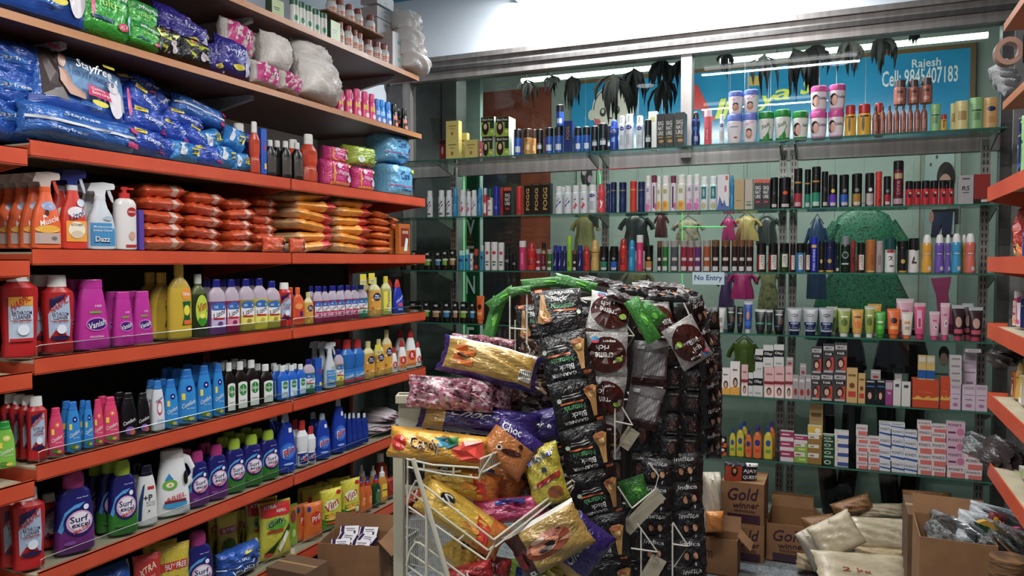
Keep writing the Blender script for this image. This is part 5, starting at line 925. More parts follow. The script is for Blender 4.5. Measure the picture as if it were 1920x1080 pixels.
for i, a in enumerate([('stay', 62, 47, .03, .36, .26, .1, 0, 4, 0), ('whis', 188, 78, .03, .2, .2, .1, 2, 3, 0), ('whis', 257, 67, .06, .15, .12, .09, 4, 3, 0), ('whis', 262, 99, .03, .14, .09, .09, 6, 6, 0), ('blkp', 308, 110, .04, .14, .12, .09, 0, 6, 0), ('blkp', 362, 128, .03, .16, .1, .09, 4, 6, 0), ('prpl', 398, 140, .05, .1, .12, .09, 4, 6, 0), ('prpl', 432, 150, .03, .18, .15, .1, 6, 5, 0),
          ('prpl', 350, 93, .07, .2, .12, .09, 10, 10, 0), ('prpl', 322, 82, .1, .18, .14, .09, 10, 10, 0), ('tuli', 492, 172, .03, .16, .1, .1, 4, 4, 0), ('tuli', 538, 186, .03, .12, .09, .1, 10, 4, 0), ('tuli', 440, 104, .09, .17, .14, .1, 6, 5, 0), ('cott', 512, 133, .07, .17, .16, .16, 6, 5, 0), ('cott', 474, 150, .13, .14, .1, .14, 0, 5, 0),
          ('cott', 594, 205, .02, .27, .16, .2, 6, 4, 0), ('cott', 590, 166, .04, .27, .14, .2, 4, 8, 0), ('cott', 582, 128, .07, .25, .13, .18, 8, 14, 0), ('cott', 478, 115, .16, .14, .12, .14, 0, 5, 0), ('cott', 545, 155, .17, .16, .14, .14, 0, 5, 0)]):
    sn = 'W2' if i in (0, 1, 3, 4, 5, 6, 7, 10, 11, 14, 15) else None
    pack(*a, ww, i % 2, snap=sn)
wu = 'at the end of the upper wooden shelf'
for i, a in enumerate([('cott', 774, 142, .02, .2, .11, .2, 8, 0, 0), ('cott', 770, 112, .03, .2, .09, .18, 6, 4, 0), ('cott', 766, 86, .04, .19, .09, .18, 6, 6, 0), ('cott', 762, 62, .05, .19, .12, .18, 4, 4, 0)]):
    pack(*a, wu, i % 2, snap='W1' if i == 0 else None)
# tubs stacked on a cardboard tray above the lower tubs
zt = LZ['W1']+.137
ya, yb_ = atX(608, 60, -D-.04).y, atX(715, 60, -D-.04).y
obj('cardboard_tray', MB().box((-D-.17, ya, zt), (-D-.02, yb_, zt+.006), tex('brown_cardboard', ['#7c5434', '#94683c'], 5, .8)).mesh('tray', False), None, label='brown cardboard sheet between two layers of white jars', category='tray')
for i, (px, yt) in enumerate(((621, 10), (637, 18), (655, 16), (671, 22), (694, 45))):
    y = atX(px, 40, -D-.1).y; inst('wtub', (-D-.1, y, zt+.0065), .055, .115, (0, 0, math.pi/2), 'on the cardboard sheet above the upper wooden shelf', order=y)
for i, (px, py) in enumerate(((713, 64), (713, 36), (713, 22))):
    y = atX(722, 64, -D-.12).y; inst('wbox', (-D-.17, y, LZ['W1']+.18+.0+i*(.075 if i else 0)+(0 if i == 0 else .03)), .17, .1 if i == 0 else .06, (0, 0, math.pi/2), 'stacked beside the white jars', order=i, depth=.12)
# stacks of packs on the second orange shelf
def stack(key, px, w_, dp, th, n, bk=.06, where='on the second orange shelf', k='B', jx=.01, turn=0):
    y = atX(px, 470, -D-bk).y
    for i in range(n):
        q = Quaternion((0, 0, 1), math.radians(90+turn+R_.uniform(-7, 7))) @ Quaternion((1, 0, 0), math.radians(-90+R_.uniform(-3, 2))) @ Quaternion((0, 0, 1), math.radians(R_.uniform(-6, 6)))
        S = STY[key]; yy = y+R_.uniform(-jx, jx)
        inst(key, (-D-bk+R_.uniform(-.01, .006), yy, LZ[k]+.006+th*(.5+i)), w_, dp, where=where, quat=q, var=(i+int(px)) % 3, order=yy, depth=th/S['t']*.93, row=i)
stack('orpk', 318, .2, .22, .048, 5, .05); stack('orpk', 396, .19, .22, .045, 5, .05, turn=4); stack('orpk', 455, .15, .2, .043, 5, .06); stack('orpk', 300, .22, .18, .046, 5, .3); stack('orpk', 400, .22, .18, .046, 5, .3)
stack('orpk', 500, .13, .18, .04, 6, .12); stack('orpk', 470, .19, .18, .045, 5, .32)
stack('yelb', 597, .29, .22, .048, 6, .04, jx=.008); stack('yelb', 668, .29, .22, .046, 6, .04, jx=.008); stack('yelb', 640, .27, .18, .052, 5, .3); stack('smor', 722, .15, .16, .038, 6, .05); stack('smor', 744, .1, .12, .036, 6, .2)
# ---- the back glass shelves
back('g1', [('rbox', 832, 13, 262), ('ybox', 851, 27, 262), ('ybox', 851, 27, 228, ON), ('ybox', 868, 22, 232, dict(back=.07, h=.17)), ('ybox', 886, 26, 263), ('tlp', 902, 9, 265), ('hbox', 921, 27, 258), ('hbox', 948, 27, 258), ('hbox', 921, 27, 222, ON), ('hbox', 948, 27, 222, ON),
 ('deobl', 971, 16, 243), ('deogo', 990, 17, 242), ('deogo', 1001, 10, 243, dict(back=.06)), ('deodk', 1012, 14, 243), ('deobl', 1030, 16, 240), ('deobl', 1048, 17, 238), ('deobl', 1050, 15, 197, ON), ('fogb', 1067, 17, 228), ('deobl', 1084, 14, 239), ('deobl', 1100, 15, 238), ('deodk', 1115, 14, 237), ('deodk', 1131, 17, 232), ('deodk', 1141, 10, 236, dict(back=.06)), ('nivea', 1152, 17, 225),
 ('nivw', 1167, 13, 218), ('nivw', 1181, 18, 215), ('nivw', 1200, 14, 218), ('deodk', 1215, 14, 225), ('wslm', 1225, 16, 210, dict(back=.07)), ('sign', 1240, 15, 215), ('sign', 1256, 16, 214), ('sign', 1275, 18, 212, o2), ('tiger', 1305, 16, 210), ('pspr', 1328, 14, 206),
 ('nivw', 1354, 9, 215), ('tbabp', 1378, 30, 216), ('tbaby', 1407, 29, 214), ('tbaby', 1380, 29, 173, ON), ('tbaby', 1409, 30, 170, ON), ('tsafi', 1437, 29, 211), ('tsafi', 1468, 30, 207), ('tface', 1501, 29, 210),
 ('tpink', 1535, 30, 211), ('tpink', 1568, 30, 209), ('tpink', 1536, 30, 163, ON), ('tpink', 1570, 30, 160, ON), ('tyel', 1595, 21, 198), ('tyel', 1621, 24, 196)]+[('tbrn', 1642+i*13, 13, 200-i*.8) for i in range(8)]+
 [('tyel', 1648, 16, 194, dict(back=.06)), ('tjar', 1688, 22, 151, ON), ('tjar', 1713, 21, 151, ON), ('tjar', 1737, 22, 147, ON), ('tgrn', 1754, 22, 196), ('tyel', 1770, 14, 215), ('tcrm', 1788, 10, 194, dict(back=.05)), ('tcrm', 1804, 24, 190), ('tgrn', 1831, 25, 184), ('ttan', 1858, 26, 184)])
back('g2', [('sw', 806, 11, 358), ('sw', 828, 12, 357), ('sw', 842, 12, 357), ('cy', 854, 10, 352), ('sr', 868, 12, 356), ('sr', 879, 9, 359), ('sb', 889, 11, 357), ('cy', 900, 10, 352), ('rb', 910, 8, 353), ('wg', 919, 11, 354), ('bl', 931, 11, 350), ('mr', 941, 8, 352), ('sigr', 954, 15, 352), ('rd', 974, 13, 350),
 ('fogk', 992, 15, 346), ('fogk', 1008, 15, 345), ('fogk', 1025, 20, 344), ('sb', 1048, 15, 350, o2), ('sb', 1065, 15, 349), ('sr', 1080, 14, 348), ('sr', 1095, 15, 347), ('nivw', 1112, 16, 347), ('rw', 1128, 15, 345), ('nv', 1141, 8, 345), ('nv', 1151, 13, 342), ('nv', 1168, 14, 342), ('nr', 1188, 13, 340), ('nv', 1203, 13, 341),
 ('pk', 1216, 13, 330), ('ps', 1227, 12, 329), ('yw', 1236, 9, 331), ('yw', 1249, 16, 330), ('ps', 1263, 11, 330), ('yw', 1278, 18, 328), ('pk', 1293, 14, 329), ('pk', 1307, 14, 327), ('tq', 1321, 16, 332), ('tq', 1338, 16, 331), ('wcar', 1357, 22, 328), ('cy', 1373, 8, 329), ('goldc', 1387, 18, 337), ('beic', 1405, 14, 337),
 ('sigr', 1422, 15, 337), ('sigr', 1437, 15, 337), ('kk', 1452, 14, 333), ('kf', 1472, 22, 333), ('kring', 1497, 15, 316), ('kringg', 1515, 11, 318, dict(back=.05)), ('kringg', 1531, 16, 313), ('kk', 1547, 12, 322), ('kp', 1562, 16, 328), ('kb', 1583, 17, 328), ('ko', 1607, 18, 326), ('ks', 1631, 16, 325), ('rd', 1648, 11, 322), ('kr', 1664, 13, 331), ('klong', 1685, 18, 302),
 ('mini', 1705, 14, 340), ('mini', 1720, 14, 340), ('mini', 1736, 14, 339), ('mini', 1752, 14, 339), ('mini', 1768, 13, 339), ('mini', 1782, 13, 339), ('rsbx', 1810, 27, 330), ('rdbx', 1840, 29, 328)], rows=1)
back('g3', [('gelo', 756, 12, 472), ('gelg', 779, 18, 470), ('gelg', 804, 18, 471), ('gelb', 823, 14, 471), ('gelg', 836, 14, 469), ('gelo', 850, 14, 468), ('aqua', 865, 11, 470), ('aqua', 876, 9, 468), ('wtube', 884, 6, 476), ('redc', 893, 9, 467), ('aqua', 904, 7, 460), ('wtube', 914, 11, 454), ('wtube', 927, 13, 454), ('wtube', 940, 12, 455), ('dkpouch', 952, 13, 462), ('dkpouch', 965, 11, 475),
 ('pnk', 980, 13, 452), ('red2', 997, 18, 455), ('mre', 1010, 11, 467), ('klong', 1020, 8, 455), ('mg', 1031, 11, 468), ('dkbl', 1042, 10, 460), ('dkbl', 1050, 8, 461), ('dkbl', 1059, 8, 461), ('lime', 1068, 11, 443), ('mdk', 1078, 8, 468), ('dkbl', 1088, 10, 460), ('red2', 1100, 12, 462), ('goldb', 1116, 16, 450), ('kg', 1133, 17, 462), ('kb', 1152, 16, 462), ('red2', 1169, 15, 448), ('cy', 1185, 14, 450),
 ('pnk', 1200, 13, 441), ('kgo', 1217, 16, 460), ('mdk', 1237, 10, 452), ('mg', 1248, 14, 451), ('mgr', 1265, 15, 451), ('mre', 1283, 14, 451), ('mre', 1296, 12, 452), ('mp', 1309, 14, 451), ('mor', 1326, 15, 450), ('mdk', 1342, 14, 450), ('mdk', 1361, 16, 450), ('mdk', 1378, 12, 450), ('mdk', 1391, 13, 450), ('mdk', 1406, 14, 450),
 ('lab', 1428, 17, 456), ('lab', 1450, 17, 456), ('labg', 1471, 17, 456), ('lab', 1487, 10, 457), ('labb', 1501, 15, 456), ('lab', 1515, 12, 456), ('park', 1527, 13, 445), ('kgold', 1541, 12, 453), ('ngold', 1557, 20, 452), ('kk', 1571, 8, 455), ('gcap', 1586, 17, 443), ('mr', 1600, 8, 452), ('lab', 1615, 15, 455), ('copp', 1633, 19, 450), ('grey', 1650, 13, 452), ('wg', 1670, 19, 447), ('kgold', 1693, 19, 452), ('wkc', 1714, 19, 447),
 ('cly', 1739, 19, 440), ('clp', 1762, 20, 440), ('clp', 1778, 12, 440), ('clb', 1794, 18, 438), ('cly', 1808, 9, 440, dict(back=.06)), ('clc', 1820, 19, 438)], rows=1)
back('g4', [('gelo', 778, 24, 565), ('gelg', 802, 16, 565), ('gelo', 820, 19, 567), ('gelb', 839, 17, 566), ('gelo', 855, 12, 566), ('gelg', 871, 18, 566), ('gelb', 887, 12, 566), ('tor', 901, 17, 555),
 ('twh', 1352, 16, 577), ('tdk', 1371, 17, 573), ('tdk', 1388, 13, 575), ('tbl', 1403, 16, 565), ('tdg', 1426, 21, 580), ('tdg', 1443, 13, 581), ('tdk', 1461, 22, 578), ('tnv', 1490, 27, 577), ('tnv', 1520, 28, 577), ('tnv', 1550, 28, 577), ('tgn', 1583, 23, 578), ('tye', 1608, 21, 580), ('tgn', 1631, 19, 574), ('tbg', 1651, 19, 584), ('tor', 1676, 23, 579), ('two', 1701, 20, 585),
 ('tpw', 1697, 30, 560, dict(back=.07)), ('tpk', 1725, 20, 568), ('tpw', 1752, 25, 584), ('tpw', 1772, 22, 568), ('tpd', 1797, 21, 572), ('tpd', 1830, 24, 576), ('tpd', 1815, 18, 569, dict(back=.07)), ('tye', 1640, 24, 570, dict(back=.07)), ('tgn', 1560, 20, 575, dict(back=.08))], rows=1)
back('g5', [('cface', 1361, 17, 690), ('cface', 1379, 18, 678), ('cpink', 1397, 12, 684), ('colay', 1408, 10, 699), ('colay', 1422, 19, 697), ('cpink', 1443, 18, 688), ('cpink', 1462, 18, 687), ('cpink', 1480, 14, 686), ('colay', 1424, 14, 655, ON), ('colay', 1441, 18, 647, ON), ('colay', 1461, 18, 646, ON), ('csil', 1481, 12, 670, ON),
 ('csil', 1492, 11, 703), ('csil', 1504, 11, 705), ('csil', 1516, 11, 703), ('csil', 1506, 11, 682, ON), ('cmen', 1530, 18, 700), ('cmen', 1551, 22, 699), ('cmen', 1575, 22, 699), ('cmen', 1532, 18, 650, ON), ('cmen', 1554, 20, 645, ON), ('cmen', 1577, 22, 643, ON), ('cgold', 1598, 19, 690), ('cgold', 1616, 14, 700), ('cblk', 1632, 20, 711), ('cblk', 1652, 18, 711), ('csil', 1642, 17, 694, ON),
 ('cpur', 1667, 15, 714), ('cwht', 1682, 13, 714), ('cwht', 1699, 15, 716), ('csil', 1684, 12, 702, dict(back=.06)), ('cora', 1734, 48, 710), ('cora', 1772, 22, 706), ('csky', 1729, 14, 666, ON), ('csky', 1745, 14, 667, ON), ('clil', 1791, 22, 720), ('clil', 1816, 22, 722), ('clil', 1840, 19, 723),
 ('cstk', 1791, 20, 706, ON), ('cstk', 1791, 20, 693, ON), ('cstk', 1791, 20, 679, ON), ('cstk', 1791, 20, 666, ON), ('clil', 1818, 22, 657, dict(back=.08)), ('cstk', 1822, 26, 706, ON)])
CS = []
for x, wp, ys, kk in ((1476, 25, (844, 826, 808), 'pmag'), (1502, 26, (846, 829, 816), 'pgrn'), (1528, 25, (848, 832, 814, 798), 'pgld'), (1554, 21, (852, 838, 824, 814), 'pdgr'), (1578, 25, (856, 839, 822, 807), 'pblu'),
                      (1616, 20, (864, 846, 830, 816, 797), 'pond'), (1638, 21, (866, 847, 832, 818), 'pond'), (1659, 20, (865, 842, 820, 798, 790), 'ponb'), (1683, 24, (865, 842, 822, 804, 792), 'ponb'), (1707, 24, (869, 846, 826, 806), 'ponb'),
                      (1733, 24, (870, 850, 826, 804, 788), 'pond'), (1759, 25, (874, 850, 828, 810, 795), 'pond'), (1791, 31, (872, 846, 818, 790), 'ponp'), (1824, 30, (880, 856, 830), 'pond')):
    for j, y in enumerate(ys):
        k2 = kk
        if (x, j) == (1791, 0): k2 = 'pond'
        if (x, j) in ((1476, 2), (1502, 2)): k2 = 'pmag'
        if (x, j) == (1528, 3): k2 = 'pyel'
        if (x, j) in ((1554, 1), (1578, 0)): k2 = kk
        CS.append((k2, x, wp, y, ON if j else {}))
CS += [('sach', 1338, 15, 838), ('sach', 1355, 15, 838), ('sach', 1338, 15, 818, ON), ('sach', 1355, 15, 818, ON), ('hwash', 1374, 13, 803), ('hwash', 1388, 16, 796, o2), ('owash', 1404, 12, 806), ('owash', 1420, 16, 800, o2), ('hwash', 1441, 17, 800), ('owash', 1447, 14, 790, dict(back=.06)), ('cgold', 1531, 24, 756, dict(back=.1)), ('hwash', 1396, 12, 790, dict(back=.1))]
back('g6', CS)
# ================================================================== the wire stands in the middle
QC = Matrix((RT, FW, UP)).transposed().to_quaternion()
def cq(roll=0, lean=0, turn=0): return QC @ Quaternion((0, 1, 0), math.radians(-roll)) @ Quaternion((0, 0, 1), math.radians(turn)) @ Quaternion((1, 0, 0), math.radians(-lean))
def bag(key, px, py, d, wp, hp, roll=0, th=.06, lean=0, turn=0, where='', label=None, var=0):
    S = STY[key]; w_, h_ = wp*d/F_PX, hp*d/F_PX; q = cq(roll, lean, turn); p = atD(px, py, d)-q @ Vector((0, 0, h_/2))
    return inst(key, p, w_, h_, where=where, quat=q, depth=th/S['t'], var=var, order=px, label=label)
candy_m = tex('pink_candy_wrappers', ['#3c2028', '#c05878', '#d8a8b4', '#a03858', '#e8e0e0'], 8, .3, bump=.7, coat=8, kind='voronoi', coord='Generated', lo=.05, hi=.95, stretch=(3.4, 1.5, 1.8))
grain_m = tex('grain_in_plastic', ['#947c58', '#c4ac80', '#ac9468'], 60, .4, bump=.25, coat=7, coord='Generated')
flour_m = tex('flour_in_plastic', ['#b4a484', '#c2b496'], 5, .45, bump=.15, coat=6, coord='Generated')
nut_m = tex('brown_lentils_in_plastic', ['#5c3818', '#9c6c38', '#7c5028'], 70, .45, bump=.3, coat=7, coord='Generated')
def pb(k, name, cat, desc, cols, prims=(), **kw):
    kw.setdefault('seal', .05); st(k, name, cat, desc, 'pillow', .4, cols, prims, ratio=1.5, **kw)
pb('bgold', 'chocolate_bag', 'candy bag', 'gold and purple bag of chocolates', ['#b08c38:foil', '#32206c:foil', '#e8e4dc:foil'], [('r', -.26, .42, .2, .5, '#d06818'), ('e', -.26, .42, .14, .1, 20, '#501808'), ('r', .36, .3, .12, .3, '#e0dcd4')]+[('r', .31+.02*i, .32, .007, .2, '#181818') for i in range(6)], zone=lambda x, z: 1 if abs(x) > .44 or z < .06 else (2 if z > .86 else 0), px=3, pz=3, wr=.3, grid=(20, 14))
pb('bcand', 'candy_bag', 'candy bag', 'clear bag of pink wrapped candies', [candy_m], px=2.6, pz=2.4, wr=.6, grid=(20, 12))
pb('bpurp', 'chocolate_bag', 'candy bag', 'purple bag of chocolates with white script and gold corner', ['#2c1c68:foil', '#b89440:foil'], [T('Choc', -.06, .62, .3, .3, W_, -6, .2), T('e', .16, .5, .06, .14, W_)], zone=lambda x, z: 1 if x < -.28 and x+.5 > .06 else 0, px=3, pz=3, wr=.3, grid=(18, 10))
pb('byel', 'candy_bag', 'candy bag', 'yellow candy bag with red end', ['#e8a818:foil', '#d83020:foil'], [('e', -.38, .5, .14, .5, '#d83028'), ('p', [(-.04, .8), (.1, .86), (.2, .7), (.1, .5), (-.02, .4)], '#3c98b8'), ('p', [(.08, .84), (.2, .9), (.2, .66), (.12, .6)], '#3c8848'), T('Candy', -.12, .52, .3, .5, '#f4f0e4', 4), T('Candy', -.12, .51, .28, .44, '#3c1c18', 4), ('p', [(.14, .5), (.24, .8), (.44, .85), (.46, .2), (.2, .14)], '#e04030')], px=3, pz=3, wr=.35, grid=(18, 10))
pb('bye2', 'candy_bag', 'candy bag', 'yellow and orange candy bag with red ribbon print', ['#e0b428:foil', '#d87818:foil'], [('p', [(.1, .8), (.26, .7), (.34, .1), (.2, .05), (.16, .4)], '#d83020'), ('e', -.25, .7, .16, .3, '#181818'), T('S', -.25, .7, .1, .24, W_), ('e', .1, .4, .2, .24, '#e8a038')], zone=lambda x, z: 1 if x > .3 else 0, px=3, pz=3, wr=.35, grid=(18, 10))
pb('bora', 'candy_bag', 'candy bag', 'orange candy bag with white lettering on blue', ['#d07414:foil'], [('r', -.25, .6, .3, .4, '#182048'), T('Pops', -.25, .6, .26, .3, W_, 8)], px=3, pz=3, wr=.4)
pb('bface', 'chocolate_bag', 'candy bag', 'purple bag with big orange laughing mouth print', ['#321f70:foil', '#c87830:foil'], [T('Choc', -.2, .82, .4, .18, W_, 14), ('e', .05, .4, .4, .14, 25, '#401008'), ('e', -.2, .34, .12, .12, '#e8e0d8'), ('e', -.2, .34, .06, .07, '#281808'), ('e', .12, .62, .1, .1, '#281808')], zone=lambda x, z: 1 if z < .72 else 0, px=3.4, pz=3, wr=.35)
pb('bmilk', 'chocolate_bag', 'candy bag', 'olive yellow bag with blue lettering and red ribbon', ['#b4a418:foil'], [T('Milkybar', -.02, .78, .84, .17, '#e8ecf0', 10), T('Milkybar', -.02, .775, .8, .15, '#182c90', 10), ('e', .05, .58, .16, .1, '#304880'), ('r', .1, .42, .66, .08, 12, '#901c18'), ('e', .2, .2, .4, .2, '#7c4018'), ('e', -.3, .34, .12, .06, '#e8e8c0')], px=3, pz=3, wr=.35, grid=(12, 16))
pb('bpink', 'candy_bag', 'candy bag', 'raspberry pink candy bag with blue print', ['#b02860:foil'], [('r', .0, .8, .4, .2, '#1c50a0'), ('e', -.3, .5, .2, .3, '#d06890')], px=3, pz=3, wr=.5)
pb('bcho', 'chocolate_bag', 'candy bag', 'gold and brown bag printed with an open chocolate mouth', ['#a4843c:foil', '#3c1410:foil', '#e4e0d8:foil'], [('e', -.02, .48, .62, .46, 12, '#8c3c20'), ('e', -.06, .5, .4, .3, 12, '#c87850'), ('e', -.04, .44, .24, .14, 20, '#180c08'), ('e', -.12, .62, .2, .1, '#e8c8a8'), ('e', .16, .62, .1, .1, '#2c1008'), ('r', -.42, .4, .1, .3, '#701420'), ('r', -.36, .1, .07, .1, '#e8e8e0'), ('e', -.36, .1, .03, .05, '#306030')], zone=lambda x, z: 2 if z > .92 else (1 if x < -.3 else 0), px=3.5, pz=3, wr=.3, grid=(20, 14))
pb('bred', 'candy_bag', 'candy bag', 'red candy bag with white lettering', ['#a81418:foil', '#e0d8c8:foil'], [T('KIT', -.1, .55, .4, .4, W_, 8)], zone=lambda x, z: 1 if z < .15 else 0, px=3, pz=3, wr=.4)
pb('bgrn', 'candy_bag', 'candy bag', 'green and yellow candy bag', ['#789c28:foil', '#c8c030:foil'], [('r', -.2, .5, .4, .4, '#1c2c68'), ('e', .2, .5, .3, .4, '#e0dc90')], zone=lambda x, z: 1 if x > .1 else 0, px=3, pz=3, wr=.5)
pb('bdrk', 'candy_bag', 'candy bag', 'dark clear bag of brown wrapped toffees', [tex('toffee_wrappers', ['#100c0c', '#483028', '#181014', '#907860', '#281c20'], 4, .15, bump=1, kind='voronoi', coord='Generated', lo=.05, hi=.95, stretch=(3, 1, 3))], px=2.4, pz=2.4, wr=.6)
ws = 'in the wire candy stand'
for i, a in enumerate([
 ('bgold', 918, 682, 2.06, 190, 72, -14, .09, 24, 0), ('bcand', 845, 738, 2.04, 165, 62, -4, .09, 20, 0), ('bcand', 905, 655, 2.24, 120, 50, -6, .09, 20, 0), ('bcand', 925, 742, 2.10, 66, 62, 0, .08, 0, 0), ('bpurp', 898, 788, 2.07, 235, 52, -7, .08, 18, 0),
 ('byel', 822, 838, 1.98, 190, 58, -7, .08, 10, 0), ('bface', 958, 838, 2.0, 100, 84, -38, .05, 10, 0), ('bmilk', 1022, 890, 2.0, 72, 112, 16, .05, 12, -8), ('bpurp', 1010, 800, 2.1, 120, 60, 12, .05, 0, 0), ('bye2', 866, 905, 2.02, 150, 58, -12, .07, 20, 0), ('bora', 928, 905, 2.08, 110, 58, -26, .06, 20, 0),
 ('bpink', 958, 956, 2.0, 140, 46, 5, .06, 20, 0), ('bye2', 868, 972, 1.96, 185, 66, -34, .07, 18, 0), ('bcho', 1030, 1012, 1.92, 150, 92, 30, .06, 10, 0), ('bpurp', 1085, 1030, 1.98, 120, 90, 52, .06, 0, 0), ('bye2', 876, 1042, 2.05, 90, 66, -50, .06, 10, 0), ('bred', 880, 1078, 1.93, 90, 40, 14, .06, 10, 0), ('bred', 930, 1062, 2.0, 60, 36, -10, .05, 10, 0),
 ('bgrn', 1010, 1074, 1.98, 110, 40, -8, .06, 10, 0), ('bdrk', 1012, 668, 2.22, 80, 60, -10, .08, 10, 0), ('bdrk', 1004, 745, 2.18, 110, 70, -5, .1, 10, 0), ('bpurp', 860, 812, 2.16, 110, 44, -4, .06, 10, 0), ('bpink', 905, 770, 2.18, 110, 36, -12, .05, 10, 0), ('bdrk', 1000, 930, 2.12, 90, 110, 50, .06, 0, 0), ('bgrn', 1045, 1080, 2.08, 90, 50, 20, .05, 0, 0)]):
    key, px, py, d, wp, hp, roll, th, lean, turn = a
    bag(key, px, py, d, wp, hp, roll, th, lean, turn, ws, var=i % 3)
# stand 1: cream post, plate and wire baskets
cream = M('#b8b49a', .4, ''); wire_m = M('#c8c4b0', .35, '')
def Z1(x, y): return 720+x/3.6, 780+y/3.6
p0 = atD(748, 900, 2.12)
t = thing('candy_display_stand', 'cream metal display stand with slanted wire baskets full of candy bags', 'display stand', (p0.x, p0.y, 0), YAW)
inv = Matrix.Translation((p0.x, p0.y, 0)) @ Matrix.Rotation(YAW, 4, 'Z'); inv = inv.inverted()
def LP(px, py, d): return inv @ atD(px, py, d)
def lpoly(L, d): return [LP(*Z1(x, y), d if not isinstance(d, (list, tuple)) else d[i]) for i, (x, y) in enumerate(L)]
ztop = LP(748, 818, 2.12).z; zt2 = LP(748, 738, 2.12).z
obj('post', MB().box((-.013, -.02, 0), (.013, .03, ztop), cream).mesh('post', False), t)
obj('upper_panel', MB().box((.0, -.005, ztop-.01), (.065, .012, zt2), cream).box((-.004, -.03, zt2-.02), (.07, .03, zt2), cream).mesh('panel', False), t)
obj('base', MB().box((-.04, -.35, 0), (.04, .35, .04), cream).box((.04, -.02, 0), (.5, .02, .03), cream).mesh('base', False), t)
def basket(name, lines, ladder=None, r=.0026):
    b = MB()
    for L, d in lines: b.tube(lpoly(L, d), r, wire_m, 6)
    if ladder:
        (a0, a1, b0, b1, d0, d1, n) = ladder
        for i in range(n+1):
            f = i/n; pa = LP(*Z1(a0[0]+(b0[0]-a0[0])*f, a0[1]+(b0[1]-a0[1])*f), d0+(d1-d0)*f); pc = LP(*Z1(a1[0]+(b1[0]-a1[0])*f, a1[1]+(b1[1]-a1[1])*f), d0+(d1-d0)*f+.02)
            b.tube([pa, pc], r*.6, wire_m, 5)
        for q in ((a0, b0), (a1, b1)): b.tube([LP(*Z1(*q[0]), d0), LP(*Z1(*q[1]), d1)], r, wire_m, 6)
    obj(name, b.mesh('wires'), t)
basket('basket', [([(150, 290), (330, 330), (640, 350), (645, 380), (640, 420), (400, 392), (160, 345)], 1.9), ([(640, 420), (655, 375), (740, 245)], 1.9), ([(270, 320), (270, 365)], 1.9), ([(470, 340), (470, 402)], 1.9), ([(160, 300), (160, 350)], 1.95), ([(150, 345), (470, 378), (520, 370)], 1.98)],
       ((650, 290), (655, 385), (800, 230), (815, 300), 1.9, 2.0, 12))
basket('basket', [([(155, 600), (180, 500), (215, 436), (245, 450), (740, 835), (742, 875), (690, 970), (670, 962), (165, 612)], 1.86), ([(180, 515), (700, 905)], 1.87), ([(205, 560), (225, 500)], 1.9), ([(710, 905), (735, 880)], 1.86), ([(285, 690), (300, 640)], 1.87), ([(500, 840), (540, 805)], 1.87), ([(1265, 430), (1285, 445), (1280, 480), (1250, 520), (1230, 510)], 2.02)],
       ((742, 835), (748, 885), (1262, 440), (1270, 470), 1.86, 2.02, 44))
basket('basket', [([(150, 1010), (175, 910), (215, 850), (245, 860), (560, 1095)], 1.86), ([(175, 925), (420, 1095)], 1.87), ([(150, 1005), (260, 1085)], 1.87), ([(150, 1060), (190, 1090)], 1.87)], ((240, 800), (200, 840), (620, 1090), (560, 1090), 2.1, 2.1, 22))
basket('floor_grid', [([(170, 560), (480, 700)], 2.2), ([(170, 640), (460, 760)], 2.2)], ((180, 700), (180, 1000), (520, 700), (520, 1100), 2.25, 2.25, 26), r=.002)
b = MB(); b.tube(lpoly([(195, 290), (290, 600), (430, 1080), (470, 1210)], 1.84), .006, wire_m, 10); obj('diagonal_rod', b, t)
b = MB(); b.tube(lpoly([(287, 600), (287, 1080)], 1.85)+[LP(*Z1(287, 1080), 1.85)-Vector((0, 0, .55))], .004, wire_m, 8); obj('upright_rod', b, t)
b = MB(); b.tube(lpoly([(160, 300), (155, 1080)], 1.98), .003, wire_m, 8); obj('side_rod', b, t)
b = MB(); b.tube([LP(1055, 790, 2.14), LP(1056, 815, 2.14), LP(1040, 816, 2.14), LP(1041, 797, 2.14)], .0025, wire_m, 6); b.tube([LP(1046, 797, 2.14), LP(1046, 815, 2.14)], .002, wire_m, 6); obj('upper_hook', b, t)
# stand 2: rotating sachet rack
pr = atD(1175, 800, 2.5)
t2 = thing('sachet_rack', 'white wire rack hung all round with strips of black and brown hair dye sachets', 'display rack', (pr.x, pr.y, 0), YAW)
inv2 = (Matrix.Translation((pr.x, pr.y, 0)) @ Matrix.Rotation(YAW, 4, 'Z')).inverted()
def L2(px, py, d): return inv2 @ atD(px, py, d)
zt_ = L2(1175, 560, 2.5).z
b = MB(); b.tube([(0, 0, .03), (0, 0, zt_)], .018, '#1c1c1c', 14); obj('pole', b, t2)
b = MB()
for a in range(4): b.tube([(0, 0, .03), (.28*math.cos(a*1.57+.4), .28*math.sin(a*1.57+.4), .012)], .012, '#1c1c1c', 8)
obj('base', b, t2)
wm = M('#d4d0c4', .35, '')
b = MB()
for z in (zt_, zt_-.3, zt_-.62):
    b.tube([(.15*math.cos(a*math.pi/8), .15*math.sin(a*math.pi/8), z) for a in range(17)], .003, wm, 6)
    for a in range(4): b.tube([(0, 0, z), (.15*math.cos(a*math.pi/2), .15*math.sin(a*math.pi/2), z)], .003, wm, 6)
obj('hanging_ring', b, t2)
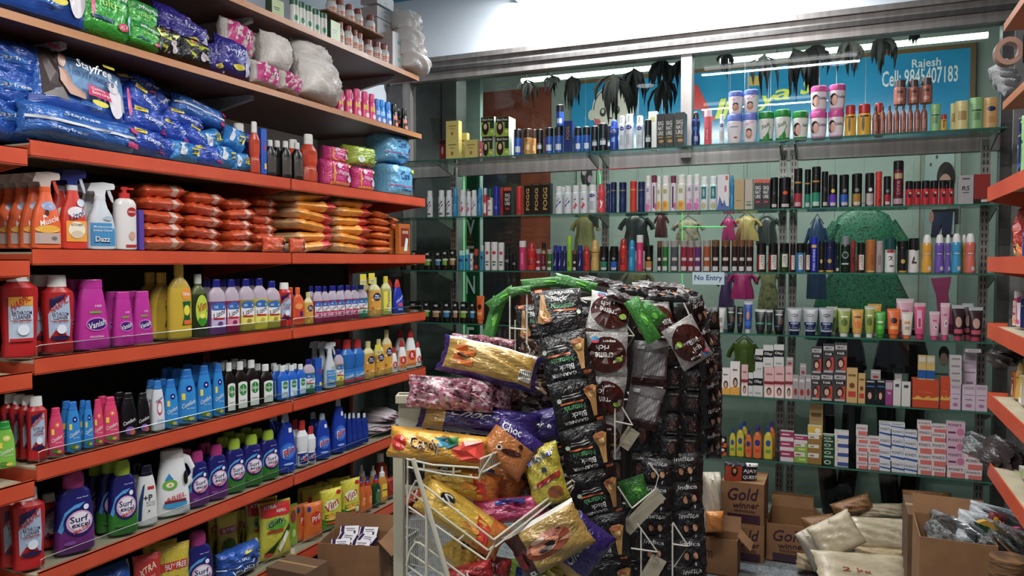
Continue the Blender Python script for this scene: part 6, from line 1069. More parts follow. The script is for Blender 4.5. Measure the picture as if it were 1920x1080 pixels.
for L, d in (([(956, 545), (956, 690)], 2.25), ([(988, 552), (988, 700)], 2.2), ([(956, 615), (988, 618)], 2.2), ([(966, 600), (966, 690)], 2.3), ([(1080, 545), (1108, 549)], 2.25), ([(1088, 562), (1100, 568)], 2.2),
             ([(1170, 603), (1189, 629), (1163, 672), (1160, 690)], 2.12), ([(1168, 629), (1189, 630)], 2.12), ([(1157, 748), (1186, 797), (1148, 858)], 2.1), ([(1153, 790), (1186, 797)], 2.1), ([(1153, 760), (1153, 862)], 2.1),
             ([(1282, 568), (1299, 605), (1296, 616)], 2.12), ([(1280, 728), (1294, 750), (1281, 775)], 2.3), ([(1281, 749), (1294, 750)], 2.3), ([(1158, 912), (1185, 953), (1162, 994)], 2.08), ([(1217, 868), (1235, 892), (1228, 918), (1185, 953)], 2.1),
             ([(1195, 982), (1233, 1035), (1210, 1072)], 2.1), ([(1183, 1028), (1233, 1035)], 2.1), ([(1202, 990), (1202, 1080)], 2.12), ([(1262, 980), (1290, 1024), (1264, 1063)], 2.12), ([(1260, 1020), (1290, 1024)], 2.12), ([(1261, 982), (1261, 1080)], 2.14), ([(1172, 990), (1172, 1080)], 2.2)):
    b = MB(); b.tube([L2(*q, d) for q in L], .0024, wm, 6); obj('wire_hook', b, t2)
# sachets
def sachet(k, cols, prims): st(k, 'x', 'x', 'x', 'pillow', .12, cols, prims, ratio=1, px=6, pz=6, wr=.5, seal=.08, seals='xz', grid=(8, 8), eps=.02)
GAR = [('e', .0, .5, .0001, .0001, W_), T('GARNIER', .1, .88, .5, .07, W_), T('Black', .02, .74, .3, .12, W_), T('Naturals', .08, .58, .44, .12, '#58a868'), ('r', .12, .46, .46, .035, '#e07030'), ('p', [(-.44, .24), (-.38, .5), (-.33, .84), (-.26, .84), (-.24, .52), (-.16, .3), (-.2, .2), (-.36, .18)], '#b88848'), ('e', -.3, .36, .12, .16, '#e0b870'), ('e', -.26, .25, .22, .1, '#a86038'), ('r', -.36, .92, .14, .07, '#e06820'), ('r', .12, .34, .4, .02, '#a0a0a0'), ('r', .12, .28, .36, .02, '#a0a0a0'), ('e', .38, .36, .09, .1, '#c8d8c0')]
sachet('xgar', ['#0f0e10:foil'], GAR)
sachet('xcre', ['#a8a4a0:foil'], [('e', 0, .52, .92, .84, '#40140c'), T('rich', .1, .36, .3, .12, W_), T('creme', .06, .52, .42, .12, W_), T('expert', -.05, .2, .3, .07, W_), ('e', -.28, .62, .16, .12, '#90b838'), ('e', .28, .18, .2, .14, '#2090c0'), ('e', .28, .22, .18, .07, '#d83050')])
sachet('xsil', ['#8c8888:foil'], [('r', 0, .08, .98, .18, '#3c1410'), ('r', -.3, .86, .2, .08, '#d8d8d8'), ('r', .1, .5, .6, .5, '#a09c9c')])
sachet('xind', ['#0c0b0d:foil'], [T('indica', .0, .82, .6, .16, '#c8c8c8', 0, .1), ('e', -.12, .36, .24, .4, '#1c1210'), ('e', -.12, .38, .14, .26, '#a8785c'), ('e', .14, .42, .2, .34, '#20140f'), ('e', .14, .42, .14, .26, '#b88868'), ('p', [(.02, .0), (.34, .0), (.22, .22), (.14, .26)], '#282830'), ('r', .14, .1, .04, .16, '#c8c8c8')])
sachet('xgrn', ['#287c1c:foil', '#106830:foil'], [('e', .1, .5, .3, .3, '#58b028')])
sachet('xdrk', ['#0d0c0e:foil'], [('e', 0, .5, .3, .5, '#5c4034'), ('r', 0, .85, .5, .06, '#686868')])
NSTR = [0]
def strip(key, path, n, wp, label, flip=False, turn=0, name='sachet_strip', d=None, alt=True):
    """a hanging strip of n sachets along (px, py, depth) points"""
    P = [atD(*q) for q in path]; seg = [0]
    for a, c in zip(P, P[1:]): seg.append(seg[-1]+(c-a).length)
    def at_(s):
        for i in range(len(seg)-1):
            if s <= seg[i+1] or i == len(seg)-2: return P[i].lerp(P[i+1], (s-seg[i])/(seg[i+1]-seg[i]))
    L = seg[-1]/n; root = thing(name, label, 'sachet strip', P[0], 0, 'hair dye sachet strips on the rack')
    for i in range(n):
        a, c = at_(i*L), at_((i+1)*L); zax = (a-c).normalized(); mid = (a+c)/2; dd = zdepth(mid); w_ = wp*dd/F_PX
        yax = (FW-zax*FW.dot(zax)).normalized(); xax = yax.cross(zax).normalized()
        q = Matrix((xax, yax, zax)).transposed().to_quaternion() @ Quaternion((0, 0, 1), math.radians(turn+R_.uniform(-9, 9)))
        if (flip and (flip is True or i >= flip)) or (alt and i % 2): q = q @ Quaternion((0, 1, 0), math.pi)
        parts = build_proto(key, i % 2); base = mid-(q @ Vector((0, 0, L/2)))
        o = bpy.data.objects.new('sachet', parts[0][1]); C.objects.link(o); o.parent = root; o.rotation_mode = 'QUATERNION'; o.rotation_quaternion = q; o.location = base-P[0]; o.scale = (w_, .02/.12*1.2, L*1.0)
        if len(parts) > 1:
            e = bpy.data.objects.new('print', parts[1][1]); C.objects.link(e); e.parent = o
strip('xgar', [(1042, 543, 2.12), (1050, 620, 2.08), (1068, 700, 2.06), (1088, 790, 2.06), (1106, 870, 2.06), (1124, 960, 2.08), (1148, 1130, 2.1)], 7, 94, 'front strip of black sachets with a golden jug print, left of the rack', flip=1, alt=False)
strip('xgar', [(1000, 570, 2.3), (1008, 660, 2.28), (1018, 740, 2.28), (1060, 900, 2.25), (1090, 1100, 2.3)], 7, 70, 'partly hidden strip of black sachets behind the candy bags')
strip('xcre', [(1148, 552, 2.16), (1136, 632, 2.1), (1136, 715, 2.1), (1128, 800, 2.12), (1122, 850, 2.16)], 4, 80, 'silver edged strip of brown cream sachets hanging upside down', flip=True, alt=False)
strip('xsil', [(1222, 640, 2.2), (1215, 735, 2.2), (1196, 800, 2.22)], 2, 66, 'silver back side of a sachet strip, right of the brown cream sachets', alt=False)
strip('xcre', [(1225, 570, 2.18), (1250, 650, 2.15)], 1, 62, 'tilted brown cream sachet at the top right of the rack', turn=20, alt=False)
strip('xcre', [(1268, 605, 2.1), (1310, 680, 2.12)], 1, 66, 'lower tilted brown cream sachet in front of the black strips', alt=False)
for i, (px, ds) in enumerate(((1262, 2.25), (1300, 2.3), (1340, 2.4))):
    e = (1255, 1290, 1338)[i]
    strip('xdrk', [(px-18+i*6, 560+i*8, ds), (px, 700, ds), (e, 860, ds)], 7, (36, 40, 30)[i], '%s of the three narrow dark strips at the right edge of the rack' % ('leftmost', 'middle one', 'rightmost')[i])
for i, a in enumerate((((1232, 860, 2.22), (1228, 960, 2.2), (1222, 1100, 2.2)), ((1280, 850, 2.26), (1290, 960, 2.24), (1298, 1110, 2.24)))):
    strip('xind', a, 5, 62, '%s lower strip of black sachets printed with a smiling couple' % ('left', 'right')[i], alt=False)
strip('xind', ((1300, 560, 2.2), (1322, 660, 2.24), (1335, 760, 2.3), (1330, 850, 2.35)), 6, 46, 'curved strip of black couple sachets down the right edge of the rack', alt=False, turn=30)
for i in range(7):
    px = 1010+i*48
    strip('xdrk', [(px, 575 + (i in (0, 6))*25, 2.62), (px+6-2*i, 860, 2.62), (px+4-2*i, 1120, 2.62)], 8, 54, 'dark sachet strip on the far side of the rack, %s from the left' % ('first', 'second', 'third', 'fourth', 'fifth', 'sixth', 'seventh')[i], alt=False)
def one(key, name, cat, label, px, py, d, wp, hp, roll, lean=0, turn=0, th=.02):
    q = cq(roll, lean, turn); w_, h_ = wp*d/F_PX, hp*d/F_PX; parts = build_proto(key, 0)
    root = bpy.data.objects.new(name, parts[0][1]); C.objects.link(root); root.rotation_mode = 'QUATERNION'; root.rotation_quaternion = q
    root.location = atD(px, py, d)-q @ Vector((0, 0, h_/2)); root.scale = (w_, th/.12, h_); root['label'] = label; root['category'] = cat
    if len(parts) > 1: e = bpy.data.objects.new('print', parts[1][1]); C.objects.link(e); e.parent = root
    return root
for i, a in enumerate([(925, 600, 2.3, 26, 90, -16, 'lowest green foil sachet on the left of the rack'), (940, 560, 2.28, 60, 22, 34, 'small green foil sachet on the left shoulder of the rack'), (973, 545, 2.2, 46, 16, 6, 'dark green foil sachet above the black sachet strip'), (1022, 530, 2.25, 90, 20, 5, 'bright green foil sachet on top of the rack, left one'), (1080, 532, 2.25, 80, 22, -14, 'bright green foil sachet on top of the rack, right one'), (1205, 600, 2.08, 30, 90, 28, 'green foil sachet hanging between brown and black strips'), (1222, 590, 2.12, 50, 34, -38, 'folded green foil sachet on the right shoulder'), (1190, 920, 2.2, 50, 50, 18, 'green and white sachet box held by the lower hook')]):
    one('xgrn', 'foil_sachet', 'sachet', a[6], *a[:6], lean=10)
for i, a in enumerate([(1130, 532, 2.3, 90, 16, -10), (1180, 545, 2.2, 80, 18, -8), (1235, 540, 2.3, 100, 22, -3), (1250, 556, 2.2, 90, 22, -4), (1290, 565, 2.25, 60, 24, -40), (1310, 580, 2.3, 50, 26, -60), (1165, 560, 2.12, 60, 20, -20), (1275, 548, 2.35, 70, 20, -14)]):
    one('xind' if i % 2 else 'xsil', 'folded_sachet', 'sachet', 'shiny folded sachet lying over the top of the rack, %s from the left' % ('first', 'third', 'fourth', 'fifth', 'seventh', 'eighth', 'second', 'sixth')[i], *a, lean=40)
for i, a in enumerate([(1206, 960, 2.12, 26, 96, -44), (1222, 1072, 2.12, 30, 60, -30), (1178, 822, 2.14, 26, 40, -34)]):
    q = cq(a[5]); w_, h_ = a[3]*a[2]/F_PX, a[4]*a[2]/F_PX
    o = obj('price_card', MB().box((-w_/2, 0, -h_/2), (w_/2, .002, h_/2), '#b0a890').mesh('card', False), None, label='blank cream price card on a rack hook, %s one' % ('middle', 'lowest', 'highest')[i], category='card')
    o.location = atD(*a[:3]); o.rotation_mode = 'QUATERNION'; o.rotation_quaternion = q
# ================================================================== floor goods
card = tex('brown_cardboard', ['#7c5434', '#94683c'], 5, .8); card2 = tex('dark_cardboard', ['#5c4028', '#6c4c30'], 5, .85)
def carton(x0, x1, yt, yb, base=0, dep=.25, label='', prims=(), m_=card, name='cardboard_box', open_=False, Y=None, rz=0, pr2=()):
    if Y is None:
        a = atZ((x0+x1)/2, yb, base); Y = a.y
    pa, pc = atY(x0, yb, Y), atY(x1, yb, Y); tz = atY((x0+x1)/2, yt, Y).z; w_ = pc.x-pa.x; h_ = tz-base
    t = thing(name, label, 'box', ((pa.x+pc.x)/2, Y, base), rz)
    b = MB(); k = .004
    if open_:
        b.box((-w_/2, 0, 0), (w_/2, k, h_), m_); b.box((-w_/2, dep-k, 0), (w_/2, dep, h_), m_); b.box((-w_/2, k, 0), (-w_/2+k, dep-k, h_), m_); b.box((w_/2-k, k, 0), (w_/2, dep-k, h_), m_); b.box((-w_/2, 0, 0), (w_/2, dep, k), m_)
    else: b.box((-w_/2, 0, 0), (w_/2, dep, h_), m_)
    o = obj('box_body', b.mesh('box', False), t)
    if open_:
        f = MB(); f.obox((0, dep+.012, h_+.035), (w_/2, 0, 0), (0, .012, .035), (0, .0015, -.001), m_); f.obox((w_/2+.03, dep/2, h_-.01), (.03, 0, -.03), (0, dep/2, 0), (.001, 0, .0015), m_)
        obj('flap', f.mesh('flap', False), t)
    else: obj('tape', MB().box((-w_/2-.0004, dep*.45, h_), (w_/2+.0004, dep*.55, h_+.0006), '#a08050').mesh('tape', False), t)
    if prims:
        d_ = decal([tuple(p) for p in prims], lambda x, z: 0, .002); me = d_.mesh('print', False); e = obj('printing', me, o); e.scale = (w_, 1, h_)
    return t, (pa.x+pc.x)/2, Y, h_, w_
GW = [T('Gold', .0, .72, .7, .3, '#3a1a2c', 4, .25), T('winner', .08, .46, .62, .14, '#3a1a2c', 4, .2), ('r', .03, .14, .76, .2, '#3c2030'), ('r', .05, .33, .5, .03, '#5c3838')]
_, cx_, cy_, h1, w1 = carton(1358, 1432, 984, 1052, 0, .24, 'lower carton of a pair with big script lettering, bottom of stack', GW)
carton(1352, 1432, 905, 984, h1+.001, .24, 'upper carton with big script lettering, stacked on its twin', GW, Y=cy_+.01)
carton(1436, 1520, 985, 1056, 0, .3, 'open carton with script lettering beside the grain sacks', GW, open_=True)
carton(1316, 1382, 1010, 1079, 0, .12, 'small plain open carton of clear bags right of the rack', [T('m', -.3, .55, .2, .2, '#4c2c20')], open_=True)
# packet on top of the carton
o_, q_ = atY(1388, 905, cy_+.06), cq(-3, 0, 0)
st('quest', 'toy_packet', 'packet', 'x', 'pillow', .16, ['#141226:foil'], [('r', -.24, .45, .48, .76, '#a83818'), ('e', -.22, .56, .2, .5, '#2c1410'), ('e', -.22, .6, .1, .24, '#c88868'), T('AJAY', .24, .6, .4, .22, W_), T('QUEST', .24, .3, .42, .2, W_), ('r', .3, .93, .36, .16, '#d8d4cc'), ('e', .22, .93, .05, .08, BK)], ratio=1.5, px=8, pz=8, wr=.1, seal=.02)
inst('quest', atY(1388, 904, cy_+.05), .17, .1, quat=q_, depth=.03/.16, label='dark printed packet reading AJAY QUEST on the upper carton')
# sacks, snapped downward so that each rests on what lies under it
def sack(k, px, py, d, wp, hp, roll, th, lean, turn, label, var=0): return bag(k, px, py, d, wp, hp, roll, th, lean, turn, '', label, var)
st('sfl', 'flour_sack', 'sack', 'x', 'pillow', .4, [flour_m], [], ratio=1.5, px=4.5, pz=4, wr=.3, seal=.03, grid=(18, 14))
st('sfl2', 'flour_sack', 'sack', 'x', 'pillow', .4, [flour_m], [T('2 kg', -.1, .5, .3, .12, '#903828', -3)], ratio=1.5, px=4.5, pz=4, wr=.3, seal=.03, grid=(18, 14))
st('sgr', 'grain_sack', 'sack', 'x', 'pillow', .4, [grain_m], [], ratio=1.5, px=3.5, pz=3, wr=.3, seal=.03, grid=(18, 12))
st('snt', 'lentil_sack', 'sack', 'x', 'pillow', .4, [nut_m], [], ratio=1.5, px=3.5, pz=3, wr=.3, seal=.03, grid=(18, 12))
st('swh', 'sugar_sack', 'sack', 'x', 'pillow', .5, ['#b8ac98:crinkle:.3'], [], ratio=.7, px=3, pz=2.6, wr=.4)
for a in [('sfl2', 1618, 1078, 3.35, 180, 84, -4, .08, 40, 0, 'large front flour sack marked 2 kg in red'), ('sfl', 1672, 1088, 3.5, 110, 40, 0, .1, 20, 0, 'flour sack at the bottom right of the pile, mostly hidden'), ('sgr', 1660, 1044, 3.62, 120, 34, -4, .12, 12, 0, 'rolled grain sack under the wide flour sack'), ('sfl', 1652, 1002, 3.68, 128, 62, -3, .09, 30, 0, 'wide shiny flour sack in the middle of the pile'),
          ('sfl', 1568, 1004, 3.46, 88, 66, 26, .05, 22, 0, 'tilted square flour sack on the left of the pile'), ('sfl', 1650, 958, 3.85, 90, 28, 0, .1, 20, 0, 'flat clear sack topping the middle of the pile'), ('snt', 1598, 950, 3.85, 76, 32, 18, .12, 20, 0, 'small sack of brown grain at the top left'), ('snt', 1536, 985, 3.8, 60, 36, 8, .12, 20, 0, 'small brown lentil sack beside the open carton'),
          ('swh', 1526, 1028, 3.6, 40, 80, 28, .08, 0, 0, 'narrow white sack leaning left of the pile'), ('sgr', 1518, 1055, 3.7, 50, 30, -8, .1, 10, 0, 'small grain bag at the foot of the pile'), ('snt', 1738, 932, 3.8, 92, 22, -4, .12, 20, 0, 'upper brown lentil sack on the tall carton'), ('snt', 1755, 954, 3.75, 108, 26, -2, .14, 20, 0, 'lower brown lentil sack on the tall carton'), ('swh', 1334, 935, 3.75, 36, 100, 0, .12, 0, 0, 'tall white sack between the rack and the cartons')]: sack(*a)
st('sorg', 'orange_packet', 'packet', 'x', 'pillow', .5, ['#c87818:foil'], [], ratio=1, px=3, pz=3, wr=.3)
sack('sorg', 1340, 978, 3.65, 34, 40, 0, .06, 0, 0, 'orange packet under the white sack by the cartons')
carton(1700, 1775, 968, 1100, 0, .3, 'tall brown carton right of the sack pile carrying lentil sacks', m_=card2, Y=3.55)
carton(1722, 1870, 1015, 1120, 0, .3, 'wide open carton at the bottom right corner', open_=True, Y=3.15)
def crump(key, cols, prims=(), **kw): st(key, 'plastic_bag', 'bag', 'x', 'pillow', .5, cols, prims, ratio=1, px=2.4, pz=2.2, wr=kw.pop('wr', .9), grid=(20, 18), **kw)
crump('fcl', ['#c8ccd0:film']); crump('fwh', ['#b4b8bc:crinkle:.4']); crump('fdk', ['#3c3434:crinkle:.25'])
for a in [('fcl', 1800, 1020, 3.0, 130, 90, -20, .2, 10, 0, 'big clear plastic bag hanging over the open carton'), ('fwh', 1838, 995, 2.92, 90, 64, -12, .1, 10, 0, 'crumpled white plastic bag on top of the clear bag'), ('fwh', 1870, 968, 3.0, 110, 36, -14, .1, 10, 0, 'white plastic sheet behind the crumpled white bag'), ('fcl', 1885, 1010, 2.8, 90, 50, -20, .1, 0, 0, 'clear bag of small goods at the right edge'),
          ('fdk', 1878, 855, 2.6, 60, 60, -30, .12, 0, 0, 'dark clear bag bundle on the lowest right shelf'), ('fcl', 1845, 842, 2.9, 70, 44, -24, .12, 0, 0, 'clear plastic bag poking out of the lowest right shelf'), ('fdk', 1885, 672, 2.6, 50, 30, 8, .1, 0, 0, 'dark wrapped bundle on the fourth right shelf')]: sack(*a)
st('maggi', 'noodle_packet', 'packet', 'x', 'pillow', .3, ['#701418:foil'], [('e', -.2, .65, .3, .3, '#e0a818'), T('30', .12, .45, .4, .34, '#e8d8c8', -8)], ratio=1, px=5, pz=5, wr=.2)
sack('maggi', 1868, 978, 2.88, 34, 34, -14, .03, 0, 0, 'red packet with yellow shape among white plastic')
b = MB(); pts = [(1834, 980), (1848, 978), (1922, 1012), (1922, 1026), (1905, 1020), (1836, 990)]
def flat(name, cat, label, pts, d, th, col, prims=None):
    P = [atD(x, y, d) for x, y in pts]; n = len(P); b = MB(); o = FW*th
    c = sum(P, Vector())/n; P = [p-c for p in P]
    b.add([p for p in P]+[p+o for p in P], [tuple(range(n))[::-1], tuple(range(n, 2*n))]+[(i, (i+1) % n, n+(i+1) % n, n+i) for i in range(n)], col)
    ob = obj(name, b.mesh(name, False), None, label=label, category=cat); ob.location = c; return ob
flat('scrub_pad', 'scrub pad', 'yellow edge of a long scrub pad lying on clear plastic', [(1834, 980), (1850, 976), (1922, 1010), (1922, 1018)], 2.78, .02, '#d09818')
flat('scrub_pad', 'scrub pad', 'green long scrub pad beneath the yellow one', [(1834, 981), (1920, 1019), (1920, 1030), (1900, 1024), (1838, 990)], 2.785, .03, '#1c5c2c')
flat('green_sheet', 'sheet', 'bright green paper sheet over the corner carton', [(1762, 1044), (1772, 1046), (1800, 1060), (1862, 1058), (1856, 1066), (1796, 1071)], 2.95, .003, '#68c820')
flat('blue_wrap', 'wrapper', 'blue wrapper under the scrub pads', [(1868, 1020), (1895, 1015), (1900, 1035), (1880, 1042)], 2.8, .02, '#1c2c80')
flat('pink_wrap', 'wrapper', 'pink wrapper right of the red packet', [(1888, 992), (1915, 990), (1918, 1004), (1898, 1002)], 2.85, .02, '#c83868')
pw = atZ(1893, 1100, 0); t = thing('wicker_basket', 'brown wicker basket in the bottom right corner', 'basket', (atD(1893, 1050, 2.6).x, atD(1893, 1050, 2.6).y, 0))
hz = atD(1893, 1045, 2.6).z
obj('basket_body', MB().loft([(0, .05, .05, 2, 0), (hz*.5, .065, .065, 2, 0), (hz, .06, .06, 2, 0)], [tex('wicker_weave', ['#4c3018', '#8c6030'], 60, .7, bump=.6, stretch=(.3, .3, 2))], 20), t)
# under the lowest left shelf
t, *_r2 = carton(604, 704, 1022, 1130, 0, .2, 'open carton of purple striped sachet boxes under the lowest shelf', open_=True, Y=2.85, rz=.25)
bx = _r2[0]; hh = _r2[2]
for i in range(6):
    q = Quaternion((0, 0, 1), .25+R_.uniform(-.3, .3)) @ Quaternion((1, 0, 0), math.radians(R_.uniform(-70, -55))); ox, oy = -.045+.09*(i % 2), .02+.055*(i//2); px = i
    lc = t.matrix_basis @ Vector((0, 0, 0)); cr_, sr_ = math.cos(.25), math.sin(.25); lc = Vector((t.location.x+ox*cr_-oy*sr_, t.location.y+ox*sr_+oy*cr_, hh-.035+.012*(i//2)))
    if 'sbox' not in STY: st('sbox', 'sachet_box', 'carton', 'white and purple printed small carton in the open carton', 'box', .3, ['#d8d4d8', '#3c2050', '#402458'], [('r', -.36, .5, .18, 1, '#301c44'), ('r', .05, .7, .5, .06, '#383040'), ('r', .05, .5, .4, .05, '#584870'), ('r', .3, .3, .1, .3, '#383040')], ratio=1.4)
    inst('sbox', lc, .085, .055, quat=q, where='under the lowest left shelf', order=px, depth=.07)
pt = atD(722, 1000, 3.75)
t = thing('plastic_tub', 'clear plastic crate beside the open carton of sachet boxes', 'crate', (pt.x, pt.y, 0)); hz = pt.z
b = MB(); fm = M('#b8bcb8', .2, 'film')
for c0, c1 in (((-.12, -.1, 0), (.12, -.096, hz)), ((-.12, .1, 0), (.12, .104, hz)), ((-.12, -.1, 0), (-.116, .104, hz)), ((.116, -.1, 0), (.12, .104, hz)), ((-.12, -.1, 0), (.12, .1, .004))): b.box(c0, c1, fm)
obj('tub_wall', b.mesh('tub', False), t); obj('tub_rim', MB().tube([(-.125, -.105, hz), (.125, -.105, hz), (.125, .108, hz), (-.125, .108, hz), (-.125, -.105, hz)], .006, '#a0a4a0', 8), t)
carton(500, 572, 1070, 1130, 0, .16, 'dark low carton under the near part of the lowest shelf', m_=card2, Y=2.6)
for px, py, nm in ((697, 521, 'cream flower bottle on the third orange shelf'), (681, 523, 'bottle left of it on the third orange shelf'), (709, 655, 'cream flower bottle on the fourth orange shelf')):
    q = atX(px, py, -D-.012); t = thing('price_tag', 'yellow hanging price tag on the '+nm, 'tag', q, math.pi/2-.3)
    bd = obj('card', MB().box((-.02, 0, -.03), (.02, .0015, .025), '#e0cc20').mesh('card', False), t)
    obj('barcode', decal([('r', 0, -.015, .03, .014, W_)]+[('r', -.012+.004*i, -.015, .0016, .011, BK) for i in range(7)], lambda x, z: 0, .0006).mesh('b', False), bd)
# ---- right wall goods: (style, px, ytop, shelf)
def right(k, items, where):
    for j, it in enumerate(items):
        key, px, yt = it[:3]; S = STY[key]; X = XF+.03+.03; p = atX(px, yt, X); z = RZ[k]; p.y = min(p.y, YRE-.04); h_ = max(.03, p.z-z); w_ = it[3] if len(it) > 3 else h_*S['ratio']
        inst(key, (X+w_*S['t']/2, p.y, z+.0005), w_, h_, (0, 0, -math.pi/2), where, order=px)
right(1, [('tgn', 1869, 268, .05), ('lime', 1880, 250, .04), ('bl', 1890, 245, .04), ('cly', 1897, 236, .03), ('labb', 1903, 230, .03), ('nv', 1910, 222, .025), ('tgrn', 1916, 218, .025)], 'on the top right shelf')
right(2, [('smor', 1880, 462, .08), ('redn', 1894, 388, .09), ('grnp', 1904, 455, .05), ('nivea', 1918, 415, .025)], 'on the second right shelf')
right(3, [('smor', 1872, 588, .07), ('cpink', 1883, 560, .04), ('cy', 1889, 552, .03), ('pnk', 1899, 545, .03), ('ps', 1907, 556, .025), ('nv', 1914, 558, .025)], 'on the third right shelf')
right(4, [('wslm', 1880, 702, .03), ('book', 1888, 690, .05), ('goldb', 1905, 680, .035), ('cly', 1897, 700, .03), ('pyel', 1914, 705, .05)], 'on the fourth right shelf')
right(5, [('pgrn', 1914, 880, .05)], 'on the lowest right shelf')
p = atX(1890, 98, XF+.08)
t = thing('tape_roll', 'big brown tape roll hanging below the upper right wooden shelf', 'tape roll', p)
b = MB(); n = 28; R1, R0, hw = .05, .032, .025
vs_ = []
for s in (-hw, hw):
    for r in (R1, R0): vs_ += [(r*.9*math.cos(2*math.pi*i/n), s, r*math.sin(2*math.pi*i/n)) for i in range(n)]
fs_ = []
for i in range(n):
    j = (i+1) % n; fs_ += [(i, j, n+j, n+i)[::-1], (2*n+i, 2*n+j, 3*n+j, 3*n+i), (i, j, 2*n+j, 2*n+i), (n+i, n+j, 3*n+j, 3*n+i)[::-1]]
b.add(vs_, fs_, '#9c7868'); o = obj('roll', b, t)
d_ = decal([('r', 0, 0, .07, .1, '#161414'), T('tape', 0, 0, .07, .03, '#d8a828', 90)], lambda x, z: 0, .002); e = obj('wrapper_label', d_.mesh('l', False), t); e.location = (.075, -.03, 0)
obj('hanging_string', MB().tube([(0, 0, .06), (0, 0, RZ['w1']-p.z-.026)], .0015, '#181818', 6), t)
sack('fwh', 1885, 145, 3.0, 40, 60, 30, .08, 0, 0, 'pale cloth bundle on the lower right wooden shelf')
# ================================================================== the clothes shop seen through the glass
YN = 6.6
zc = atY(1300, 128, YN).z
struct('wall_neighbour', MB().box((-4.6, YN, 0), (2.6, YN+.1, 3.4), mint))
struct('wall_neighbour_left', MB().box((-4.7, YB+.1, 0), (-4.6, YN, 3.4), grey_m))
struct('wall_neighbour_right', MB().box((2.6, YB+.1, 0), (2.7, YN, 3.4), mint))
struct('ceiling_neighbour', MB().box((-4.7, YB+.1, 3.36), (2.7, YN+.1, 3.46), tex('neighbour_ceiling', ['#74807c', '#848e8a'], 3, .5)))
t = thing('tube_light', 'long tube light in the neighbouring shop ceiling', 'tube light', (-1.55, 5.2, 2.8)); obj('suspension', MB().tube([(-.4, 0, .018), (-.4, 0, .56)], .003, BK, 5).tube([(.4, 0, .018), (.4, 0, .56)], .003, BK, 5), t); obj('tube', MB().tube([(-.6, 0, 0), (.6, 0, 0)], .018, M('#f4fff8', .3, 'emit', e=9)), t)
t = thing('tube_light', 'second tube light in the neighbouring shop ceiling, nearer the right', 'tube light', (.0, 5.2, 2.8)); obj('suspension', MB().tube([(-.4, 0, .018), (-.4, 0, .56)], .003, BK, 5).tube([(.4, 0, .018), (.4, 0, .56)], .003, BK, 5), t); obj('tube', MB().tube([(-.75, 0, 0), (.75, 0, 0)], .018, M('#f4fff8', .3, 'emit', e=9)), t)
def panel(px0, py0, px1, py1, Y, col, th=.03):
    a, c = atY(px0, py1, Y), atY(px1, py0, Y)
    zt = (atY(px0, py0, Y).z+c.z)/2; zb_ = (a.z+atY(px1, py1, Y).z)/2
    return (a.x, c.x, max(0, zb_), zt)
def pane(name, lab, cat, px0, py0, px1, py1, Y, col, th=.03, prims=None, kind=None):
    x0, x1, z0, z1 = panel(px0, py0, px1, py1, Y, col)
    if py1 >= 700 and not prims: z0 = 0
    mb = MB().box((-(x1-x0)/2, 0, 0), ((x1-x0)/2, th, z1-z0), col)
    if kind: o = obj(name, mb.mesh(name, False), None, kind=kind)
    else: o = None
    if o is None:
        if prims:
            o = thing(name, lab, cat, ((x0+x1)/2, Y, z0)); bd = obj('board', mb.mesh(name, False), o)
            d_ = decal(prims, lambda x, z: 0, .0025); e = obj('printed_design', d_.mesh('design', False), bd); e.scale = (x1-x0, 1, z1-z0); return o
        o = obj(name, mb.mesh(name, False), None, label=lab, category=cat)
    o.location = ((x0+x1)/2, Y, z0); return o
struct('wall_pillar', MB().box((atY(775, 300, 4.75).x-.3, 4.7, 0), (atY(862, 300, 4.75).x, 4.85, 3.35), tex('concrete', ['#5c605e', '#747876', '#686c6a'], 4, .85, bump=.1)))
pane('wall_panel', 'x', 'x', 866, 150, 900, 700, 5.2, tex('pale_mint', ['#88a498', '#98b4a8'], 2, .6), .05, kind='structure')
cb = pane('hanging_cable', 'thin black cable running down the grey pillar', 'cable', 826, 156, 828, 300, 4.66, BK, .005)
pane('vertical_banner', 'tall dark green banner with white capital letters behind the left bay', 'banner', 868, 322, 898, 660, 5.185, '#0c4a2c', .015,
     [T('L', 0, .86, .4, .09, '#c8dcd0'), T('V', 0, .70, .6, .1, '#c8dcd0'), T('E', 0, .545, .45, .09, '#c8dcd0'), T('N', 0, .375, .55, .1, '#c8dcd0'), T('E', 0, .09, .45, .1, '#c8dcd0'), ('r', -.44, .5, .03, 1, '#30b060'), ('r', .44, .5, .03, 1, '#307050')])
brown = tex('rust_board', ['#6c2c14', '#803818', '#743014'], 3, .7)
pane('rust_panel', 'rust brown door panel behind the top left glass', 'panel', 900, 168, 1032, 290, YN-.04, brown)
pane('rust_panel', 'rust brown narrow panel below, behind the second glass shelf', 'panel', 962, 292, 1030, 720, YN-.04, brown)
pane('dark_cupboard', 'dark cupboard side behind the left bay', 'cupboard', 898, 292, 960, 760, 6.2, tex('dark_cup', ['#181c1a', '#242826'], 4, .5), .2)
pane('floral_curtain', 'black and white patterned frame behind the left bay', 'picture', 1078, 300, 1122, 372, YN-.03, '#8c9c90', .02, [('e', 0, .6, .5, .6, '#181418'), ('e', -.1, .7, .2, .2, '#b090a0'), ('e', .15, .5, .2, .2, '#a08090'), ('r', -.44, .5, .04, .9, '#202020'), ('r', .44, .5, .04, .9, '#202020')])
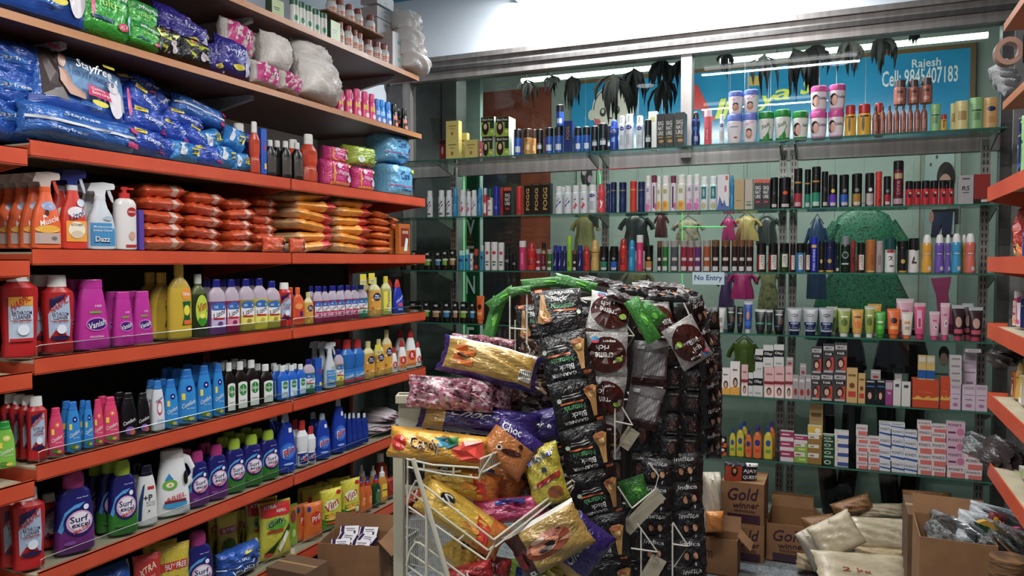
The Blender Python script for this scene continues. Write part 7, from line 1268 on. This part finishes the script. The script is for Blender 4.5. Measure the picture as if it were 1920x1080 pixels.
# the blue shop sign
x0, x1, z0, z1 = panel(1072, 165, 1818, 92, YN-.05, 0); z1 = atY(1818, 90, YN-.05).z; z0 = atY(1400, 300, YN-.05).z
t = thing('shop_sign', 'long glossy blue shop sign with yellow script and a white phone number', 'sign', (x0, YN-.06, z0))
Ls, Hs = x1-x0, z1-z0
obj('board', MB().box((0, 0, 0), (Ls, .03, Hs), tex('sky_blue_sign', ['#0c70a8', '#1890c0', '#1080b4'], 1.2, .18, lo=.3, hi=.7)).mesh('board', False), t)
fr = MB(); gm_ = '#6c5430'
fr.box((-.03, -.01, Hs), (Ls+.03, .03, Hs+.03), gm_); fr.box((Ls, -.01, 0), (Ls+.035, .03, Hs), gm_); obj('gilt_frame', fr.mesh('frame', False), t)
def sg(px, py): p = atY(px, py, YN-.06); return p.x-x0, p.z-z0
def sgt(s, xa, xb, ya, yb, col, sh=0, nm='lettering', e=.003):
    (a, zt), (c, zb_) = sg(xa, ya), sg(xb, yb)
    d_ = decal([('t', s, (a+c)/2, (zt+zb_)/2, c-a, zt-zb_, 0, sh, col)], lambda x, z: 0, e); return obj(nm, d_.mesh('txt', False), t)
sgt('Rajesh', 1710, 1764, 112, 128, '#d8e0e0'); sgt('Cell: 9845407183', 1654, 1796, 134, 153, '#d8e0e0')
for s, a, c, y0, y1 in (('l', 1346, 1356, 186, 222), ('h', 1358, 1384, 190, 222), ('y', 1424, 1452, 180, 206), ('a', 1452, 1484, 168, 186), ("'", 1485, 1492, 138, 146), ('s', 1504, 1522, 148, 176)): sgt(s, a, c, y0, y1, '#d8e018', .3)
d_ = decal([('p', [sg(1302, 158), sg(1308, 160), sg(1342, 226), sg(1322, 228), sg(1316, 206), sg(1300, 206)], '#c82828')], lambda x, z: 0, .003); obj('red_letter', d_.mesh('a', False), t)
(a, b1), (c, d1) = sg(1405, 144), sg(1425, 160); obj('gold_emblem', MB().box((a, -.008, d1), (c, 0, b1), '#c8a840').mesh('e', False), t)
def E_(px, py, wp, hp, col): x, z = sg(px, py); s = 1/F_PX*zdepth(atY(px, py, YN)); return ('e', x, z, wp*s, hp*s, col)
d_ = decal([E_(1147, 205, 76, 90, '#e0e0d4'), E_(1147, 205, 72, 86, '#181818'), E_(1147, 205, 68, 82, '#c8c4b4'), E_(1110, 216, 14, 20, '#c8c4b4'), E_(1184, 208, 14, 20, '#c8c4b4'), E_(1131, 211, 12, 16, '#181818'), E_(1131, 209, 6, 8, '#c8c4b4'), E_(1157, 207, 12, 16, '#181818'), E_(1157, 205, 6, 8, '#c8c4b4'), E_(1121, 229, 12, 11, '#c04848'), E_(1145, 222, 8, 3, '#181818')], lambda x, z: 0, .003); obj('cartoon_face', d_.mesh('face', False), t)
# dried leaves hanging behind the top glass
leaf_m = tex('dried_black_leaves', ['#060705', '#11130d'], 9, .85, coord='Generated')
for i, (px, py, s) in enumerate(((988, 148, 26), (1034, 140, 24), (1072, 138, 34), (1150, 138, 50), (1188, 128, 40), (1243, 110, 40), (1243, 148, 40), (1276, 112, 24), (1362, 97, 24), (1434, 100, 40), (1487, 90, 44), (1530, 80, 54), (1596, 72, 40), (1652, 66, 40), (1716, 55, 14))):
    b = MB(); p = atY(px, py, 4.84+.09*(i % 3)); k = zdepth(p)/F_PX*s*1.25
    for j in range(15):
        a = R_.uniform(-.75, .75)*(1 if j % 3 else .4); L = k*R_.uniform(.45, 1.25)*(1.35 if abs(a) < .25 else 1); wv = k*R_.uniform(.06, .13); yo = R_.uniform(-.08, .08); bend = R_.uniform(-.25, .25); q0 = R_.uniform(0, .25)*k
        P = [Vector((math.sin(a)*k*.8*math.sin(min(1, f*1.6)*1.57)+bend*f*f*k*.4, yo*f, -q0-L*f*f*.6-L*f*.4)) for f in (0, .3, .65, 1)]; W4 = (wv*.3, wv, wv*.8, .001); vv = []
        for q, ww_ in zip(P, W4): vv += [q+Vector((-ww_, 0, 0)), q+Vector((0, .006, 0)), q+Vector((ww_, 0, 0)), q+Vector((0, -.006, 0))]
        b.add(vv, [(r*4+c_, r*4+(c_+1) % 4, r*4+4+(c_+1) % 4, r*4+4+c_) for r in range(3) for c_ in range(4)], leaf_m)
    b.tube([(0, 0, 0), (0, 0, max(.02, 3.355-p.z))], .002, '#302820', 5)
    o = obj('dried_leaf_bunch', b, None, label='bunch of dried black leaves hanging behind the glass, %s from the left' % ('first', 'second', 'third', 'fourth', 'fifth', 'sixth', 'seventh', 'eighth', 'ninth', 'tenth', 'eleventh', 'twelfth', 'thirteenth', 'fourteenth', 'fifteenth')[i], category='leaf bunch'); o.location = p; o['group'] = 'dried leaf bunches in the neighbouring shop'
# clothes
def garment(name, label, px, pyt, pyb, wp, Y, col, flare=1.2, top=.6, cat='garment', sleeves=True, col2=None):
    p = atY(px, pyb, Y); zt_ = atY(px, pyt, Y).z; h = zt_-p.z; w_ = wp*zdepth(p)/F_PX/2; b = MB(); n = 26; secs = [(0, w_*flare, .09), (h*.3, w_*(flare*.6+.4), .085), (h*.6, w_*.85, .07), (h*.82, w_, .06), (h*.93, w_*top, .05), (h, w_*.3, .03)]
    for (z, a, bb) in secs:
        for k in range(n):
            th = 2*math.pi*k/n; f = 1+.13*math.sin(9*th)*(1-z/h)
            b.v.append((a*f*math.cos(th), bb*f*math.sin(th), z))
    mi = b.mi(col)
    for r in range(len(secs)-1):
        for k in range(n): b.f.append((r*n+k, r*n+(k+1) % n, (r+1)*n+(k+1) % n, (r+1)*n+k)); b.m.append(mi)
    t = thing(name, label, cat, p)
    obj('cloth_body', b.mesh('cloth'), t)
    if sleeves:
        for s in (-1, 1): obj('sleeve', MB().tube([(s*w_*.8, 0, h*.88), (s*w_*1.3, 0, h*.7), (s*w_*1.45, 0, h*.58)], w_*.22, col2 or col, 10), t)
    obj('hanger', MB().tube([(-w_*.8, 0, h*.93), (0, 0, h+.03), (w_*.8, 0, h*.93)], .004, '#302c28', 6).tube([(0, 0, h+.02), (0, 0, 3.358-p.z)], .0015, '#606060', 5), t)
gs = tex('green_sequins', ['#0c3424', '#1c5c40', '#287050', '#0c2c20'], 60, .35, bump=.3)
garment('sparkly_dress', 'wide dark green sequined dress behind the right bay', 1615, 388, 640, 110, 5.9, gs, 1.7, .8)
garment('kids_shirt', 'hot pink child top hanging behind the middle bay', 1366, 408, 450, 20, 5.3, '#b81c70', 1.1)
garment('kids_dress', 'pale yellow child dress hanging behind the middle bay', 1400, 405, 452, 34, 5.4, '#b8a058', 1.2)
garment('kurta', 'magenta kurta hanging beside the No Entry sign', 1392, 506, 560, 34, 5.29, '#a01860', 1.15)
garment('kurta', 'purple garment right of the No Entry sign', 1362, 510, 575, 22, 5.6, '#503868', 1.2)
garment('kurta', 'golden green printed garment near the middle uprights', 1440, 500, 580, 30, 5.6, tex('print_gold', ['#585830', '#787848', '#384028'], 20, .7), 1.2)
garment('jacket', 'grey dark jacket hanging behind the middle bay, left', 1193, 402, 470, 44, 5.4, '#1c2824', 1.0)
garment('jacket', 'dark grey coat behind the middle bay, right', 1437, 405, 460, 36, 5.7, '#262c2a', 1.0)
garment('kurta', 'wine coloured garment high behind the middle bay', 1240, 400, 445, 18, 5.5, '#4c1818', 1.1)
garment('kurta', 'sand printed garment behind the middle bay', 1290, 412, 458, 40, 5.6, tex('print_sand', ['#686450', '#a09478', '#40483c'], 18, .7), 1.1)
garment('kurta', 'mustard printed garment behind the rack top', 1195, 505, 560, 40, 5.6, tex('print_must', ['#585028', '#787040', '#384030'], 16, .7), 1.1)
garment('shirt', 'olive shirt hanging behind the left bay', 1097, 405, 470, 36, 5.9, tex('olive_cloth', ['#484820', '#686830'], 7, .8), 1.0)
garment('lime_dress', 'lime green garment behind the tube shelf', 1395, 635, 720, 40, 5.6, '#4c5c10', 1.2)
garment('blue_dress', 'dark blue garment behind the right bay', 1560, 640, 700, 40, 5.6, '#182444', 1.2)
garment('denim_dress', 'blue denim garment left of the green dress', 1530, 410, 560, 30, 5.6, '#1c3858', 1.1, .6)
# posters and door frame on the right
wd = '#6c5028'
for i, px in enumerate((1722, 1798)):
    pane('door_frame_post', 'brown wooden post of the poster door, %s' % ('left', 'right')[i], 'post', px-5, 275, px+6, 800, 6.5, wd, .05)
pane('cream_post', 'cream post left of the poster', 'post', 1706, 290, 1714, 720, 6.4, '#98a498', .05)
pane('child_poster', 'poster of a child with dark hair and sunglasses', 'poster', 1732, 280, 1790, 420, YN-.012, '#98aca8', .01,
     [('e', .22, .62, .62, .42, '#181414'), ('e', .2, .52, .44, .3, '#b08878'), ('r', .2, .56, .4, .05, '#281818'), ('e', -.3, .8, .08, .05, '#303840'), ('e', -.1, .9, .08, .05, '#303840'), ('r', .2, .14, .9, .24, '#302c38'), ('r', .1, .3, .1, .12, '#b08878')])
pane('jeans_poster', 'poster showing a child in dark jeans with striped belt', 'poster', 1732, 384, 1790, 440, YN-.026, '#90a4a0', .01, [('r', .15, .86, .8, .2, '#181818'), ('r', .0, .9, .5, .1, '#c8c8c0'), ('p', [(-.2, .76), (.45, .76), (.4, 0), (.1, 0), (.08, .4), (-.02, 0), (-.26, 0)], '#202c48'), ('e', -.26, .6, .16, .4, '#a87868')])
pane('pink_dress_poster', 'poster showing a pink dress behind the tube shelf', 'poster', 1736, 515, 1795, 700, YN-.012, '#90a8a0', .01, [('p', [(-.4, .96), (.3, .98), (.2, .8), (.45, .5), (-.1, .46), (-.2, .78)], '#a03868'), ('p', [(-.3, .5), (.46, .5), (.5, .4), (-.2, .42)], '#601830'), ('e', .1, .2, .36, .16, '#181414'), ('e', .1, .15, .26, .12, '#a88070')])
struct('wall_plinth', MB().box((-2.2, 5.02, 0), (2.2, 5.1, .68), tex('pale_mint_dado', ['#a0b4a8', '#b0c4b8'], 3, .6)))
# mannequin legs and low furniture behind the lowest shelf
for i, px in enumerate((1570, 1686)):
    p = atY(px, 900, 4.86); t = thing('mannequin', 'pair of black mannequin legs behind the right bay, %s of two' % ('left', 'right')[i], 'mannequin', (p.x, 4.86, 0), 0, 'mannequins in the neighbouring shop')
    for s in (-1, 1): obj('leg', MB().tube([(s*.03, 0, .03), (s*.06, -.01, .3), (s*.07, 0, .6), (s*.09, 0, .95)], .05, '#100e0e', 12), t)
    obj('torso', MB().loft([(.88, .15, .1, 2, 0), (1.0, .13, .08, 2, 0), (1.12, .1, .07, 2, 0)], ['#181420']), t)
    obj('stand_base', MB().loft([(0, .15, .1, 2, 0), (.02, .15, .1, 2, 0)], ['#989890'], 24), t)
pane('low_counter', 'grey counter behind the carton shelf', 'counter', 1500, 748, 1720, 800, 6.36, '#343634', .2)
pane('mirror_strip', 'pale board low behind the middle bay', 'board', 1360, 740, 1455, 790, 6.3, '#a0a880', .02)
pane('dark_shelf_unit', 'dark shelf unit low behind the left bay', 'shelf unit', 1050, 470, 1180, 900, 6.35, tex('dark_unit', ['#20241e', '#343a30'], 4, .7), .15)
# ================================================================== labels
NUM = ['', 'first', 'second', 'third', 'fourth', 'fifth', 'sixth', 'seventh', 'eighth', 'ninth', 'tenth', 'eleventh', 'twelfth', 'thirteenth', 'fourteenth', 'fifteenth']
grp = {}
for q in PLACED:
    nm_ = STY[q['key']]['name'].replace('_', ' '); nm_ += 'es' if nm_[-2:] in ('ch', 'sh') or nm_[-1] == 'x' else 's'
    q['o']['group'] = '%s %s' % (nm_, q['where']) if q['where'] else nm_
    if q['label']: q['o']['label'] = q['label']; del q['o']['group']; continue
    grp.setdefault((q['desc'], q['where']), []).append(q)
def num(i): return NUM[i] if i < len(NUM) else 'number %d' % i
def cut(s, n=16):
    w_ = s.split()
    if len(w_) > n:
        for x in ('the', 'plastic', 'tall', 'with', 'and'):
            while len(w_) > n and x in w_[3:]: w_.reverse(); w_.remove(x); w_.reverse()
    return ' '.join(w_[:n])
for (desc, where), L in grp.items():
    # columns by position along the shelf, then storeys or rows inside a column
    L.sort(key=lambda q: q['order']); cols_ = []
    for q in L:
        if cols_ and abs(cols_[-1][0]['order']-q['order']) < .012: cols_[-1].append(q)
        else: cols_.append([q])
    for i, c_ in enumerate(cols_):
        c_.sort(key=lambda q: (q['row'], q['o'].location.z))
        for j, q in enumerate(c_):
            wh = where.replace('on the ', 'on ')
            if len(L) == 1: lab = '%s %s' % (desc, where)
            elif len(cols_) == 1 and len(c_) > 1: lab = '%s, %s %s' % (desc, ('front one' if j == 0 else num(j+1)+' back'), wh)
            elif len(c_) == 1: lab = '%s, %s from left %s' % (desc, num(i+1), wh)
            else: lab = '%s, %s from left, %s %s' % (desc, num(i+1), ('front' if j == 0 else num(j+1)+' back') if abs(q['o'].location.z-c_[0]['o'].location.z) < .01 else ('lowest' if j == 0 else num(j+1)+' up'), wh)
            q['o']['label'] = cut(lab)
